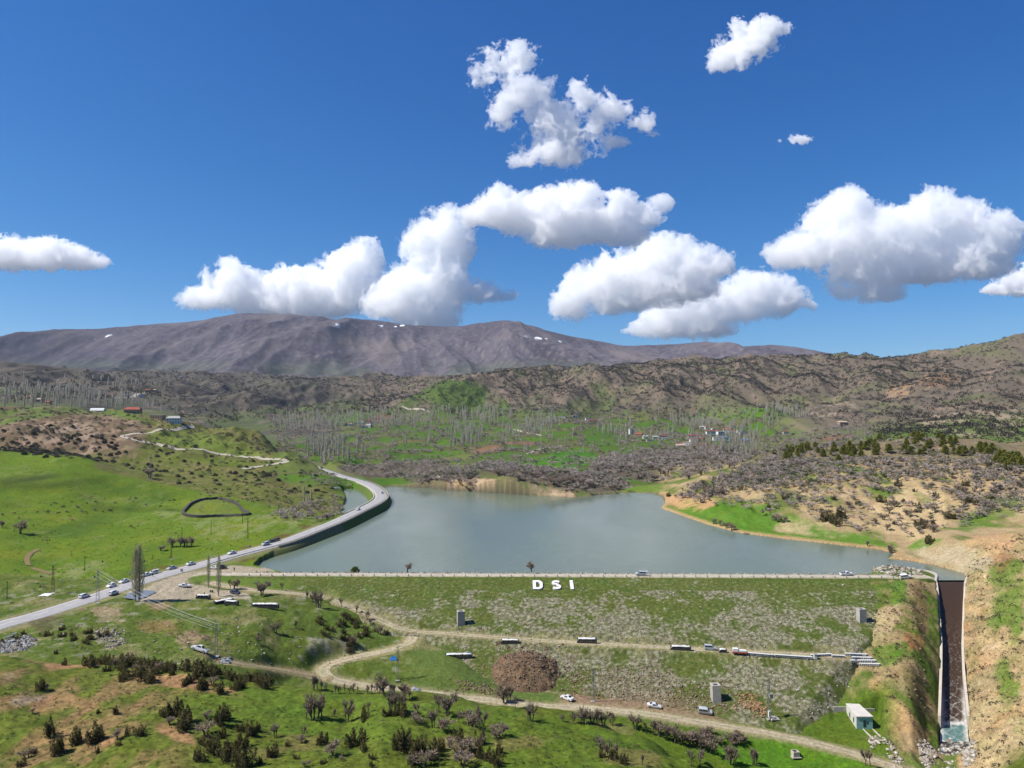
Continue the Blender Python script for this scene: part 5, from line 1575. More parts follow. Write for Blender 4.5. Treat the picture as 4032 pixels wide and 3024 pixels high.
def mesh_arrays(meshes, cols):
    """vertices, faces and colours of a prototype made of several meshes, for baking"""
    Vs, Fs, Cs, o = [], [], [], 0
    for me, c in zip(meshes, cols):
        n = len(me.vertices); v = np.zeros(n * 3, np.float32); me.vertices.foreach_get('co', v); v = v.reshape(-1, 3)
        f = np.zeros(len(me.loops), np.int32); me.loops.foreach_get('vertex_index', f); f = f.reshape(-1, 4)
        if c is None:
            cc = np.zeros(n * 4, np.float32); me.color_attributes['land_cover'].data.foreach_get('color', cc); cc = cc.reshape(-1, 4)[:, :3] / PLANT_K
        else:
            cc = np.tile(np.array(c), (n, 1))
        Vs.append(v); Fs.append(f + o); Cs.append(cc); o += n
    return np.concatenate(Vs), np.concatenate(Fs), np.concatenate(Cs)


# ---- foreground bushes, read from the photograph one by one: (X, Y of the foot, height in picture rows)
JUN = [(122, 1412, 10), (140, 1437, 16), (88, 1489, 26), (100, 1491, 16), (71, 1541, 14), (165, 1606, 36), (205, 1601, 40), (125, 1626, 42), (108, 1590, 40), (252, 1596, 24), (275, 1589, 20), (305, 1588, 22), (250, 1542, 18),
       (212, 1541, 9), (257, 1610, 12), (58, 1636, 20), (74, 1627, 14), (50, 1655, 18), (211, 1627, 16), (360, 1549, 24), (382, 1538, 32), (395, 1576, 40), (370, 1566, 22), (405, 1558, 34), (445, 1552, 18), (475, 1566, 40), (483, 1556, 36), (447, 1588, 32),
       (525, 1580, 26), (462, 1626, 40), (425, 1643, 26), (487, 1641, 40), (517, 1619, 34), (520, 1656, 44), (542, 1588, 30), (482, 1590, 22), (555, 1580, 20), (500, 1630, 26), (440, 1610, 22),
       (653, 1606, 18), (693, 1609, 26), (593, 1633, 30), (720, 1631, 36), (763, 1613, 40), (785, 1623, 24), (805, 1640, 14), (788, 1556, 32), (845, 1546, 24), (872, 1548, 30), (868, 1602, 34), (860, 1618, 40), (885, 1624, 36), (908, 1621, 34), (938, 1634, 42),
       (890, 1650, 30), (915, 1656, 36), (903, 1563, 24), (953, 1578, 34), (1015, 1569, 34), (995, 1606, 34), (1015, 1619, 34), (990, 1631, 36), (1040, 1606, 30), (1073, 1594, 34), (1003, 1653, 34), (1040, 1639, 36), (1065, 1650, 30), (1078, 1630, 26), (950, 1623, 24),
       (968, 1600, 12), (738, 1645, 14), (700, 1650, 12), (640, 1640, 10), (800, 1655, 10), (560, 1650, 16), (660, 1655, 14), (620, 1612, 9), (1325, 1640, 22), (1300, 1636, 16), (1345, 1650, 24)]
LBL_J = 'dark olive juniper bush standing alone or in a clump on the near grassy hill'
rJ = np.random.default_rng(31)
for X, Y, hp in JUN:
    p = pick(X, min(Y, 1657))
    if rJ.uniform() < .3:
        bare(p, max(1.0, hp * KS * p[1]), 'grey leafless bush among the junipers on the near grassy hill', 'grey bushes on the near hill', 1.5, 2)
        continue
    juniper(p, max(1.0, hp * KS * p[1] * 1.08), LBL_J, 'juniper bushes on the near hill', rJ.uniform(.8, 1.25))
for p in region_points([(185, 1440), (215, 1412), (300, 1425), (380, 1440), (460, 1450), (560, 1468), (610, 1470), (640, 1478), (560, 1490), (470, 1500), (420, 1502), (330, 1485), (250, 1462)], 130, 205, 150, 32):
    juniper(p, rJ.uniform(1.6, 3.4), 'dark juniper bush in the dense belt on the left of the near hill', 'juniper belt on the left of the near hill', rJ.uniform(.9, 1.4))
for p in region_points([(660, 1350), (730, 1330), (800, 1330), (850, 1355), (830, 1385), (760, 1395), (690, 1375)], 225, 290, 34, 33):
    juniper(p, rJ.uniform(1.3, 2.8), 'dark shrub on the steep bank left of the dirt track junction', 'dark shrubs on the bank left of the track junction', 1.3)
for p in region_points([(0, 1362), (100, 1340), (180, 1330), (240, 1380), (120, 1405), (0, 1400)], 195, 232, 16, 34):
    juniper(p, rJ.uniform(1.0, 2.0), 'dark shrub on the rubbly bank beside the near end of the road', 'dark shrubs on the bank below the road', 1.5)

# ---- leafless trees of the near ground
BARE = [(675, 1556, 62, 1), (695, 1555, 60, 0), (684, 1556, 44, 1), (662, 1554, 36, 0), (723, 1551, 22, 0), (753, 1559, 48, 0), (750, 1559, 34, 1), (795, 1542, 26, 0), (595, 1594, 32, 1), (655, 1590, 26, 1), (725, 1499, 22, 0), (733, 1498, 18, 1), (744, 1499, 24, 0),
        (755, 1498, 18, 0), (764, 1499, 22, 0), (773, 1498, 16, 0), (793, 1498, 18, 1), (802, 1498, 22, 0), (810, 1499, 18, 0), (818, 1499, 22, 1), (823, 1500, 16, 0), (832, 1501, 44, 2), (844, 1502, 28, 0), (853, 1502, 26, 0), (871, 1513, 38, 2), (885, 1514, 30, 0),
        (842, 1538, 50, 1), (858, 1540, 46, 1), (875, 1540, 44, 0), (901, 1546, 30, 0), (948, 1539, 40, 0), (966, 1546, 52, 2), (936, 1572, 40, 1), (990, 1560, 26, 1), (1036, 1578, 54, 0), (1044, 1580, 46, 0), (1085, 1589, 30, 0), (678, 1491, 34, 1), (686, 1491, 30, 0),
        (694, 1492, 24, 0), (705, 1494, 20, 1), (1091, 1519, 40, 2), (1096, 1520, 32, 0), (1113, 1530, 30, 0), (1148, 1558, 44, 1), (1140, 1556, 28, 0), (1216, 1559, 16, 1), (1238, 1563, 26, 1), (1256, 1563, 32, 0), (1265, 1564, 34, 2), (1279, 1564, 36, 2), (1292, 1565, 34, 1),
        (1303, 1566, 36, 2), (1321, 1566, 28, 1), (1371, 1576, 34, 2), (1396, 1584, 28, 0), (1415, 1588, 34, 1), (1426, 1590, 32, 2), (1440, 1598, 34, 1), (1455, 1603, 36, 2), (1473, 1609, 34, 1), (1491, 1613, 34, 2), (1511, 1620, 32, 1), (1531, 1626, 34, 2), (1581, 1653, 46, 1),
        (1574, 1652, 40, 2), (1628, 1653, 38, 1), (1634, 1654, 34, 0), (1301, 1636, 44, 0), (1316, 1638, 40, 1), (1330, 1640, 36, 0), (1493, 1654, 34, 0), (1511, 1652, 36, 1), (1388, 1655, 28, 0), (1035, 1632, 46, 0),
        (565, 1286, 34, 2), (663, 1299, 26, 0), (676, 1305, 24, 0), (684, 1312, 42, 1), (690, 1313, 34, 1), (738, 1312, 22, 0), (770, 1322, 16, 1), (793, 1338, 20, 1), (595, 1367, 24, 2), (639, 1358, 20, 1), (733, 1346, 16, 1), (558, 1388, 18, 1), (763, 1393, 24, 2),
        (610, 1276, 20, 0), (498, 1273, 22, 0), (505, 1274, 24, 2), (512, 1274, 22, 0), (800, 1352, 18, 1), (820, 1370, 20, 2), (1210, 1462, 14, 1), (1870, 1655, 40, 0), (1880, 1655, 36, 0), (1100, 1515, 36, 1), (2010, 1650, 14, 1)]
for X, Y, hp, fm in BARE:
    p = pick(X, min(Y, 1657))
    bare(p, max(1.2, hp * KS * p[1] * 1.08), 'bare grey-brown tree along the brook and near slopes below the dam', 'bare trees along the brook below the dam', random.uniform(.6, .85) if fm < 2 else random.uniform(.8, 1.1), fm)
for p in region_points([(1420, 1588), (1560, 1590), (1660, 1600), (1680, 1612), (1600, 1616), (1500, 1606)], 190, 222, 26, 35):
    bare(p, random.uniform(1.6, 3.2), 'bare thorny shrub in the hedge between the lower track and the green field', 'hedge below the lower track', 1.4, 2)
for p in region_points([(150, 1440), (300, 1430), (560, 1490), (430, 1510), (200, 1470)], 130, 205, 16, 36):
    bare(p, random.uniform(1.5, 3.0), 'grey leafless shrub among the juniper belt on the left', 'grey shrubs among the juniper belt', 1.4, 2)
for X, Y, hp, fm in [(375, 1181, 22, 2), (388, 1181, 20, 2), (397, 1180, 24, 2), (411, 1180, 22, 2), (404, 1179, 18, 0)]:
    p = pick(X, Y); bare(p, hp * KS * p[1] * 1.05, 'small bare orchard tree in the meadow beside the road', 'bare trees in the meadow beside the road', 1.1, fm)
p = pick(47, 1154); bare(p, 34 * KS * p[1], 'lone broad tree in the left meadow with people resting under it', None, 1.1, 2)
p = pick(2, 1140); bare(p, 18 * KS * p[1], 'tree cut by the left edge of the view in the meadow', None, 1.1, 2)
p = pick(345, 1190); bare(p, 13 * KS * p[1], 'round bare thorn bush by the pole in the left meadow', None, 1.9, 2)
p = pick(325, 1033); bare(p, 26 * KS * p[1], 'bare tree beside the lattice mast on the knoll', None, 1.0, 2)
p = np.array([*at_z(1150, 1235, 1.6)]); bare(p, 24 * KS * p[1], 'grey bare bush behind the dam crest near the white letters', None, 1.0, 2)
p = np.array([*at_z(881, 1236, 1.6)]); bare(p, 22 * KS * p[1], 'brown twiggy bush behind the left half of the dam crest', None, 1.0, 2)
V, F, c = scrub_mesh(77, 260, (.15, .21, .05), .3)
p = at_z(767, 1236, 1.7); e = plant('bush', [mk('foliage', V, F, c)], [M_LEAF], ['foliage'], p, 12 * KS * p[1], 1.0, 0, 'round green bush on the water side of the dam crest', 'bush', None, parts=False)
for X, Y, hp in [(1541, 1133, 16), (1556, 1136, 16), (1570, 1141, 16), (1580, 1145, 18), (1586, 1146, 14), (1875, 1180, 14), (1922, 1197, 24), (1612, 1158, 9)]:
    p = pick(X, Y, 320); bare(p, hp * KS * p[1], 'small dark tree at the water edge below the right-hand hill', 'small trees on the right-hand shore', 1.0, 2)

# ---- poplars
def poplar_near(p, h, label, group, w=1.0):
    plant('poplar_tree', poplar_meshes(720 + int(p[0]) % 50, twigs=760, rgb=(.50, .47, .30), wide=.0021), (M_LEAF, M_BARK_PALE), ('twigs', 'trunk'), p, h, w, None, label, 'tree', group)


POP = [(292, 1298, 120), (301, 1299, 126), (450, 1271, 74), (472, 1288, 92), (657, 1088, 40), (672, 1090, 36), (664, 1092, 26)]
for i, (X, Y, hp) in enumerate(POP):
    p = pick(X, Y)
    lab = ['tall bare poplar, left one of the pair beside the road', 'tall bare poplar, right one of the pair beside the road', 'slim poplar behind the track at the left end of the dam', 'slim poplar standing on the lay-by edge in front of the dam end'][i] if i < 4 else 'small poplar in the scrub beside the pond'
    NEAR_POP = i < 4
    (poplar_near if NEAR_POP else poplar)(p, hp * KS * p[1], lab, None if i < 4 else 'poplars beside the pond', 1.0 if i < 2 else .7)
PG = [([(655, 960), (700, 950), (770, 955), (800, 990), (720, 1005), (660, 1000)], 640, 1300, 60, (13, 19)), ([(560, 912), (700, 895), (860, 890), (940, 905), (900, 925), (760, 930), (600, 935)], 1000, 2000, 170, (13, 19)),
      ([(880, 900), (1010, 880), (1110, 885), (1120, 910), (1000, 920), (890, 920)], 1000, 2000, 110, (13, 19)), ([(970, 935), (1040, 925), (1050, 965), (985, 970)], 800, 1500, 44, (13, 18)), ([(1080, 935), (1160, 920), (1180, 945), (1090, 955)], 800, 1500, 30, (12, 17)),
      ([(1130, 900), (1210, 895), (1210, 925), (1140, 930)], 900, 1700, 40, (13, 18)), ([(1290, 925), (1380, 915), (1390, 940), (1300, 945)], 800, 1500, 26, (12, 17)), ([(1440, 905), (1500, 900), (1560, 905), (1540, 930), (1450, 925)], 1000, 1800, 70, (13, 18)),
      ([(1560, 930), (1620, 905), (1680, 900), (1690, 925), (1640, 955), (1580, 960)], 900, 1700, 80, (13, 19)), ([(1480, 965), (1560, 955), (1650, 975), (1640, 998), (1580, 985), (1500, 975)], 700, 1300, 54, (12, 17)),
      ([(1590, 890), (1680, 880), (1760, 890), (1740, 905), (1620, 905)], 1100, 1900, 50, (12, 17)), ([(640, 900), (1500, 900), (1650, 950), (1500, 975), (1100, 985), (680, 985)], 700, 1700, 150, (10, 17)),
      ([(-20, 850), (120, 840), (260, 850), (330, 875), (200, 885), (0, 880)], 850, 2200, 150, (13, 20)), ([(180, 868), (330, 870), (400, 900), (350, 890), (200, 882)], 850, 1400, 30, (11, 16)), ([(0, 815), (250, 822), (420, 845), (300, 860), (0, 845)], 1200, 3000, 110, (13, 18))]
pts = []
for i, (pl, d0, d1, n, (h0, h1)) in enumerate(PG):
    q = region_points(pl, d0, d1, n, 40 + i)
    pts += [(p, random.uniform(h0, h1)) for p in q]
pts.sort(key=lambda t: -apparent(*t))
for p, h in pts[:285]:
    poplar(p, h, 'pale leafless poplar standing in the fields behind the lake', 'poplars in the valley behind the lake', random.uniform(.8, 1.3))
PA = [mesh_arrays(poplar_meshes(740 + k, twigs=150, wide=.011), [None, (.75, .70, .58)]) for k in range(4)]
for k in range(4):                                    # coarser twigs for the far ones
    V, F, c = PA[k]
bake('poplar_trees', [(*PA[i % 4], p, h, random.uniform(.9, 1.5)) for i, (p, h) in enumerate(pts[285:])], 'far rows of pale leafless poplars in the valley', 'poplars')

# ---- thickets of bare trees and hedges in the valley
TH = [(THICKETS[0], 550, 1300, 620, (4, 7)), (THICKETS[1], 560, 900, 420, (3.5, 6.5)), (THICKETS[2], 560, 900, 190, (3, 6)), (THICKETS[3], 560, 1000, 90, (2.5, 5)), (THICKETS[4], 430, 900, 420, (3, 5.5))]
tree_pts = []
for i, (pl, d0, d1, n, (h0, h1)) in enumerate(TH):
    tree_pts += [(p, random.uniform(h0, h1)) for p in region_points(pl, d0, d1, n, 60 + i)]
hedge = ((FIELD_EDGE < .15) & (vf > .5)).astype(float)
hp_ = region_points([(560, 880), (1960, 880), (1900, 960), (1500, 1000), (1300, 1040), (900, 1045), (620, 1010)], 620, 1700, 5200, 70, cond=hedge + .03)
tree_pts += [(p, random.uniform(2.6, 6.2)) for p in hp_]
tree_pts += [(p, random.uniform(2.5, 4.5)) for p in region_points([(575, 1125), (640, 1090), (700, 1080), (735, 1060), (745, 1105), (690, 1140), (600, 1150)], 430, 640, 110, 71)]
tree_pts += [(p, random.uniform(2, 4)) for p in region_points([(690, 1020), (760, 1025), (800, 1045), (735, 1055), (650, 1045)], 560, 760, 60, 72)]
tree_pts.sort(key=lambda t: -apparent(*t))
for p, h in tree_pts[:55]:
    bare(p, h, 'bare purplish-brown tree at the near edge of the thickets around the lake', 'bare trees at the edge of the lakeside thickets', random.uniform(1.0, 1.5), 2)
TA = [mesh_arrays(bare_meshes(640 + k, slim=.95, trunks=2, twigs=64, wide=.030, rgb=[(.47, .395, .35), (.41, .36, .30), (.29, .29, .19), (.55, .46, .41)][k])[:1], [None]) for k in range(4)]
bake('thicket', [(*TA[random.choice((0, 0, 1, 2, 3))], p, h, random.uniform(1.1, 1.7)) for p, h in tree_pts[55:]], 'grey-brown leafless thickets and hedges around the green fields behind the lake', 'thicket')

# ---- the right-hand hill: bare bushes, dark junipers and a belt of pines
RH = [(1425, 1075), (1560, 1030), (1660, 990), (1780, 965), (2000, 950), (2212, 985), (2212, 1090), (2060, 1130), (1990, 1165), (1850, 1150), (1700, 1130), (1560, 1100)]
rb_ = [(p, random.uniform(2.2, 4.8)) for p in region_points(RH, 340, 690, 1000, 80)]
rb_ += [(p, random.uniform(2.4, 5.0)) for p in region_points([(1560, 1030), (1760, 990), (2212, 1000), (2212, 1040), (1900, 1040), (1640, 1060)], 340, 690, 520, 81)]
rb_ += [(p, random.uniform(1.8, 3.5)) for p in region_points([(2040, 1080), (2212, 1040), (2212, 1110), (2060, 1140)], 330, 560, 150, 82)]
rb_.sort(key=lambda t: -apparent(*t))
for p, h in rb_[:40]:
    bare(p, h, 'bare grey bush on the pale eroded slope right of the lake', 'bare bushes on the right-hand hill', random.uniform(1.1, 1.6), 2)
bake('hillside_bushes', [(*TA[i % 4], p, h, random.uniform(1.2, 1.8)) for i, (p, h) in enumerate(rb_[40:])], 'many bare grey bushes covering the right-hand hill', 'bushes')
for p in region_points(RH, 340, 690, 78, 83):
    juniper(p, random.uniform(2.0, 4.4), 'dark green juniper on the eroded hill right of the lake', 'junipers on the right-hand hill', random.uniform(1.0, 1.5))
for X, Y, hp in [(2007, 1174, 20), (1990, 1140, 20), (2085, 1095, 12), (1790, 1125, 24), (1800, 1132, 22), (1815, 1118, 24), (1905, 1085, 14), (2050, 1120, 16), (2085, 1050, 14), (2110, 1090, 12), (2140, 1085, 16), (1940, 1050, 16), (1700, 1080, 13), (1660, 1102, 14)]:
    p = pick(X, Y, 320); juniper(p, hp * KS * p[1] * 1.1, 'dark green juniper on the eroded hill right of the lake', 'junipers on the right-hand hill', 1.3)
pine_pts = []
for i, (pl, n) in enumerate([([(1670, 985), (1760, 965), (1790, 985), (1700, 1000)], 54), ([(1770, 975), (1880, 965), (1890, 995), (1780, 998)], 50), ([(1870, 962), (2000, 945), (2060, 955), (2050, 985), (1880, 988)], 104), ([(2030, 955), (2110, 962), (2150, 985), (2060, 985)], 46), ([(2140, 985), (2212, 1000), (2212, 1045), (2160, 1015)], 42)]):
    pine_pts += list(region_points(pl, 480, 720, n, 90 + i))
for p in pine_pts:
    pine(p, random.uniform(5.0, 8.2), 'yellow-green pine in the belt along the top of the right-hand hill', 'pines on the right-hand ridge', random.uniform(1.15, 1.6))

# ---- scrub on the left hills and the far hills
lfp = [(p, random.uniform(1.0, 2.3)) for p in region_points([(-40, 880), (250, 890), (420, 915), (560, 940), (640, 985), (740, 1070), (640, 1080), (420, 1060), (250, 1000), (120, 985), (-40, 970)], 560, 1000, 1500, 100)]
lfp += [(p, random.uniform(1.2, 2.6)) for p in region_points([(-40, 935), (120, 920), (260, 950), (260, 1000), (120, 990), (-40, 970)], 560, 960, 420, 101)]
lfp += [(p, random.uniform(.7, 1.6)) for p in region_points([(420, 1060), (560, 1040), (740, 1075), (700, 1110), (560, 1090), (440, 1085)], 440, 700, 160, 102)]
lfp += [(p, random.uniform(.6, 1.4)) for p in region_points([(80, 1085), (250, 1070), (400, 1075), (380, 1100), (200, 1110), (90, 1110)], 380, 620, 40, 103)]
lfp.sort(key=lambda t: -apparent(*t))
SA = [scrub_mesh(900 + k, 34, [(.12, .115, .08), (.09, .095, .06), (.17, .15, .125), (.25, .22, .19)][k % 4]) for k in range(8)]
SN = [mk('foliage', *scrub_mesh(920 + k, 110, [(.11, .105, .075), (.09, .095, .055), (.16, .145, .12)][k % 3])) for k in range(6)]
for i, (p, h) in enumerate(lfp[:240]):
    plant('shrub', [SN[i % 6]], [M_LEAF], ['foliage'], p, h, random.uniform(.9, 1.4), None, 'low dark shrub scattered over the grassy hill left of the lake', 'shrub', 'low shrubs on the left hill', parts=False)
bake('scrub', [(*SA[i % 8], p, h, random.uniform(.9, 1.5)) for i, (p, h) in enumerate(lfp[240:])], 'low dark scrub scattered over the brown and green hills on the left', 'scrub')
SF = [scrub_mesh(940 + k, 12, [(.062, .062, .050), (.075, .070, .056), (.11, .096, .084)][k % 3], .3) for k in range(6)]
for v in SF: v[0][:] = (v[0] - [0, 0, .5]) * 1.25 + [0, 0, .5]
fp = [(p, random.uniform(2.2, 4.6)) for p in region_points([(700, 900), (900, 820), (1150, 797), (1383, 780), (1700, 770), (2212, 730), (2212, 960), (1960, 960), (1800, 900), (1500, 905), (1200, 905), (900, 890)], 800, 2900, 15000, 110)]
fp += [(p, random.uniform(2.5, 5)) for p in region_points([(1040, 800), (1300, 785), (1700, 770), (2100, 760), (2100, 840), (1700, 850), (1400, 860), (1100, 850)], 1300, 2900, 11000, 111)]
fp += [(p, random.uniform(3, 6)) for p in region_points([(-40, 800), (400, 805), (700, 815), (900, 815), (860, 880), (600, 900), (430, 920), (300, 860), (-40, 870)], 1000, 3300, 5600, 112)]
fp += [(p, random.uniform(.3, .9)) for p in region_points([(2090, 1200), (2212, 1150), (2212, 1659), (2100, 1659), (2088, 1400)], 180, 345, 420, 116)]
fp += [(p, random.uniform(.4, 1.0)) for p in region_points([(1860, 1280), (2000, 1260), (2010, 1600), (1880, 1560)], 208, 304, 150, 117)]
fp += [(p, random.uniform(1.8, 3.2)) for p in region_points([(1900, 960), (1960, 880), (2212, 850), (2212, 980)], 680, 1500, 900, 113)]
bake('hill_scrub', [(*SF[i % 6], p, h, random.uniform(.9, 1.5)) for i, (p, h) in enumerate(fp)], 'dark juniper scrub dotted all over the dry hills behind the valley', 'scrub')
# tussocks on the near hill
tp = region_points([(0, 1480), (300, 1450), (600, 1520), (1100, 1540), (1500, 1640), (1560, 1659), (0, 1659)], 90, 185, 2600, 114)
tm = region_points([(0, 980), (700, 1080), (700, 1130), (420, 1200), (0, 1330)], 236, 640, 2600, 115)
GT = [scrub_mesh(960 + k, 14, (.085, .115, .030), .3) for k in range(3)]
bake('meadow_tussocks', [(*GT[i % 3], p, random.uniform(.15, .5), 1.8) for i, p in enumerate(tm)], 'darker tufts of grass dotted over the left meadow', 'tussocks')
tp = list(tp) + list(region_points([(100, 1320), (560, 1320), (860, 1370), (760, 1440), (420, 1430), (100, 1400)], 186, 290, 1300, 118))
TS = [scrub_mesh(980 + k, 16, [(.11, .105, .075), (.085, .11, .035), (.10, .125, .04), (.20, .18, .11)][k], .3) for k in range(4)]
bake('grass_tussocks', [(*TS[i % 4], p, random.uniform(.10, .36), 1.6) for i, p in enumerate(tp)], 'small dark tussocks dotted over the near hillside', 'tussocks')
# ------------------------------------------------------------------ things people built and parked
def box(sx, sy, sz, c=(0, 0, 0), taper=1.0):
    """box with its base centred at c"""
    x, y = sx / 2, sy / 2
    V = np.array([(-x, -y, 0), (x, -y, 0), (x, y, 0), (-x, y, 0), (-x * taper, -y * taper, sz), (x * taper, -y * taper, sz), (x * taper, y * taper, sz), (-x * taper, y * taper, sz)], float) + c
    return V, np.array([(3, 2, 1, 0), (4, 5, 6, 7), (0, 1, 5, 4), (1, 2, 6, 5), (2, 3, 7, 6), (3, 0, 4, 7)])


def part(name, geo, mat, parent=None, smooth=False):
    V, F = geo if isinstance(geo, tuple) else merge(geo)
    return obj(name, mesh_np(name, V, F, smooth), mat, parent)


def bar(p, q, r, k=4):
    return tube(np.asarray(p, float), np.asarray(q, float), r, r, k)


def beam_set(lst, r):
    """many straight members of one lattice or rail"""
    out = []
    for p, q in lst:
        V, F = bar(p, q, r, 4); out.append((V, F))
    return merge(out)


# ---- vehicles
def paintmat(name, rgb, rough=.35, spec=.5):
    m = plain(name, rgb, rough, 0, spec=spec, var=.04, scale=2.0)
    m.node_tree.nodes['Principled BSDF'].inputs['Coat Weight'].default_value = .4
    return m


M_WHITE = paintmat('white_car_paint', (.78, .78, .77)); M_SILVER = paintmat('silver_car_paint', (.50, .53, .55), .4); M_BLUE = paintmat('dark_blue_car_paint', (.045, .055, .085))
M_BLACK = paintmat('black_car_paint', (.02, .02, .022)); M_GREYCAR = paintmat('grey_car_paint', (.42, .43, .44), .4)
M_GLASS = plain('dark_window_glass', (.012, .014, .018), .08, spec=.6); M_TYRE = plain('tyre_rubber', (.018, .018, .018), .85)
M_RIM = plain('wheel_rim', (.55, .55, .56), .35, .6); M_LAMP = plain('headlight_glass', (.75, .77, .8), .15, spec=.6); M_TAIL = plain('tail_light', (.35, .02, .015), .25)

# stations from nose to tail: x, sill, belt, top, half width, half width at the top
SHAPES = {
    'sedan': ([(2.24, .36, .60, .62, .70, .60), (2.12, .24, .68, .72, .84, .72), (1.15, .20, .88, .92, .89, .74), (.30, .20, .92, 1.41, .89, .60), (-.62, .20, .93, 1.43, .89, .60), (-1.45, .20, .96, 1.02, .88, .72), (-2.08, .26, .94, .97, .85, .72), (-2.22, .40, .84, .86, .76, .66)], 1.36, -1.30, (2, 5)),
    'hatchback': ([(2.02, .36, .64, .66, .70, .60), (1.92, .24, .74, .78, .84, .72), (1.10, .20, .94, .99, .88, .74), (.42, .20, .98, 1.52, .88, .62), (-.95, .20, 1.00, 1.55, .88, .62), (-1.72, .22, 1.02, 1.42, .87, .60), (-1.98, .26, 1.0, 1.04, .85, .74), (-2.04, .40, .84, .86, .78, .70)], 1.25, -1.25, (2, 6)),
    'van': ([(2.16, .38, .78, .80, .76, .66), (2.06, .26, .92, .96, .87, .76), (1.36, .22, 1.08, 1.14, .90, .80), (.62, .22, 1.12, 1.80, .90, .72), (-1.0, .22, 1.12, 1.84, .90, .74), (-2.02, .24, 1.12, 1.80, .90, .72), (-2.14, .30, 1.08, 1.14, .88, .80), (-2.16, .42, .90, .92, .84, .76)], 1.30, -1.30, (2, 6)),
    'pickup': ([(2.66, .50, .90, .92, .78, .70), (2.54, .36, 1.02, 1.06, .90, .80), (1.55, .34, 1.14, 1.18, .92, .80), (.75, .34, 1.16, 1.74, .92, .68), (-.45, .34, 1.16, 1.76, .92, .68), (-.85, .34, 1.14, 1.17, .92, .86), (-2.50, .38, 1.12, 1.14, .91, .86), (-2.62, .46, 1.08, 1.10, .88, .84)], 1.70, -1.62, (2, 5)),
}


def loft_body(st):
    V, F = [], []
    for x, s, b, t, w, wt in st:
        V += [(x, -w * .94, s), (x, -w, (s + b) / 2), (x, -w * .97, b), (x, -wt, t), (x, wt, t), (x, w * .97, b), (x, w, (s + b) / 2), (x, w * .94, s)]
    n = len(st)
    for i in range(n - 1):
        for j in range(8):
            k = (j + 1) % 8
            F.append((i * 8 + j, i * 8 + k, (i + 1) * 8 + k, (i + 1) * 8 + j))
    for base, rev in ((0, False), ((n - 1) * 8, True)):
        for q in ((0, 7, 6, 1), (1, 6, 5, 2), (2, 5, 4, 3)):
            f = tuple(base + a for a in q)
            F.append(f if rev else f[::-1])
    return np.array(V), np.array(F)


def wheel_geo(r, w):
    t = np.arange(14) * 2 * pi / 14
    ring = np.stack([np.cos(t) * r, np.zeros(14), np.sin(t) * r], -1)
    V = np.concatenate([ring + [0, -w / 2, 0], ring + [0, w / 2, 0], [[0, -w / 2, 0], [0, w / 2, 0]]])
    F3 = [(i, 28, (i + 1) % 14) for i in range(14)] + [(14 + (i + 1) % 14, 29, 14 + i) for i in range(14)]
    F4 = [(i, (i + 1) % 14, 14 + (i + 1) % 14, 14 + i) for i in range(14)]
    return V, [np.array(F4), np.array(F3)]


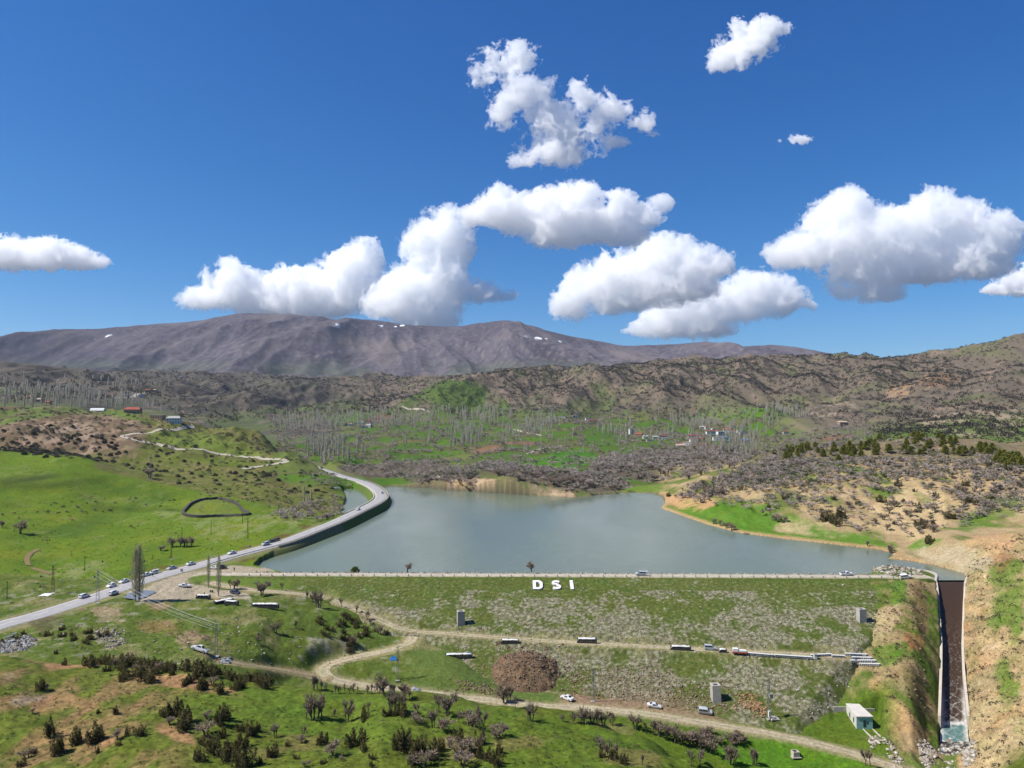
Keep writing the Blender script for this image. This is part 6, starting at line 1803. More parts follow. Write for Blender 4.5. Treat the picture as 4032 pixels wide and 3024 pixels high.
def make_car(shape, mat):
    st, xf, xr, (g0, g1) = SHAPES[shape]
    e = empty('pickup_truck' if shape == 'pickup' else 'van' if shape == 'van' else 'car', (0, 0, 0))
    b = part('body', loft_body(st), mat, e)
    bv = b.modifiers.new('soft_edges', 'BEVEL'); bv.width = .05; bv.segments = 2; bv.limit_method = 'ANGLE'
    P = lambda i, f, o=.012: None
    S = [np.array(s) for s in st]

    def glass(i, j, name, z0=.06, z1=.86, side=None):
        a, c = S[i], S[j]
        def pt(s, sg, f):
            return np.array([s[0], sg * (s[4] * .97 * (1 - f) + s[5] * f), s[2] * (1 - f) + s[3] * f])
        if side:
            q = [pt(a, side, z0), pt(c, side, z0), pt(c, side, z1), pt(a, side, z1)]
            m = sum(q) / 4; q = [m + (v - m) * [.93, 1, .9] + [0, side * .014, .004] for v in q]
        else:
            lowf, hif = (a, c) if a[3] < c[3] else (c, a)
            q = [np.array([lowf[0], -lowf[5] * .9, lowf[3]]), np.array([lowf[0], lowf[5] * .9, lowf[3]]), np.array([hif[0], hif[5] * .86, hif[3]]), np.array([hif[0], -hif[5] * .86, hif[3]])]
            m = sum(q) / 4; dx_ = .018 if lowf[0] > hif[0] else -.018
            q = [m + (v - m) * .9 + [dx_, 0, .012] for v in q]
        o = np.array(q)
        return part(name, (o, np.array([(0, 1, 2, 3)])), M_GLASS, e)
    glass(2, 3, 'windscreen')
    i_r = 4 if shape in ('sedan', 'pickup') else 5
    glass(i_r, i_r + 1, 'rear_window')
    for sg in (-1, 1):
        for i in range(3, i_r):
            glass(i, i + 1, 'side_window', side=sg)
        x0, x1 = S[3], S[2]
        tri = np.array([(x0[0] + .02, sg * (x0[4] * .97 + .006), x0[2] + .05), (x0[0] + (x1[0] - x0[0]) * .62, sg * (x0[4] * .93 + .01), x0[2] + .06), (x0[0] + .02, sg * (x0[5] * .90 + x0[4] * .1 + .012), x0[3] * .93)])
        part('side_window', (tri, np.array([(0, 1, 2)])), M_GLASS, e)
    r = .40 if shape == 'pickup' else .34
    wm = bpy.data.meshes.get('tyre_%d' % int(r * 100))
    for x in (xf, xr):
        for sg in (-1, 1):
            V, F = wheel_geo(r, .24)
            w = obj('wheel', mesh_np('wheel', V, F, False), M_TYRE, e, (x, sg * (S[3][4] - .10), r))
            V, F = wheel_geo(r * .62, .25)
            obj('rim', mesh_np('rim', V, F, False), M_RIM, w)
    for sg in (-1, 1):
        part('headlight', box(.12, .34, .14, (st[1][0] + .02, sg * .62, st[1][2] - .16)), M_LAMP, e)
        part('tail_light', box(.10, .22, .2, (st[-2][0] - .06, sg * .72, st[-2][2] - .26)), M_TAIL, e)
    if shape == 'pickup':
        part('load_bed', (np.array([(-.9, -.72, 1.185), (-.9, .72, 1.185), (-2.45, .72, 1.155), (-2.45, -.72, 1.155)]), np.array([(0, 3, 2, 1)])), M_BLACK, e)
    return e


CARS = {}


def car(shape, mat, X, Y, ang, label, group=None, p=None, tail_open=False):
    """ang: heading in plan, degrees, 0 = to the right in the photo, 90 = away"""
    key = (shape, mat.name)
    first = key not in CARS
    e = make_car(shape, mat) if first else copy_tree(CARS[key])
    if first: CARS[key] = e
    p = pick(X, Y) if p is None else p
    e.location = (float(p[0]), float(p[1]), float(p[2]) + .03)
    a = radians(ang)
    dx_, dy_ = cos(a) * 1.3, sin(a) * 1.3
    zf, zb = float(surf(p[0] + dx_, p[1] + dy_)), float(surf(p[0] - dx_, p[1] - dy_))
    lx, ly = -sin(a) * .7, cos(a) * .7
    zl, zr = float(surf(p[0] + lx, p[1] + ly)), float(surf(p[0] - lx, p[1] - ly))
    pitch = max(-.25, min(.25, math.atan2(zf - zb, 2.6))); roll = max(-.2, min(.2, math.atan2(zl - zr, 1.4)))
    if X < 860 and Y < 1320: pitch = roll = 0.0
    e.rotation_euler = (roll, -pitch, a)
    tag(e, label, 'pickup truck' if shape == 'pickup' else 'van' if shape == 'van' else 'car', group)
    if tail_open:
        st = SHAPES[shape][0]
        part('tailgate', box(.9, 1.3, .06, (st[5][0] - .45, 0, st[5][3] + .05)), mat, e)
    return e


def road_at(X, Y, off):
    """point on the road surface nearest to a photo point, moved sideways by off metres"""
    p = at_z(X, Y, 2.8)
    i = int(np.argmin(np.hypot(ROAD[:, 0] - p[0], ROAD[:, 1] - p[1])))
    p = at_z(X, Y, ROAD[i, 2])
    i = min(max(1, int(np.argmin(np.hypot(ROAD[:, 0] - p[0], ROAD[:, 1] - p[1])))), len(ROAD) - 2)
    t = ROAD[i + 1, :2] - ROAD[i - 1, :2]
    n = np.array([t[1], -t[0]]) / np.hypot(*t)
    q = ROAD[i].copy(); q[:2] += n * off; q[2] += .03
    return q, math.degrees(math.atan2(t[1], t[0]))


G_ROAD = 'cars along the asphalt road'
for X, Y, off, fwd, shape, mat, lab, kw in [
    (162, 1291, -3.2, 1, 'hatchback', M_WHITE, 'white hatchback driving away, nearest car on the asphalt road', {}),
    (237, 1269, -4.6, -1, 'hatchback', M_WHITE, 'white crossover parked facing the viewer just right of the near lattice pylon', {}),
    (249, 1283, 4.2, 1, 'hatchback', M_WHITE, 'white hatchback on the near verge beside the tall pair of poplars', {}),
    (277, 1257, -5.0, -1, 'sedan', M_WHITE, 'white sedan parked on the far verge left of the tall pair of poplars', {}),
    (312, 1247, -5.0, -1, 'sedan', M_WHITE, 'white sedan parked right behind the car with the open boot', {}),
    (333, 1241, -5.0, -1, 'hatchback', M_WHITE, 'white hatchback with its boot lid open on the road verge', {'tail_open': True}),
    (375, 1229, -4.8, -1, 'sedan', M_GREYCAR, 'grey sedan parked alone on the far verge', {}),
    (409, 1219, -3.6, 1, 'sedan', M_WHITE, 'white sedan near the road junction at the left end of the dam', {}),
    (491, 1197, -3.2, -1, 'sedan', M_WHITE, 'white sedan on the road where the guardrail begins to follow the lake', {}),
    (565, 1177, -3.2, -1, 'van', M_SILVER, 'silver van on the far side of the road by the lake corner', {}),
    (586, 1171, -5.2, -1, 'sedan', M_BLACK, 'black car just ahead of the silver van by the lake corner', {}),
    (597, 1168, -5.2, -1, 'hatchback', M_BLACK, 'second black car ahead of the silver van, the farther of the pair', {}),
    (778, 1101, -1.5, -1, 'van', M_WHITE, 'white van driving toward the viewer on the causeway', {}),
    (824, 1066, 1.5, 1, 'sedan', M_GREYCAR, 'small grey car going round the bend of the causeway', {})]:
    q, a = road_at(X, Y, off)
    car(shape, mat, X, Y, a if fwd > 0 else a + 180, lab, G_ROAD, p=q, **kw)
car('sedan', M_WHITE, 398, 1268, 6, 'long white sedan parked on the gravel yard below the junction')
car('hatchback', M_BLUE, 508, 1283, -22, 'dark blue crossover parked by the small bare trees on the yard')
car('sedan', M_WHITE, 464, 1229, 170, 'white car half hidden behind the slim poplars beside a dark van')
car('van', M_BLACK, 479, 1229, 20, 'dark van beside the white car behind the slim poplars')
car('van', M_SILVER, 1384, 1243, 180, 'silver minivan with raised tailgate on the middle of the dam crest', p=np.array([*at_z(1384, 1243, 2.25)]), tail_open=True)
car('pickup', M_WHITE, 1828, 1243, 4, 'white pickup with a loaded bed near the right end of the dam crest', p=np.array([*at_z(1828, 1243, 2.25)]))
car('van', M_WHITE, 1956, 1249, -8, 'white van parked at the very end of the dam crest')
car('van', M_SILVER, 1534, 1404, -5, 'silver van parked on the berm track halfway down the dam')
car('sedan', M_WHITE, 1225, 1511, 142, 'white sedan parked on grass beside the rubble mound')
car('sedan', M_WHITE, 1413, 1528, -8, 'white sedan on the verge of the lower track, between the mound and the block')
car('van', M_SILVER, 1523, 1541, -10, 'silver van parked below the concrete block at the foot of the dam')
car('pickup', M_WHITE, 431, 1407, 172, 'white double-cab pickup on the grass beside a lattice pylon')
car('sedan', M_WHITE, 728, 1056, 10, 'white car parked beside the pond at the causeway')
car('sedan', M_BLACK, 718, 1056, 5, 'dark car parked left of the white one beside the pond')

# ---- concrete towers on the dam
def tower(X, Y, w, d, h, rz, label, lean=0.0):
    p = pick(X, Y)
    e = empty('concrete_tower', (float(p[0]), float(p[1]) + d / 2, float(p[2]) - .8), rz)
    t = .28
    V, F = box(w, d, h + .8)
    V[4:, 1] += lean
    part('shaft', (V, F), M_CONC_OLD, e)
    rim = [box(w + .06, t, .14, (0, s * (d - t) / 2 + lean, h + .8)) for s in (-1, 1)] + [box(t, d - 2 * t, .14, (s * (w + .06 - t) / 2, lean, h + .8)) for s in (-1, 1)]
    part('rim', rim, M_CONC, e)
    part('hatch_opening', box(w * .5, d * .4, .02, (0, lean, h + .803)), M_BLACK, e)
    return tag(e, label, 'tower', 'concrete blocks on the dam')


tower(995, 1352, 2.75, 2.5, 5.2, .22, 'square concrete block standing on the dam above the left end of the berm track')
tower(1864, 1346, 2.75, 2.4, 5.0, .12, 'square concrete block standing high on the right end of the dam')
tower(1549, 1520, 2.75, 2.6, 5.4, .06, 'stained concrete block at the foot of the dam above the silver van', lean=.5)

# ---- the white letters D S I
LO = np.array(dam_at(1151.5, 1275)); LT = np.array(dam_at(1151.5, 1256)); LH = float(np.linalg.norm(LT - LO)); LV = (LT - LO) / LH
LVy = np.array([0, LV[1], LV[2]]); LVy /= np.linalg.norm(LVy); LNr = np.cross([1, 0, 0], LVy)
M_LETTER = plain('white_letter_paint', (.80, .77, .74), .8, var=.06, scale=1.5)


def letter(ch, x_left, outlines_quads, label):
    """quads in letter units (width 0..w, height 0..1) laid on the dam face and raised .55 m"""
    bx = np.array(dam_at(x_left, 1275))
    V, F, o = [], [], 0
    for q in outlines_quads:
        q = np.array(q) * [LH, LH]
        lo = [bx + np.array([1, 0, 0]) * a + LVy * b - LNr * .25 for a, b in q]
        hi = [bx + np.array([1, 0, 0]) * a + LVy * b + LNr * .60 for a, b in q]
        V += lo + hi; n = 4
        F += [(o + 4, o + 5, o + 6, o + 7)] + [(o + i, o + (i + 1) % 4, o + 4 + (i + 1) % 4, o + 4 + i) for i in range(4)]
        o += 8
    o_ = obj('letter', mesh_np('letter', np.array(V) - bx, np.array(F), False), M_LETTER, None, bx)
    return tag(o_, label, 'letter', 'white letters on the dam')


asp = (1175.3 - 1151.5) * KS * LO[1] / LH
W_ = asp * .9
dq = [[(0, 0), (.32 * W_, 0), (.32 * W_, 1), (0, 1)]]
arc = [(.32 * W_, 0), (.62 * W_, 0), (.84 * W_, .08), (W_, .26), (W_, .74), (.84 * W_, .92), (.62 * W_, 1), (.32 * W_, 1)]
inn = [(.32 * W_, .20), (.54 * W_, .20), (.66 * W_, .25), (.70 * W_, .36), (.70 * W_, .64), (.66 * W_, .75), (.54 * W_, .80), (.32 * W_, .80)]
dq += [[arc[i], arc[i + 1], inn[i + 1], inn[i]] for i in range(7)]
letter('D', 1151.5, dq, 'white letter D laid on the grass below the dam crest')
path = []
for t in np.linspace(20, 270, 12): path.append((.5 + .34 * cos(radians(t)), .745 + .15 * sin(radians(t))))
for t in np.linspace(90, -160, 12)[1:]: path.append((.5 + .36 * cos(radians(t)), .285 + .175 * sin(radians(t))))
path = np.array(path); tg = np.gradient(path, axis=0); tg /= np.linalg.norm(tg, axis=1)[:, None]
nn = np.stack([-tg[:, 1], tg[:, 0]], -1) * .105
L_, R_ = (path + nn) * [W_, 1], (path - nn) * [W_, 1]
L_[:, 1] = np.clip(L_[:, 1], 0, 1); R_[:, 1] = np.clip(R_[:, 1], 0, 1)
letter('S', 1192, [[R_[i], R_[i + 1], L_[i + 1], L_[i]] for i in range(len(path) - 1)], 'white letter S laid on the grass below the dam crest')
wI = .33 * W_
letter('I', 1233, [[(0, 0), (wI, 0), (wI, .76), (0, .76)], [(0, .80), (wI, .80), (wI, 1), (0, 1)]], 'white dotted letter I laid on the grass below the dam crest')

# ---- posts along both edges of the crest
pm = mesh_np('guard_post', *box(.36, .36, 1.0, (0, 0, -.05), .92), False)
for side, lab, grp in ((-.15, 'short concrete post on the grass-side edge of the dam crest', 'posts on the dry side of the crest'), (-5.6, 'short concrete post on the water-side edge of the dam crest', 'posts on the water side of the crest')):
    for i in range(58):
        x = -112 + i * 4.86 + (1.2 if side < -1 else 0)
        if x > 168: break
        o = obj('guard_post', pm, M_CONC_OLD, None, (x, 302.4 + DAM_K * x - side, 2.15))
        tag(o, lab, 'post', grp)


# ---- lattice pylons, poles and wires
M_STEEL = plain('galvanised_steel', (.38, .39, .40), .5, .5, var=.15, scale=2); M_RUST = plain('rusty_steel', (.22, .13, .06), .8, .2, var=.3, scale=2); M_POLE = plain('tarred_pole', (.05, .045, .04), .9)
M_WIRE = plain('aluminium_wire', (.62, .62, .62), .5, .4); M_INS = plain('insulator', (.25, .18, .14), .3)


def pylon(X, Y, h, label, mat=None, base=.55, arm=1.1, r=.045, p=None):
    mat = mat or M_STEEL
    p = pick(X, Y) if p is None else p
    e = empty('lattice_pylon', (float(p[0]), float(p[1]), float(p[2]) - .1), .25)
    n = max(6, int(h / 1.1)); leg, brace = [], []
    w = lambda z: base * (1 - .62 * z / h)
    cs = [(-1, -1), (1, -1), (1, 1), (-1, 1)]
    for c in cs: leg.append(((c[0] * w(0), c[1] * w(0), 0), (c[0] * w(h), c[1] * w(h), h)))
    for i in range(n):
        z0, z1 = h * i / n, h * (i + 1) / n
        for k in range(4):
            a, b = cs[k], cs[(k + 1) % 4]
            if i % 2: a, b = b, a
            brace.append(((a[0] * w(z0), a[1] * w(z0), z0), (b[0] * w(z1), b[1] * w(z1), z1)))
    for k in range(4):
        part('leg', bar(leg[k][0], leg[k][1], r), mat, e)
    part('bracing', beam_set(brace, r * .7), mat, e)
    for zf in (.99, .86):
        part('crossarm', [box(arm * 2, .1, .12, (0, 0, h * zf))], mat, e)
        for xx in (-arm * .92, 0, arm * .92) if zf > .9 else (-arm * .92, arm * .92):
            part('insulator', [tube(np.array([xx, 0, h * zf + .1]), np.array([xx, 0, h * zf + .45]), .07, .05, 6)], M_INS, e)
    part('footing', box(base * 2 + .5, base * 2 + .5, .35, (0, 0, -.1)), M_CONC_OLD, e)
    return tag(e, label, 'pylon'), e


p1, e1 = pylon(211, 1303, 12.0, 'grey lattice pylon on the near verge of the road, top end of the wires')
p3, e3 = pylon(467, 1418, 9.6, 'grey lattice pylon beside the white pickup, lower end of the wires')
pylon(114, 1281, 10.6, 'rusty lattice pylon in the meadow behind the road', M_RUST, .5)
pylon(859, 1470, 11.0, 'slim grey lattice pylon inside the bend of the dirt track', None, .4, .6)
pylon(1281, 1515, 10.4, 'thin grey lattice pylon among the rubble right of the mound', None, .38, .5)
ppy, epy = pylon(1661, 1553, 12.2, 'grey lattice pylon with a transformer near the foot of the dam', None, .5, 1.2)
part('transformer', box(1.1, .8, 1.3, (.9, .2, 6.4)), M_CONC_OLD, epy)
part('cabinet', box(.7, .5, 1.9, (-.3, -.7, 1.0)), M_WHITE, epy)
pylon(325, 1035, 20, 'tall lattice mast on the grassy knoll beside a bare tree', None, .7, 1.0, .06)
pylon(370, 1208, 9.5, 'rusty lattice pole beside the orchard trees in the meadow', M_RUST, .32, .5, .05)
pylon(535, 1167, 11.5, 'rusty lattice pole where the road nears the lake', M_RUST, .32, .5, .05)
for a, b in (((-1.0, 0, 11.9), (-1.0, 0, 9.6)), ((1.0, 0, 11.9), (1.0, 0, 9.6)), ((0, 0, 12.2), (0, 0, 9.9)), ((-1.0, 0, 10.4), (-1.0, 0, 8.3)), ((1.0, 0, 10.4), (1.0, 0, 8.3))):
    A0 = np.array(e1.location) + np.array([a[0] * cos(.25), a[0] * sin(.25), a[2]]); B0 = np.array(e3.location) + np.array([b[0] * cos(.25), b[0] * sin(.25), b[2]])
    t = np.linspace(0, 1, 25)[:, None]; W = A0 * (1 - t) + B0 * t; W[:, 2] -= 1.6 * 4 * (t * (1 - t))[:, 0]
    o = obj('power_line', mesh_np('power_line', *merge([bar(W[i] - A0, W[i + 1] - A0, .024, 4) for i in range(24)])), M_WIRE, None, A0)
    tag(o, 'pale overhead wire slung between the road pylon and the pylon by the pickup', 'wire', 'overhead wires')
for X, Y, h, lean, lab in [(15, 1293, 6.4, 0, 'dark wooden pole nearest the left edge in the meadow'), (183, 1233, 6.2, 0, 'dark wooden pole in the meadow behind the near pylon'), (290, 1200, 5.8, .9, 'leaning dark wooden pole in the meadow above the poplars'),
                           (393, 1163, 6.0, 0, 'wooden pole rising behind the orchard trees'), (456, 1153, 7.0, 0, 'thin wooden pole in the pale strip of meadow'), (524, 1131, 6.5, 0, 'farthest wooden pole in the meadow near the stone ring')]:
    p = pick(X, Y)
    e = empty('wooden_pole', tuple(map(float, p)))
    part('shaft', tube(np.array([0, 0, -.4]), np.array([lean, 0, h]), .16, .11, 6), M_POLE, e)
    part('crossarm', box(1.0, .1, .12, (lean * .93, 0, h * .93)), M_POLE, e)
    tag(e, lab, 'pole', 'wooden poles in the left meadow')

# ---- tarp-covered stacks of hives and rows of bare hives
M_TARP = plain('white_tarp', (.74, .74, .72), .7, var=.08, scale=.8, bump=.15); M_HIVE = plain('grey_hive_boards', (.34, .34, .33), .9, var=.3, scale=1.2); M_HIVE_D = plain('dark_stack', (.07, .066, .06), .95, var=.4, scale=1.5)
M_BLUETARP = plain('blue_tarp', (.04, .2, .5), .6, var=.1, scale=1)


def stack(X, Y, L, w, h, ang, label, scrap=None):
    p = pick(X, Y)
    w, h = w * .72, h * 1.35
    e = empty('covered_stack', (float(p[0]), float(p[1]) + .4, float(p[2]) - .1), radians(ang))
    r = np.random.default_rng(int(X))
    n = max(4, int(L / .6)); xs = np.linspace(-L / 2, L / 2, n)
    part('crates', [box(L / n * .96, w, h * r.uniform(.86, 1.0), (x, 0, 0)) for x in xs], M_HIVE_D, e)
    us = np.array([-1.0, -.62, .0, .62, 1.0]); V = []
    for i, x in enumerate(np.linspace(-L / 2 - .25, L / 2 + .25, n + 3)):
        end = (i == 0 or i == n + 2)
        for u in us:
            zz = h * (1.05 + .08 * r.uniform(-1, 1)) if abs(u) < .9 else h * (.93 if u < 0 else .6) + .08 * r.uniform(-1, 1)
            V.append((x, u * w * .58, zz * (.55 if end else 1)))
    part('tarp', (np.array(V), grid_faces(n + 3, 5)), M_TARP, e, True)
    if scrap: part('tarp_patch', box(.9, .7, .06, (L * .36, 0, h * 1.18)), M_BLUETARP, e)
    return tag(e, label, 'covered stack', 'tarp-covered stacks near the tracks')


stack(572, 1314, 9.5, 1.5, 1.3, -2, 'long dark stack under a white sheet on the grass of the left plateau')
stack(1102, 1391, 6.0, 1.4, 1.2, -2, 'dark stack under a white sheet just below the berm track above the mound')
stack(991, 1423, 9.0, 1.5, 1.3, 4, 'dark stack with white sheet and blue patch left of the mound', True)
stack(1268, 1390, 6.6, 1.5, 1.4, -3, 'dark stack under a white sheet on the berm track, centre of the dam')
stack(1471, 1405, 6.6, 1.6, 1.2, -6, 'sagging white-sheeted stack left of the silver van on the berm')
stack(1562, 1410, 2.2, 1.4, 1.0, -5, 'small white-sheeted heap right of the silver van on the berm')
stack(438, 1294, 4.6, 1.6, 1.2, 0, 'rounded white-sheeted heap on the gravel yard')
stack(482, 1303, 6.4, 1.8, 1.0, 38, 'long slanting white-sheeted stack at the yard edge')
stack(499, 1307, 4.6, 1.5, 1.2, -6, 'short dark stack under a white sheet in front of the slanting one')
hb = mesh_np('beehive', *box(.56, .5, .5, (0, 0, .06)), False); hl_ = mesh_np('lid', *box(.62, .56, .1, (0, 0, .56)), False)
for (X0, Y0, X1, Y1, n, lab) in [(1618, 1415, 1668, 1419, 10, 'grey beehive in the left row on the berm track'), (1676, 1419, 1752, 1424, 16, 'grey beehive in the long middle row on the berm track'), (1754, 1419, 1794, 1417, 9, 'grey beehive in the short row behind the white post'),
                                 (1828, 1416, 1871, 1418, 10, 'grey beehive in the top row of the block at the right end'), (1843, 1424, 1881, 1425, 9, 'grey beehive in the second row of the block at the right end'), (1840, 1431, 1890, 1431, 11, 'grey beehive in the third row of the block at the right end'),
                                 (1859, 1438, 1899, 1439, 10, 'grey beehive in the front row of the block at the right end'), (1799, 1420, 1822, 1421, 5, 'grey beehive in the small group between two rows')]:
    for i in range(n):
        f = i / (n - 1)
        p = pick(X0 + (X1 - X0) * f, Y0 + (Y1 - Y0) * f)
        e = empty('beehive', tuple(map(float, p)), random.uniform(-.1, .1), 1.35)
        obj('hive_body', hb, M_HIVE, e); obj('lid', hl_, M_TARP, e)
        tag(e, lab, 'beehive', 'beehives: ' + lab.split(' in the ')[-1].split(' between ')[0])
p = pick(1761, 1424); e = empty('white_cabinet', tuple(map(float, p))); part('housing', box(.9, .7, 1.7), M_TARP, e); part('roof', box(1.1, .9, .12, (0, 0, 1.7)), M_HIVE, e); tag(e, 'white upright cabinet standing at the bend of the beehive rows', 'cabinet')
M_RED = plain('red_boards', (.42, .09, .05), .8, var=.2, scale=1)
p = pick(1598, 1413); e = empty('trailer', tuple(map(float, p)), -.15); part('bed', box(5.0, 1.8, .5, (0, 0, .5)), M_RED, e); part('load', [box(1.8, 1.6, 1.0, (-1.5, 0, 1.0)), box(2.6, 1.5, .5, (.9, 0, 1.0))], M_TARP, e)
for x in (-1.2, 1.2):
    for s in (-1, 1):
        V, F = wheel_geo(.4, .2); obj('wheel', mesh_np('wheel', V, F, False), M_TYRE, e, (x, s * .85, .4))
tag(e, 'red trailer loaded with white sheets on the berm track', 'trailer')
p = pick(850, 1425); e = empty('tent', tuple(map(float, p)), .2)
part('canopy', (np.array([(-1.2, -.9, 0), (1.2, -.9, 0), (1.2, .9, 0), (-1.2, .9, 0), (-.6, 0, 1.4), (.6, 0, 1.3)]), np.array([(0, 1, 5, 4), (1, 2, 5, 5), (2, 3, 4, 5), (3, 0, 4, 4)])), M_BLUETARP, e)
tag(e, 'small blue tarp shelter beside the slim pylon inside the track bend', 'shelter')
p = pick(100, 1285); o = obj('sheet', mesh_np('sheet', np.array([(x + .3 * noise2(x * .7, y, 5), y, .12 + .12 * noise2(x, y, 6)) for x in np.linspace(-2, 2, 9) for y in np.linspace(-2, 2, 7)], dtype=float), grid_faces(9, 7)), M_TARP, None, tuple(map(float, p)))
tag(o, 'crumpled white sheet lying on the meadow by the rusty pylon', 'sheet')

# ---- valve house at the foot of the dam
M_TURQ = plain('turquoise_plaster', (.30, .56, .54), .8, var=.14, scale=.8); M_PLASTER = plain('worn_white_plaster', (.62, .60, .54), .85, var=.16, scale=.7); M_DOOR = plain('dark_door', (.03, .06, .06), .6); M_ROOFC = plain('pale_roof_slab', (.64, .60, .54), .9, var=.1, scale=.6)
rz_ = -21.2
fl, fr, br, bl = [np.array(at_z(X, Y, rz_)) for X, Y in ((1850, 1547), (1885, 1547), (1856, 1521), (1828, 1520))]
o0 = (fl + fr + br + bl) / 4; zb_ = -25.6
e = empty('valve_house', (o0[0], o0[1], zb_))
H_ = rz_ - zb_


def loc(p, z): return np.array([p[0] - o0[0], p[1] - o0[1], z])


part('wall', (np.array([loc(q, z) for z in (0, H_ - .25) for q in (fl, fr, br, bl)]), np.array([(0, 1, 5, 4), (1, 2, 6, 5), (2, 3, 7, 6)])), M_TURQ, e)
part('side_wall', (np.array([loc(q, z) for z in (0, H_ - .25) for q in (fl, bl)]), np.array([(1, 0, 2, 3)])), M_PLASTER, e)
gr = lambda q, k: np.append((q[:2] - o0[:2]) * k, 0)
part('roof', (np.array([gr(q, 1.05) + [0, 0, z] for z in (H_ - .25, H_) for q in (fl, fr, br, bl)]), np.array([(3, 2, 1, 0), (4, 5, 6, 7), (0, 1, 5, 4), (1, 2, 6, 5), (2, 3, 7, 6), (3, 0, 4, 7)])), M_ROOFC, e)


def wallrect(a, b, f0, f1, z0, z1, out):
    n = np.cross(np.append(b[:2] - a[:2], 0), [0, 0, 1]); n /= np.linalg.norm(n)
    q = [loc(a + (b - a) * f, z) + n * out for f, z in ((f0, z0), (f1, z0), (f1, z1), (f0, z1))]
    return np.array(q), np.array([(0, 1, 2, 3)])


part('door', wallrect(fl, fr, .42, .60, 1.0, 3.1, .03), M_DOOR, e)
part('window', wallrect(fl, fr, .64, .74, 1.9, 2.7, .03), M_DOOR, e)
for f in (.30, .68): part('window', wallrect(bl, fl, f, f + .1, 1.4, 3.0, .03), M_DOOR, e)
# wing walls and outlet trough
wv = merge([box(4.2, .4, 3.0, (loc(bl, 0)[0] - 2.1, loc(bl, 0)[1] + .1, .4)), box(5.0, .4, 2.6, (loc(br, 0)[0] + 2.5, loc(br, 0)[1] + .1, .4))])
part('wing_wall', wv, M_CONC_OLD, e)
fm = (loc(fl, 0) + loc(fr, 0)) / 2
tr_ = [box(.35, 5.0, 1.5, (fm[0] + 1.0 + s * 1.5, fm[1] - 2.5, -1.0)) for s in (-1, 1)] + [box(2.8, 5.0, .4, (fm[0] + 1.0, fm[1] - 2.5, -1.1))] + [box(2.4, .4, 1.2, (fm[0] + 1.0 + s * 2.7, fm[1] - 4.9, -1.2)) for s in (-1, 1)]
part('outlet_trough', tr_, M_CONC, e)
tag(e, 'turquoise flat-roofed valve house with a dark door at the foot of the dam', 'building')
p = pick(1718, 1634); e = empty('concrete_box', tuple(map(float, p)), .1)
part('box_wall', [box(1.9, .2, 1.6, (0, s * .75, 0)) for s in (-1, 1)] + [box(.2, 1.3, 1.6, (s * .85, 0, 0)) for s in (-1, 1)], M_CONC, e); part('plinth', box(2.8, 2.4, .2, (0, 0, -.08)), M_CONC_OLD, e)
tag(e, 'small open concrete box in the bright green field', 'concrete box')
p = pick(1672, 1553); o = obj('concrete_slab', mesh_np('concrete_slab', *box(3.2, 2.0, .5, (0, 0, 0), .9), False), M_CONC, None, tuple(map(float, p))); o.rotation_euler = (.25, .2, .3); tag(o, 'tilted concrete slab lying beside the transformer pylon', 'slab')

# ---- houses
M_WALLW = plain('white_house_wall', (.72, .71, .68), .85, var=.06, scale=.3); M_WALLG = plain('grey_house_wall', (.40, .39, .37), .9, var=.1, scale=.3); M_WALLO = plain('ochre_house_wall', (.52, .33, .20), .9, var=.1, scale=.3); M_WALLM = plain('mud_house_wall', (.38, .27, .19), .95, var=.15, scale=.3)
M_ROOFR = plain('red_tile_roof', (.36, .09, .06), .85, var=.15, scale=.6); M_ROOFD = plain('maroon_roof', (.20, .06, .055), .85, var=.15, scale=.6); M_ROOFG = plain('grey_flat_roof', (.42, .41, .39), .9, var=.1, scale=.4); M_ROOFB = plain('blue_sheet_roof', (.08, .17, .34), .6, var=.1, scale=.4); M_ROOFT = plain('earth_roof', (.46, .36, .27), .95, var=.15, scale=.4)
M_WIN = plain('dark_window', (.03, .035, .04), .2)


def house(X, Y, w, d, h, wall, roof, label, group=None, gable=True, rz=0.0, floors=None, rise=None, dmin=400):
    p = pick(X, Y, dmin)
    e = empty('house', (float(p[0]), float(p[1]) + d * .5, float(p[2]) - .5), rz)
    h = h + .5
    part('wall', box(w, d, h), wall, e)
    if gable:
        k = rise or w * .16
        V = np.array([(-w * .54, -d * .56, h), (w * .54, -d * .56, h), (w * .54, d * .56, h), (-w * .54, d * .56, h), (-w * .40, 0, h + k), (w * .40, 0, h + k)])
        part('roof', (V, [np.array([(0, 1, 5, 4), (2, 3, 4, 5), (3, 2, 1, 0)]), np.array([(1, 2, 5), (3, 0, 4)])]), roof, e) if False else obj('roof', mesh_np('roof', V, [np.array([(0, 1, 5, 4), (2, 3, 4, 5), (3, 2, 1, 0)]), np.array([(1, 2, 5), (3, 0, 4)])], False), roof, e)
    else:
        part('roof', box(w * 1.06, d * 1.06, .35, (0, 0, h)), roof, e)
    fl_ = floors or max(1, int(h / 2.9)); nw = max(2, int(w / 2.8))
    for f in range(fl_):
        for i in range(nw):
            if f == 0 and i == nw // 2: continue
            x = -w / 2 + w * (i + .5) / nw
            part('window', box(w / nw * .42, .06, 1.25, (x, -d / 2 - .02, .5 + f * (h - .5) / fl_ + .95)), M_WIN, e)
    part('door', box(1.0, .06, 2.1, (-w / 2 + w * (nw // 2 + .5) / nw, -d / 2 - .02, .5)), M_DOOR, e)
    return tag(e, label, 'house', group)


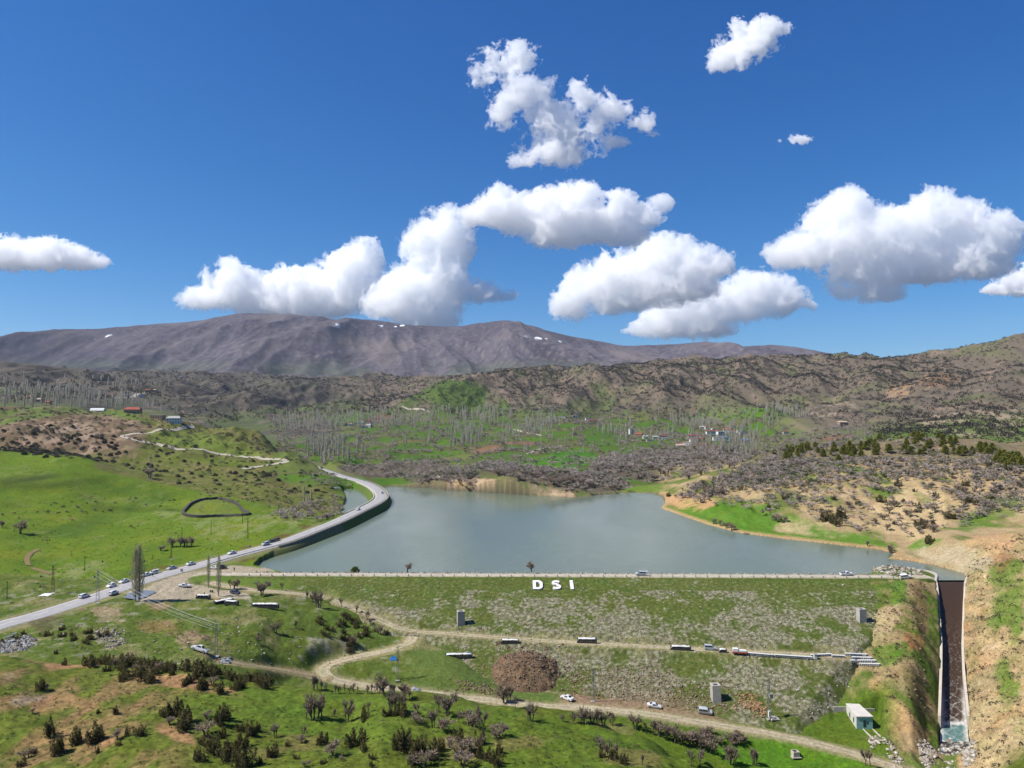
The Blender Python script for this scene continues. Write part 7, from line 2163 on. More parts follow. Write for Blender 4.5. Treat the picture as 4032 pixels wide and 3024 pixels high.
GV = 'village houses among the poplars'
Z7 = lambda x, y: (1316.7 + .1736 * x, 877.8 + .1736 * y)
for x, y, w, d, h, wall, roof, gab, lab in [
    (280, 352, 9, 8, 9.5, M_WALLW, M_ROOFG, False, 'tall white three-storey house at the left end of the village'), (365, 378, 13, 8, 4.5, M_WALLO, M_ROOFR, True, 'ochre house with a bright red roof next to the tall white one'), (452, 402, 8, 7, 4, M_WALLW, M_ROOFG, True, 'small white house just right of the ochre one'),
    (577, 415, 8, 7, 4.5, M_WALLG, M_ROOFG, True, 'small grey house between two white ones at the field edge'), (672, 415, 11, 8, 6, M_WALLW, M_ROOFD, True, 'white house with a dark red roof facing the fields'), (505, 436, 10, 5, 2.6, M_WALLW, M_ROOFG, False, 'long low white shed in front of the small grey house'),
    (1048, 404, 14, 8, 4.5, M_WALLG, M_ROOFD, True, 'wide grey house with a maroon roof in the middle of the village'), (1160, 286, 9, 7, 5, M_WALLG, M_ROOFG, True, 'grey house at the back of the village under the poplars'), (1208, 288, 5, 6, 5.5, M_WALLW, M_ROOFR, True, 'narrow white house with a red roof at the back of the village'),
    (1300, 302, 8, 7, 4, M_WALLW, M_ROOFG, False, 'low pale house below the tall poplar row'), (1262, 366, 14, 8, 7.5, M_WALLW, M_ROOFD, True, 'pale two-storey house with a maroon roof left of the bright white block'), (1330, 336, 9, 7, 4.5, M_WALLO, M_ROOFR, True, 'red-roofed house squeezed behind the bright white block'),
    (1385, 386, 11, 8, 9.5, M_WALLW, M_ROOFG, False, 'bright white three-storey block in the village centre'), (1465, 348, 11, 8, 8.5, M_WALLW, M_ROOFR, True, 'tall white house with red roof just right of the white block'), (1540, 360, 9, 8, 7, M_WALLW, M_ROOFR, True, 'white house with red upper floor at the right of the centre'),
    (1640, 334, 14, 8, 5, M_WALLG, M_ROOFG, False, 'long grey flat-roofed house at the right end of the village'), (1663, 388, 12, 9, 9, M_WALLG, M_ROOFG, False, 'unfinished grey three-storey building with empty openings'), (1335, 430, 9, 7, 5, M_WALLW, M_ROOFG, False, 'white house with dark side in front of the white block'),
    (1392, 434, 7, 6, 4, M_WALLG, M_ROOFB, True, 'small shed with a blue roof in front of the white block'), (1442, 424, 9, 6, 4.5, M_WALLW, M_ROOFB, True, 'white house with a blue roof right of the blue shed'), (1150, 432, 10, 6, 3.5, M_WALLO, M_ROOFR, True, 'low house with a rust-red roof near the village front'),
    (1062, 446, 12, 7, 4, M_WALLW, M_ROOFD, True, 'white house with dark roof near the village front'), (985, 492, 12, 7, 4.5, M_WALLW, M_ROOFG, False, 'long white flat-roofed house lowest at the village front'), (890, 520, 12, 6, 3.5, M_WALLM, M_ROOFT, True, 'reddish earth house at the lower left of the village front'),
    (1685, 456, 12, 6, 4, M_WALLG, M_ROOFB, True, 'dark shed with a blue end below the unfinished building'), (1475, 452, 10, 6, 3, M_WALLG, M_ROOFG, False, 'low grey barn below the blue-roofed house'), (1045, 122, 12, 6, 3.5, M_WALLM, M_ROOFD, True, 'lone dark red roof high above the village'), (285, 166, 10, 6, 3, M_WALLM, M_ROOFT, False, 'old stone house on the slope left above the village')]:
    X, Y = Z7(x, y); house(X, Y, w, d, h, wall, roof, lab, GV, gab, random.uniform(-.3, .3))
Z4 = lambda x, y: (658.3 + .1736 * x, 905.2 + .1736 * y)
for x, y, w, d, h, wall, roof, gab, lab in [
    (505, 84, 9, 7, 5, M_WALLM, M_ROOFT, False, 'brown house at the left end of the small hamlet'), (562, 90, 9, 7, 4.5, M_WALLW, M_ROOFT, True, 'cream house second from the left in the small hamlet'), (650, 66, 12, 7, 4, M_WALLW, M_ROOFG, False, 'long white roof in the middle of the small hamlet'),
    (716, 78, 8, 7, 6, M_WALLW, M_ROOFG, True, 'white house under the poplars of the small hamlet'), (795, 42, 10, 7, 5, M_WALLM, M_ROOFD, True, 'dark red house highest in the small hamlet'), (795, 76, 10, 7, 5, M_WALLW, M_ROOFD, True, 'white house with a dark roof below the red one in the hamlet'),
    (728, 112, 8, 6, 4, M_WALLW, M_ROOFT, False, 'low cream house at the bottom left of the hamlet'), (790, 104, 11, 6, 4, M_WALLW, M_ROOFG, True, 'white house at the bottom right of the hamlet')]:
    X, Y = Z4(x, y); house(X, Y, w, d, h, wall, roof, lab, 'houses of the small hamlet', gab, random.uniform(-.3, .3))
for X, Y, w, d, h, wall, roof, gab, lab in [
    (283, 893, 17, 9, 4.5, M_WALLM, M_ROOFR, True, 'long red-roofed farmhouse on top of the left hill'), (337, 905, 14, 8, 4, M_WALLM, M_ROOFT, False, 'flat-roofed stone barn right of the red-roofed farmhouse'), (372, 915, 14, 9, 6, M_WALLW, M_ROOFG, True, 'white house with a dark open front at the end of the hill road'),
    (60, 862, 9, 7, 4, M_WALLM, M_ROOFR, True, 'red roof at the far left among poplars'), (83, 868, 11, 7, 4, M_WALLO, M_ROOFT, True, 'pale tiled roof left of the hilltop under poplars'), (101, 873, 9, 6, 3.5, M_WALLO, M_ROOFR, True, 'small tiled house right of the pale roof under poplars'),
    (318, 847, 11, 8, 5, M_WALLM, M_ROOFR, True, 'house with reddish roof on the slope behind the left hill'), (333, 846, 9, 7, 4, M_WALLM, M_ROOFT, True, 'tan house next to the reddish roof behind the left hill'), (302, 858, 9, 8, 5, M_WALLW, M_ROOFG, False, 'small white house at the end of the far pale track'),
    (269, 858, 12, 7, 4, M_WALLG, M_ROOFG, True, 'grey house below the far pale track'), (390, 815, 10, 7, 6, M_WALLW, M_ROOFG, False, 'tiny white house high on the dark far slope'),
    (1215, 903, 14, 6, 3, M_WALLW, M_ROOFT, False, 'low pale house alone at the foot of the centre hill'), (1243, 903, 12, 7, 4, M_WALLW, M_ROOFG, False, 'white house in the row at the foot of the centre hill'), (1270, 909, 9, 7, 5, M_WALLW, M_ROOFG, False, 'white house beside the long maroon roof'), (1279, 912, 16, 7, 3.5, M_WALLG, M_ROOFD, True, 'long maroon-roofed house at the foot of the centre hill'),
    (1823, 920, 14, 9, 6, M_WALLM, M_ROOFT, True, 'tan earth house alone on the right slope above a ploughed field'), (1698, 937, 9, 6, 3.5, M_WALLW, M_ROOFD, True, 'small white house alone in the green field right of the village'), (1694, 936, 5, 4, 2.4, M_WALLG, M_ROOFG, False, 'tiny shed leaning beside the lone white house')]:
    house(X, Y, w, d, h, wall, roof, lab, 'scattered farmhouses', gab, random.uniform(-.2, .2))
p = pick(212, 888); e = empty('greenhouse', tuple(map(float, p)), .05)
a_ = np.linspace(0, pi, 13); V = np.array([(x, 3.5 * cos(t), 3.4 * sin(t)) for x in np.linspace(-8, 8, 9) for t in a_]); part('cover', (V, grid_faces(9, 13)), M_TARP, e, True)
part('end_wall', (np.array([(s * 8, 3.4 * cos(t), 3.3 * sin(t)) for s in (-1, 1) for t in np.linspace(0, pi, 4)]), np.array([(0, 1, 2, 3), (7, 6, 5, 4)])), M_WALLW, e)
tag(e, 'white plastic tunnel greenhouse on top of the left hill', 'greenhouse')


# ---- guardrail, ring wall, hill road
M_RAIL = plain('guardrail_steel', (.34, .34, .33), .5, .5)
i0 = int(np.argmin(np.hypot(ROAD[:, 0] - at_z(448, 1217, 2.8)[0], ROAD[:, 1] - at_z(448, 1217, 2.8)[1]))); i1 = i0 + 150
RL = offset_path(ROAD[i0:min(i1, len(ROAD) - 3)], 4.6, .02)
e = empty('guardrail', tuple(map(float, RL[0])))
V, F = wall_strip(np.column_stack([RL[:, :2], RL[:, 2] + .78]), .09, .34); part('rail', (V - RL[0], F), M_RAIL, e)
for q in RL[::2][:90]: part('post', box(.12, .12, .75, tuple(q - RL[0])), M_RAIL, e)
tag(e, 'steel guardrail along the lake side of the asphalt road', 'guardrail')


def draped(pts, step): return smooth_path([tuple(pick(X, Y, dm)) for X, Y, dm in pts], step)


RW = draped([(395, 1107, 380), (408, 1093, 380), (428, 1083, 380), (470, 1078, 380), (498, 1085, 380), (520, 1099, 380), (536, 1113, 380), (480, 1116, 380), (430, 1118, 380), (400, 1114, 380), (395, 1108, 380)], 1.5)
RW[:, 2] = zat(RW[:, 0], RW[:, 1]) + 1.5 + .35 * noise2(RW[:, 0] / 1.5, RW[:, 1] / 1.5, 9)
V, F = wall_strip(RW, 1.5, 2.4); V[:, :2] += .25 * np.stack([noise2(V[:, 0], V[:, 1], 3), noise2(V[:, 0], V[:, 1], 4)], -1)
tag(part('stone_wall', (V - RW[0], F), plain('brushwood', (.085, .075, .062), .95, var=.4, scale=1.5, bump=.4)), 'dark wall of stone and brush enclosing a rounded plot on the meadow', 'wall').location = RW[0]


def drape_track(name, pts, half, label, seed, rgb=A(200, 190, 172)):
    P = draped(pts, 3.0)
    V, F, ac, al = ribbon(P, half, 0, .3, wob=.12, nacross=5, seed=seed)
    V[:, 2] = zat(V[:, 0], V[:, 1]) + np.where(np.abs(ac) > 2, -.3, .22)
    me = mesh_np(name, V, F); vcol(me, 'land_cover', np.tile(rgb, (len(V), 1)))
    return tag(obj(name, me, M_EARTH), label, None, None, 'structure')


drape_track('hill_road', [(523, 1013, 560), (567, 1007, 560), (620, 998, 560), (602, 992, 560), (560, 990, 560), (520, 986, 560), (467, 980, 560), (400, 972, 560), (360, 964, 560), (343, 960, 560), (300, 952, 560), (264, 943, 560), (275, 940, 560), (333, 932, 560), (383, 928, 560), (417, 922, 560), (412, 917, 560)], 2.0, 'pale narrow road winding up the left hill', 401)
drape_track('field_road', [(934, 1034, 560), (947, 1030, 560), (955, 1020, 560), (975, 1012, 560)], 2.2, 'pale field road above the far cliff', 402)
drape_track('field_road', [(1140, 981, 600), (1164, 971, 600), (1212, 963, 600)], 2.6, 'pale lane between the green fields behind the lake', 403)
drape_track('field_road', [(1102, 926, 800), (1130, 933, 800), (1170, 941, 800)], 3.0, 'pale lane climbing among the poplars', 404)
drape_track('field_road', [(250, 860, 900), (290, 856, 900), (312, 848, 900)], 4.0, 'far pale track on the slope behind the left hill', 405)
drape_track('field_road', [(868, 877, 900), (885, 884, 900), (930, 890, 900)], 3.5, 'far pale cutting on the green hillside', 406)
drape_track('meadow_track', [(62, 1222, 300), (58, 1208, 300), (66, 1196, 300), (84, 1186, 300)], .8, 'worn wheel track in the left meadow', 407, A(150, 132, 92))
drape_track('meadow_track', [(69, 1227, 300), (90, 1234, 300), (112, 1240, 300)], 1.0, 'worn earth track leading to the rusty pylon', 408, A(150, 132, 92))
M_PUD = plain('puddle', (.20, .21, .22), .25, spec=.35)
pp = np.array([pick(X, Y) for X, Y in [(268, 1294), (276, 1284), (300, 1278), (330, 1276), (338, 1281), (318, 1290), (296, 1296)]]); pp[:, 2] = pp[:, 2].max() + .06
tag(obj('puddle', mesh_np('puddle', pp, np.array([list(range(len(pp)))])), M_PUD), 'shallow grey-blue puddle beside the tall poplars', None, None, 'structure')

# ---- rubble: the big mound, heaps and scattered stones
M_RUBBLE = cover_material('rubble', 0.0)


def stone_protos(n, seed, flat=.7):
    r = np.random.default_rng(seed); out = []
    base = np.array([(0, 0, 1), (.9, 0, .3), (.28, .85, .3), (-.72, .53, .3), (-.72, -.53, .3), (.28, -.85, .3), (.72, .53, -.35), (-.28, .85, -.35), (-.9, 0, -.35), (-.28, -.85, -.35), (.72, -.53, -.35)])
    F = np.array([(0, 1, 2), (0, 2, 3), (0, 3, 4), (0, 4, 5), (0, 5, 1), (1, 6, 2), (2, 7, 3), (3, 8, 4), (4, 9, 5), (5, 10, 1), (2, 6, 7), (3, 7, 8), (4, 8, 9), (5, 9, 10), (1, 10, 6)])
    for _ in range(n):
        out.append((base * r.uniform(.6, 1.25, base.shape) * [1, r.uniform(.6, 1), flat], F))
    return out


SP_ = stone_protos(12, 5)


def stones(name, pts, smin, smax, cols, label, seed, power=2.0):
    r = np.random.default_rng(seed)
    Vs, Fs, Cs, o = [], [], [], 0
    for p in pts:
        V, F = SP_[r.integers(12)]
        s = smin + (smax - smin) * r.uniform() ** power
        a = r.uniform(0, 6.28); ca, sa = cos(a), sin(a)
        q = np.column_stack([(V[:, 0] * ca - V[:, 1] * sa), (V[:, 0] * sa + V[:, 1] * ca), V[:, 2]]) * s + [p[0], p[1], p[2] + s * .12]
        c = np.array(cols[r.integers(len(cols))]) * r.uniform(.75, 1.2)
        Vs.append(q); Fs.append(F + o); Cs.append(np.tile(c, (len(V), 1))); o += len(V)
    me = mk(name, np.concatenate(Vs), np.concatenate(Fs), np.concatenate(Cs))
    return tag(obj(name, me, M_RUBBLE), label, 'stones', None, 'stuff')


STONE_P = [A(214, 204, 190), A(190, 180, 166), A(228, 220, 206), A(176, 160, 144)]; STONE_B = [A(176, 150, 124), A(200, 176, 150), A(140, 116, 94), A(184, 164, 142)]; STONE_W = [A(240, 232, 220), A(216, 204, 186), A(190, 174, 152)]; STONE_G = [A(196, 202, 208), A(216, 220, 226), A(164, 170, 176)]
i_ = np.nonzero((stony > .25).ravel() & (DS.ravel() > 4) & (DS.ravel() < 76) & (np.abs(DX.ravel() - 10) < 145))[0]
r_ = np.random.default_rng(8); j_ = r_.choice(i_, 14000, p=(stony.ravel()[i_] / stony.ravel()[i_].sum()))
ok_ = d_b.ravel()[j_] > 3
j_ = j_[ok_]
stones('scree', np.column_stack([DX.ravel()[j_] + r_.uniform(-.3, .3, len(j_)), DY.ravel()[j_] + r_.uniform(-.3, .3, len(j_)), DZ.ravel()[j_]]), .10, .42, STONE_P, 'pale stones showing through the grass on the dam face', 9)
i_ = np.nonzero((DS.ravel() > 5) & (DS.ravel() < 76) & (np.abs(DX.ravel() - 10) < 140))[0]; j_ = r_.choice(i_, 2600)
stones('scree', np.column_stack([DX.ravel()[j_], DY.ravel()[j_], DZ.ravel()[j_]]), .12, .5, STONE_P, 'single pale stones strewn over the grass of the dam', 10)
i_ = np.nonzero((DS.ravel() < -5.7) & (DS.ravel() > -8.5) & (np.abs(DX.ravel() - 20) < 145))[0]; j_ = r_.choice(i_, 900)
stones('riprap', np.column_stack([DX.ravel()[j_], DY.ravel()[j_], DZ.ravel()[j_]]), .25, .7, STONE_W, 'line of pale rubble along the water side of the crest', 11)
mc = np.array(pick(1136, 1494)); mc[1] += 12.0
mt_, mr_ = np.meshgrid(np.linspace(0, 2 * pi, 121), np.linspace(0, 1, 46), indexing='ij')
mx_ = mc[0] + np.cos(mt_) * mr_ * 17.5 * (1 + .08 * np.sin(3 * mt_)); my_ = mc[1] + np.sin(mt_) * mr_ * 13.5
gz_ = surf(mx_, my_)
mz_ = np.maximum(gz_ - .3, gz_.min() * 0 + mc[2] + 8.6 * np.minimum(1, 1.12 * (1 - mr_ ** 1.7)) - 1.0) + (.55 * noise2(mx_ / 2.2, my_ / 2.2, 91) + .3 * noise2(mx_ / .8, my_ / .8, 92)) * (mr_ < .98)
mcol = A(124, 102, 80)[None, None] * (1 + .35 * noise2(mx_ / 3, mz_ / 2, 93) + .25 * noise2(mx_ / .7, mz_ / .7, 94))[..., None]
mm = mesh_np('rubble_mound', np.stack([mx_, my_, mz_], -1).reshape(-1, 3) - mc, grid_faces(121, 46)); vcol(mm, 'land_cover', np.clip(mcol, .01, .8).reshape(-1, 3))
tag(obj('rubble_mound', mm, M_EARTH, None, mc), 'big brown mound of earth and broken rock at the foot of the dam', 'mound')
k_ = r_.choice(mx_.size, 2600); k_ = k_[mr_.ravel()[k_] > .12]
stones('mound_rubble', np.column_stack([mx_.ravel()[k_], my_.ravel()[k_], mz_.ravel()[k_]]), .12, .55, [.75 * c_ for c_ in STONE_B], 'broken brown rock covering the big mound', 12)


def heap(poly, d0, d1, n, s0, s1, cols, label, seed, cond=None):
    q = region_points(poly, d0, d1, n, seed, cond)
    q[:, 2] = surf(q[:, 0], q[:, 1])
    q[:, 2] += .5 * np.maximum(0, fbm(q[:, 0] / 2.5, q[:, 1] / 2.5, seed, 2))
    return stones('rubble', q, s0, s1, cols, label, seed)


heap([(1190, 1478), (1330, 1480), (1560, 1505), (1640, 1535), (1560, 1545), (1380, 1515), (1240, 1500)], 218, 246, 1900, .12, .5, STONE_B, 'brown rubble strewn along the foot of the dam', 13)
heap([(925, 1478), (1000, 1468), (1100, 1490), (1110, 1508), (1000, 1498), (930, 1490)], 215, 245, 520, .12, .5, STONE_B, 'brown rubble beside the lower track left of the mound', 14)
heap([(872, 1480), (900, 1474), (938, 1478), (938, 1488), (890, 1488)], 215, 245, 160, .3, .9, STONE_G, 'heap of grey quarried blocks beside the lower track', 15)
heap([(1560, 1522), (1620, 1526), (1690, 1552), (1680, 1566), (1610, 1545)], 212, 245, 300, .2, .6, [A(206, 168, 130), A(188, 148, 110)], 'orange rubble beside the transformer pylon', 16)
heap([(1870, 1222), (1900, 1218), (1960, 1222), (2005, 1236), (1990, 1246), (1900, 1240)], 296, 330, 420, .3, 1.0, STONE_W + [A(110, 100, 96)], 'white and dark rubble at the inlet of the spillway', 17)
heap([(1990, 1605), (2012, 1600), (2020, 1659), (1995, 1659)], 180, 224, 260, .4, 1.1, STONE_W, 'pale boulders lining the stream below the spillway', 18)
heap([(2088, 1598), (2105, 1605), (2100, 1659), (2080, 1659)], 180, 224, 200, .4, 1.1, STONE_W, 'pale boulders on the right bank of the stream', 19)
heap([(1870, 1590), (1900, 1600), (1960, 1650), (1930, 1655), (1880, 1610)], 180, 226, 160, .3, .8, STONE_W, 'pale stones along the outlet ditch of the valve house', 20)
heap([(0, 1375), (50, 1368), (85, 1392), (40, 1408), (0, 1412)], 190, 232, 420, .2, .8, STONE_G + STONE_P, 'grey scree below the near end of the road', 21)
heap([(200, 1366), (262, 1362), (280, 1390), (230, 1400)], 190, 240, 200, .2, .7, STONE_P, 'scattered pale stones on the rough slope below the road', 22)
heap([(120, 1340), (560, 1330), (850, 1380), (760, 1440), (420, 1430), (120, 1400)], 190, 285, 420, .12, .5, STONE_P, 'single pale stones on the rough plateau', 23)
heap([(455, 1420), (480, 1416), (510, 1428), (490, 1436)], 190, 225, 60, .3, .8, STONE_G, 'rubble heap at the foot of the pylon by the pickup', 24)
heap([(2095, 1260), (2140, 1240), (2212, 1400), (2212, 1659), (2100, 1659), (2088, 1420)], 180, 310, 900, .08, .45, [A(214, 190, 150), A(190, 166, 126), A(160, 136, 104)], 'loose tan stones on the cut bank right of the spillway', 26)
heap([(1880, 1300), (1990, 1260), (2005, 1560), (1900, 1560)], 206, 304, 420, .1, .6, [A(190, 164, 126), A(160, 132, 100), A(134, 110, 84)], 'loose brown stones on the slope left of the spillway', 27)
q = region_points([(2008, 1600), (2092, 1600), (2085, 1659), (2000, 1659)], 178, 222, 170, 25); q[:, 2] = np.interp(q[:, 1], [176, 200, 222], [-29.8, -29.1, -28.5])
stones('stream_boulders', q, .35, 1.0, STONE_W, 'boulders breaking the water of the stream', 25)
# ------------------------------------------------------------------ people and cattle
def skinned(name, joints, edges, radii, levels=1):
    """one continuous body grown round a skeleton; returns a plain mesh"""
    me = bpy.data.meshes.new(name + '_skeleton')
    me.from_pydata([tuple(j) for j in joints], edges, [])
    o = bpy.data.objects.new(name + '_skeleton', me); COL.objects.link(o)
    md = o.modifiers.new('skin', 'SKIN'); md.use_smooth_shade = True
    for v, r in zip(me.skin_vertices[0].data, radii):
        v.radius = (r, r) if np.isscalar(r) else r
    me.skin_vertices[0].data[0].use_root = True
    sb = o.modifiers.new('sub', 'SUBSURF'); sb.levels = levels; sb.render_levels = levels
    dg = bpy.context.evaluated_depsgraph_get()
    out = bpy.data.meshes.new_from_object(o.evaluated_get(dg))
    bpy.data.objects.remove(o); bpy.data.meshes.remove(me)
    return out


def person_mesh(pose):
    if pose == 'stand':
        J = [(0, 0, .95), (0, 0, 1.2), (0, 0, 1.42), (0, .01, 1.52), (0, .03, 1.63), (0, .02, 1.73), (.10, 0, .9), (.11, .02, .5), (.11, 0, .08), (.11, .14, .03), (-.10, 0, .9), (-.11, -.05, .5), (-.11, -.12, .08), (-.11, .02, .03),
             (.19, 0, 1.4), (.25, .02, 1.12), (.26, .10, .86), (.26, .13, .78), (-.19, 0, 1.4), (-.25, .0, 1.12), (-.24, .08, .86), (-.24, .11, .78)]
    else:
        J = [(0, 0, .13), (0, -.03, .4), (0, 0, .62), (0, .02, .72), (0, .05, .83), (0, .04, .93), (.11, .02, .13), (.33, .30, .24), (.08, .46, .10), (-.02, .50, .06), (-.11, .02, .13), (-.33, .30, .24), (-.06, .40, .10), (.04, .46, .06),
             (.19, 0, .6), (.27, .1, .36), (.24, .30, .26), (.22, .36, .25), (-.19, 0, .6), (-.27, .1, .36), (-.24, .30, .26), (-.22, .36, .25)]
    E = [(0, 1), (1, 2), (2, 3), (3, 4), (4, 5), (0, 6), (6, 7), (7, 8), (8, 9), (0, 10), (10, 11), (11, 12), (12, 13), (2, 14), (14, 15), (15, 16), (16, 17), (2, 18), (18, 19), (19, 20), (20, 21)]
    R = [.15, .145, .15, .055, .095, .07, .095, .07, .05, .045, .095, .07, .05, .045, .07, .05, .04, .035, .07, .05, .04, .035]
    return skinned('person', J, E, R), J


M_SKIN = plain('skin', (.42, .26, .19), .6); M_HAIR = plain('dark_hair', (.02, .016, .014), .7)
CLOTH = {n: plain(n + '_cloth', c, .9, var=.1, scale=4) for n, c in dict(black=(.015, .015, .018), white=(.68, .67, .65), navy=(.03, .04, .10), red=(.35, .04, .03), grey=(.25, .25, .26), pink=(.45, .22, .24), blue=(.10, .18, .38)).items()}
PM = {}


def person(X, Y, pose, top, low, label, group, rz=None, p=None):
    key = (pose, top, low)
    if key not in PM:
        me, J = person_mesh(pose)
        me.materials.clear()
        for m in (CLOTH[top], CLOTH[low], M_SKIN): me.materials.append(m)
        hz = J[3][2] + .02; wz = J[0][2] + (.06 if pose == 'stand' else .08)
        for f in me.polygons:
            c = f.center
            f.material_index = 2 if c.z > hz else (0 if c.z > wz or (pose == 'stand' and abs(c.x) > .19 and c.z > .9) else 1)
            if pose == 'stand' and abs(c.x) > .2 and c.z < .92: f.material_index = 2
        hd = np.array(J[5])
        a, b_ = np.meshgrid(np.linspace(0, 2 * pi, 13), np.linspace(0, pi * .62, 7), indexing='ij')
        hv = np.stack([hd[0] + .105 * np.cos(a) * np.sin(b_), hd[1] - .03 + .115 * np.sin(a) * np.sin(b_), hd[2] - .04 + .12 * np.cos(b_)], -1)
        PM[key] = (me, mesh_np('hair', hv.reshape(-1, 3), grid_faces(13, 7)))
    p = pick(X, Y) if p is None else p
    o = obj('person', PM[key][0], None, None, tuple(map(float, p))); o.rotation_euler = (0, 0, random.uniform(0, 6.28) if rz is None else rz)
    obj('hair', PM[key][1], M_HAIR, o)
    return tag(o, label, 'person', group)


SIT = 'people sitting on the meadow'
for X, Y, top, low, lab in [(88, 1247, 'black', 'black', 'person in black sitting on the meadow above the rusty pylon'), (91, 1246, 'white', 'black', 'person in a pale top sitting beside the one in black above the rusty pylon'), (87, 1269, 'black', 'navy', 'dark-clothed person of the pair sitting left of the rusty pylon'), (92, 1268, 'pink', 'black', 'pink-topped person of the pair sitting left of the rusty pylon'),
                            (221, 1215, 'black', 'black', 'person in dark clothes sitting alone in the middle of the meadow'), (205, 1247, 'black', 'navy', 'person in black sitting behind the near pylon'), (201, 1248, 'white', 'grey', 'person in white sitting behind the near pylon'), (312, 1214, 'navy', 'black', 'person in navy sitting by the blankets above the parked cars'),
                            (317, 1214, 'pink', 'grey', 'person in pink sitting by the blankets above the parked cars'), (72, 1136, 'black', 'black', 'person sitting to the right behind the lone broad tree'), (73, 1156, 'black', 'navy', 'person in black sitting right of the lone broad tree'), (92, 1168, 'red', 'black', 'red-topped person in the group below the lone broad tree'),
                            (97, 1167, 'white', 'black', 'white-topped person in the group below the lone broad tree'), (101, 1169, 'navy', 'black', 'navy-clad person in the group below the lone broad tree'), (106, 1168, 'black', 'black', 'person in black in the group below the lone broad tree'), (329, 1153, 'black', 'black', 'person in black lying back in the meadow above the orchard trees'),
                            (340, 1149, 'navy', 'grey', 'person in navy sitting farther back above the orchard trees'), (375, 1153, 'white', 'grey', 'pale-clothed left person of the pair behind the orchard trees'), (380, 1153, 'black', 'grey', 'dark right person of the pair behind the orchard trees'), (298, 1137, 'black', 'black', 'person in black sitting next to the brown cows'),
                            (402, 1176, 'pink', 'black', 'person in pink sitting under the orchard trees'), (455, 1279, 'black', 'black', 'left one of the two people in black sitting on the yard grass'), (459, 1279, 'black', 'black', 'right one of the two people in black sitting on the yard grass'), (442, 1284, 'black', 'navy', 'person in dark clothes sitting behind the rounded heap')]:
    person(X, Y, 'sit', top, low, lab, SIT)
STD = 'people standing or walking'
for X, Y, top, low, lab in [(131, 1259, 'white', 'grey', 'person in white walking across the meadow near the rusty pylon'), (330, 1208, 'red', 'black', 'person in dark red standing on the meadow above the parked cars'), (280, 1243, 'white', 'grey', 'person in white bending on the verge above the parked sedans'), (391, 1237, 'navy', 'navy', 'woman in a dark dress walking on the road'),
                            (394, 1237, 'grey', 'black', 'companion in grey beside the woman in the dark dress'), (330, 1247, 'black', 'black', 'person in black standing in front of the car with the open boot'), (459, 1207, 'white', 'white', 'person in white at the far roadside near the junction'), (462, 1206, 'white', 'grey', 'second person in white at the far roadside near the junction'),
                            (536, 1185, 'white', 'grey', 'person in white walking beside the road before the lake corner'), (540, 1185, 'navy', 'black', 'person in navy walking beside the road before the lake corner'), (506, 1234, 'black', 'black', 'person in black standing by the motorbikes at the left dam end'), (31, 1148, 'navy', 'black', 'person standing left of the lone broad tree trunk'), (45, 1150, 'black', 'black', 'person standing close under the lone broad tree'),
                            (471, 1197, 'white', 'black', 'person in a white shirt at the road edge beside the guardrail start')]:
    person(X, Y, 'stand', top, low, lab, STD)


def cow_mesh():
    J = [(-.55, 0, 1.02), (0, 0, .98), (.5, 0, 1.02), (.82, 0, 1.12), (1.12, 0, .92), (1.36, 0, .72), (-.62, .2, .85), (-.68, .2, .5), (-.60, .2, .04), (-.62, -.2, .85), (-.56, -.2, .5), (-.50, -.2, .04), (.52, .18, .8), (.55, .18, .42), (.55, .18, .04), (.52, -.18, .8), (.48, -.18, .42), (.46, -.18, .04), (-.85, 0, 1.0), (-.92, 0, .55), (1.05, .14, 1.05), (1.05, -.14, 1.05)]
    E = [(1, 0), (1, 2), (2, 3), (3, 4), (4, 5), (0, 6), (6, 7), (7, 8), (0, 9), (9, 10), (10, 11), (2, 12), (12, 13), (13, 14), (2, 15), (15, 16), (16, 17), (0, 18), (18, 19), (4, 20), (4, 21)]
    R = [.32, .36, .33, .20, .15, .09, .16, .085, .055, .16, .085, .055, .13, .075, .055, .13, .075, .055, .06, .03, .05, .05]
    return skinned('cow', J, E, R)


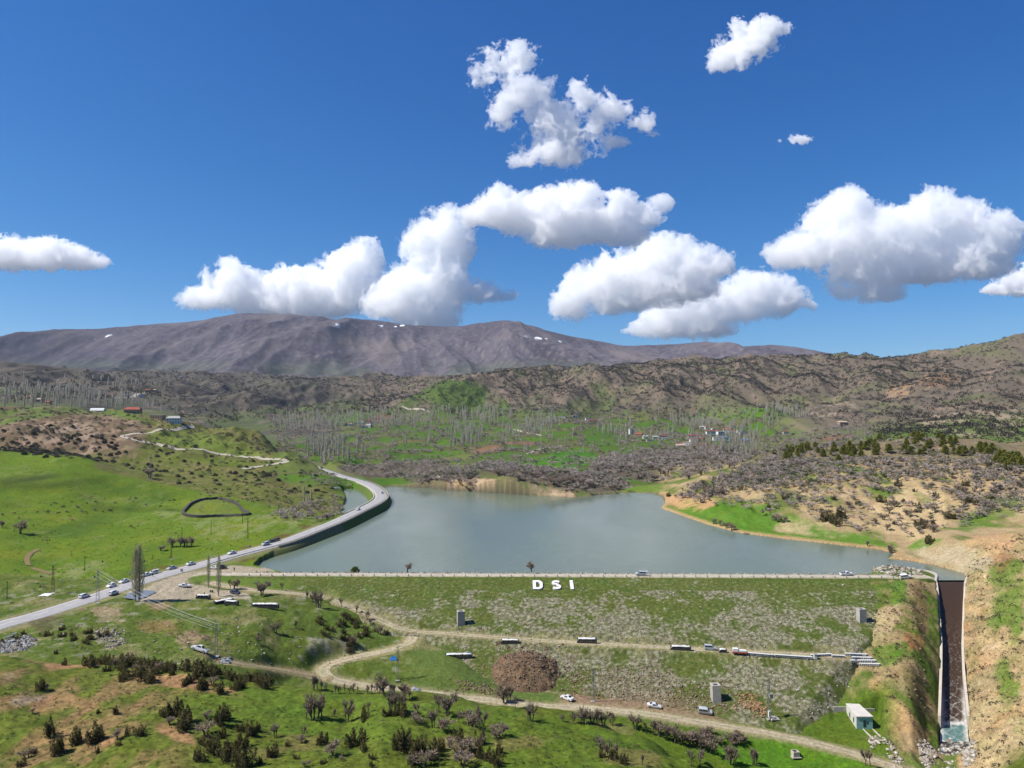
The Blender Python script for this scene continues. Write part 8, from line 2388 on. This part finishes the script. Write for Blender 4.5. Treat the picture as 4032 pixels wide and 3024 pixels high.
CM = cow_mesh(); CM.materials.clear()
M_COWB = plain('brown_hide', (.26, .12, .055), .8, var=.25, scale=2); M_COWD = plain('dark_hide', (.03, .024, .02), .8, var=.2, scale=2)
CM2 = CM.copy(); CM.materials.append(M_COWB); CM2.materials.append(M_COWD)
horn = mesh_np('horn', *merge([tube(np.array([1.02, s * .12, 1.05]), np.array([1.06, s * .26, 1.2]), .03, .01, 5) for s in (-1, 1)]))
for X, Y, me, sc, rz, lab in [(6, 1114, CM2, 1, 2.9, 'dark cow grazing at the left edge of the meadow'), (30, 1111, CM, 1, .3, 'brown cow grazing second from the left edge'), (41, 1120, CM, 1, 2.6, 'brown cow just below the second one on the slope'), (80, 1108, CM, 1, .1, 'brown cow beside the ditch in the middle of the herd'), (103, 1109, CM2, 1, 3.0, 'dark cow with head down right of the middle of the herd'),
                              (125, 1111, CM2, 1, .4, 'dark cow grazing in the pale grass right of the herd'), (157, 1126, CM, 1.05, 3.1, 'brown cow alone in the open meadow below the herd'), (282, 1139, CM, 1, .8, 'tan cow beside its calf in the middle meadow'), (289, 1142, CM, .62, .9, 'small calf beside the tan cow')]:
    p = pick(X, Y); o = obj('cow', me, None, None, tuple(map(float, p))); o.rotation_euler = (0, 0, rz); o.scale = (sc * 1.05,) * 3
    obj('horns', horn, M_CONC, o)
    tag(o, lab, 'cow', 'cattle on the left meadow')
# ------------------------------------------------------------------ mountain air
M_HAZE = bpy.data.materials.new('thin_haze')
M_HAZE.use_nodes = True
nt = M_HAZE.node_tree; nt.nodes.clear()
out = N(nt, 'ShaderNodeOutputMaterial')
pv = N(nt, 'ShaderNodeVolumePrincipled')
pv.inputs['Color'].default_value = (.66, .78, 1.0, 1)
pv.inputs['Density'].default_value = 2.3e-5
pv.inputs['Anisotropy'].default_value = 0.2
nt.links.new(pv.outputs[0], out.inputs['Volume'])
M_HAZE.cycles.homogeneous_volume = True
hz = obj('haze', mesh_np('haze', *box(18600, 9700, 1060, (0, 4550, -36)), False), M_HAZE)
tag(hz, 'thin bluish haze over the far mountains', None, None, 'stuff')
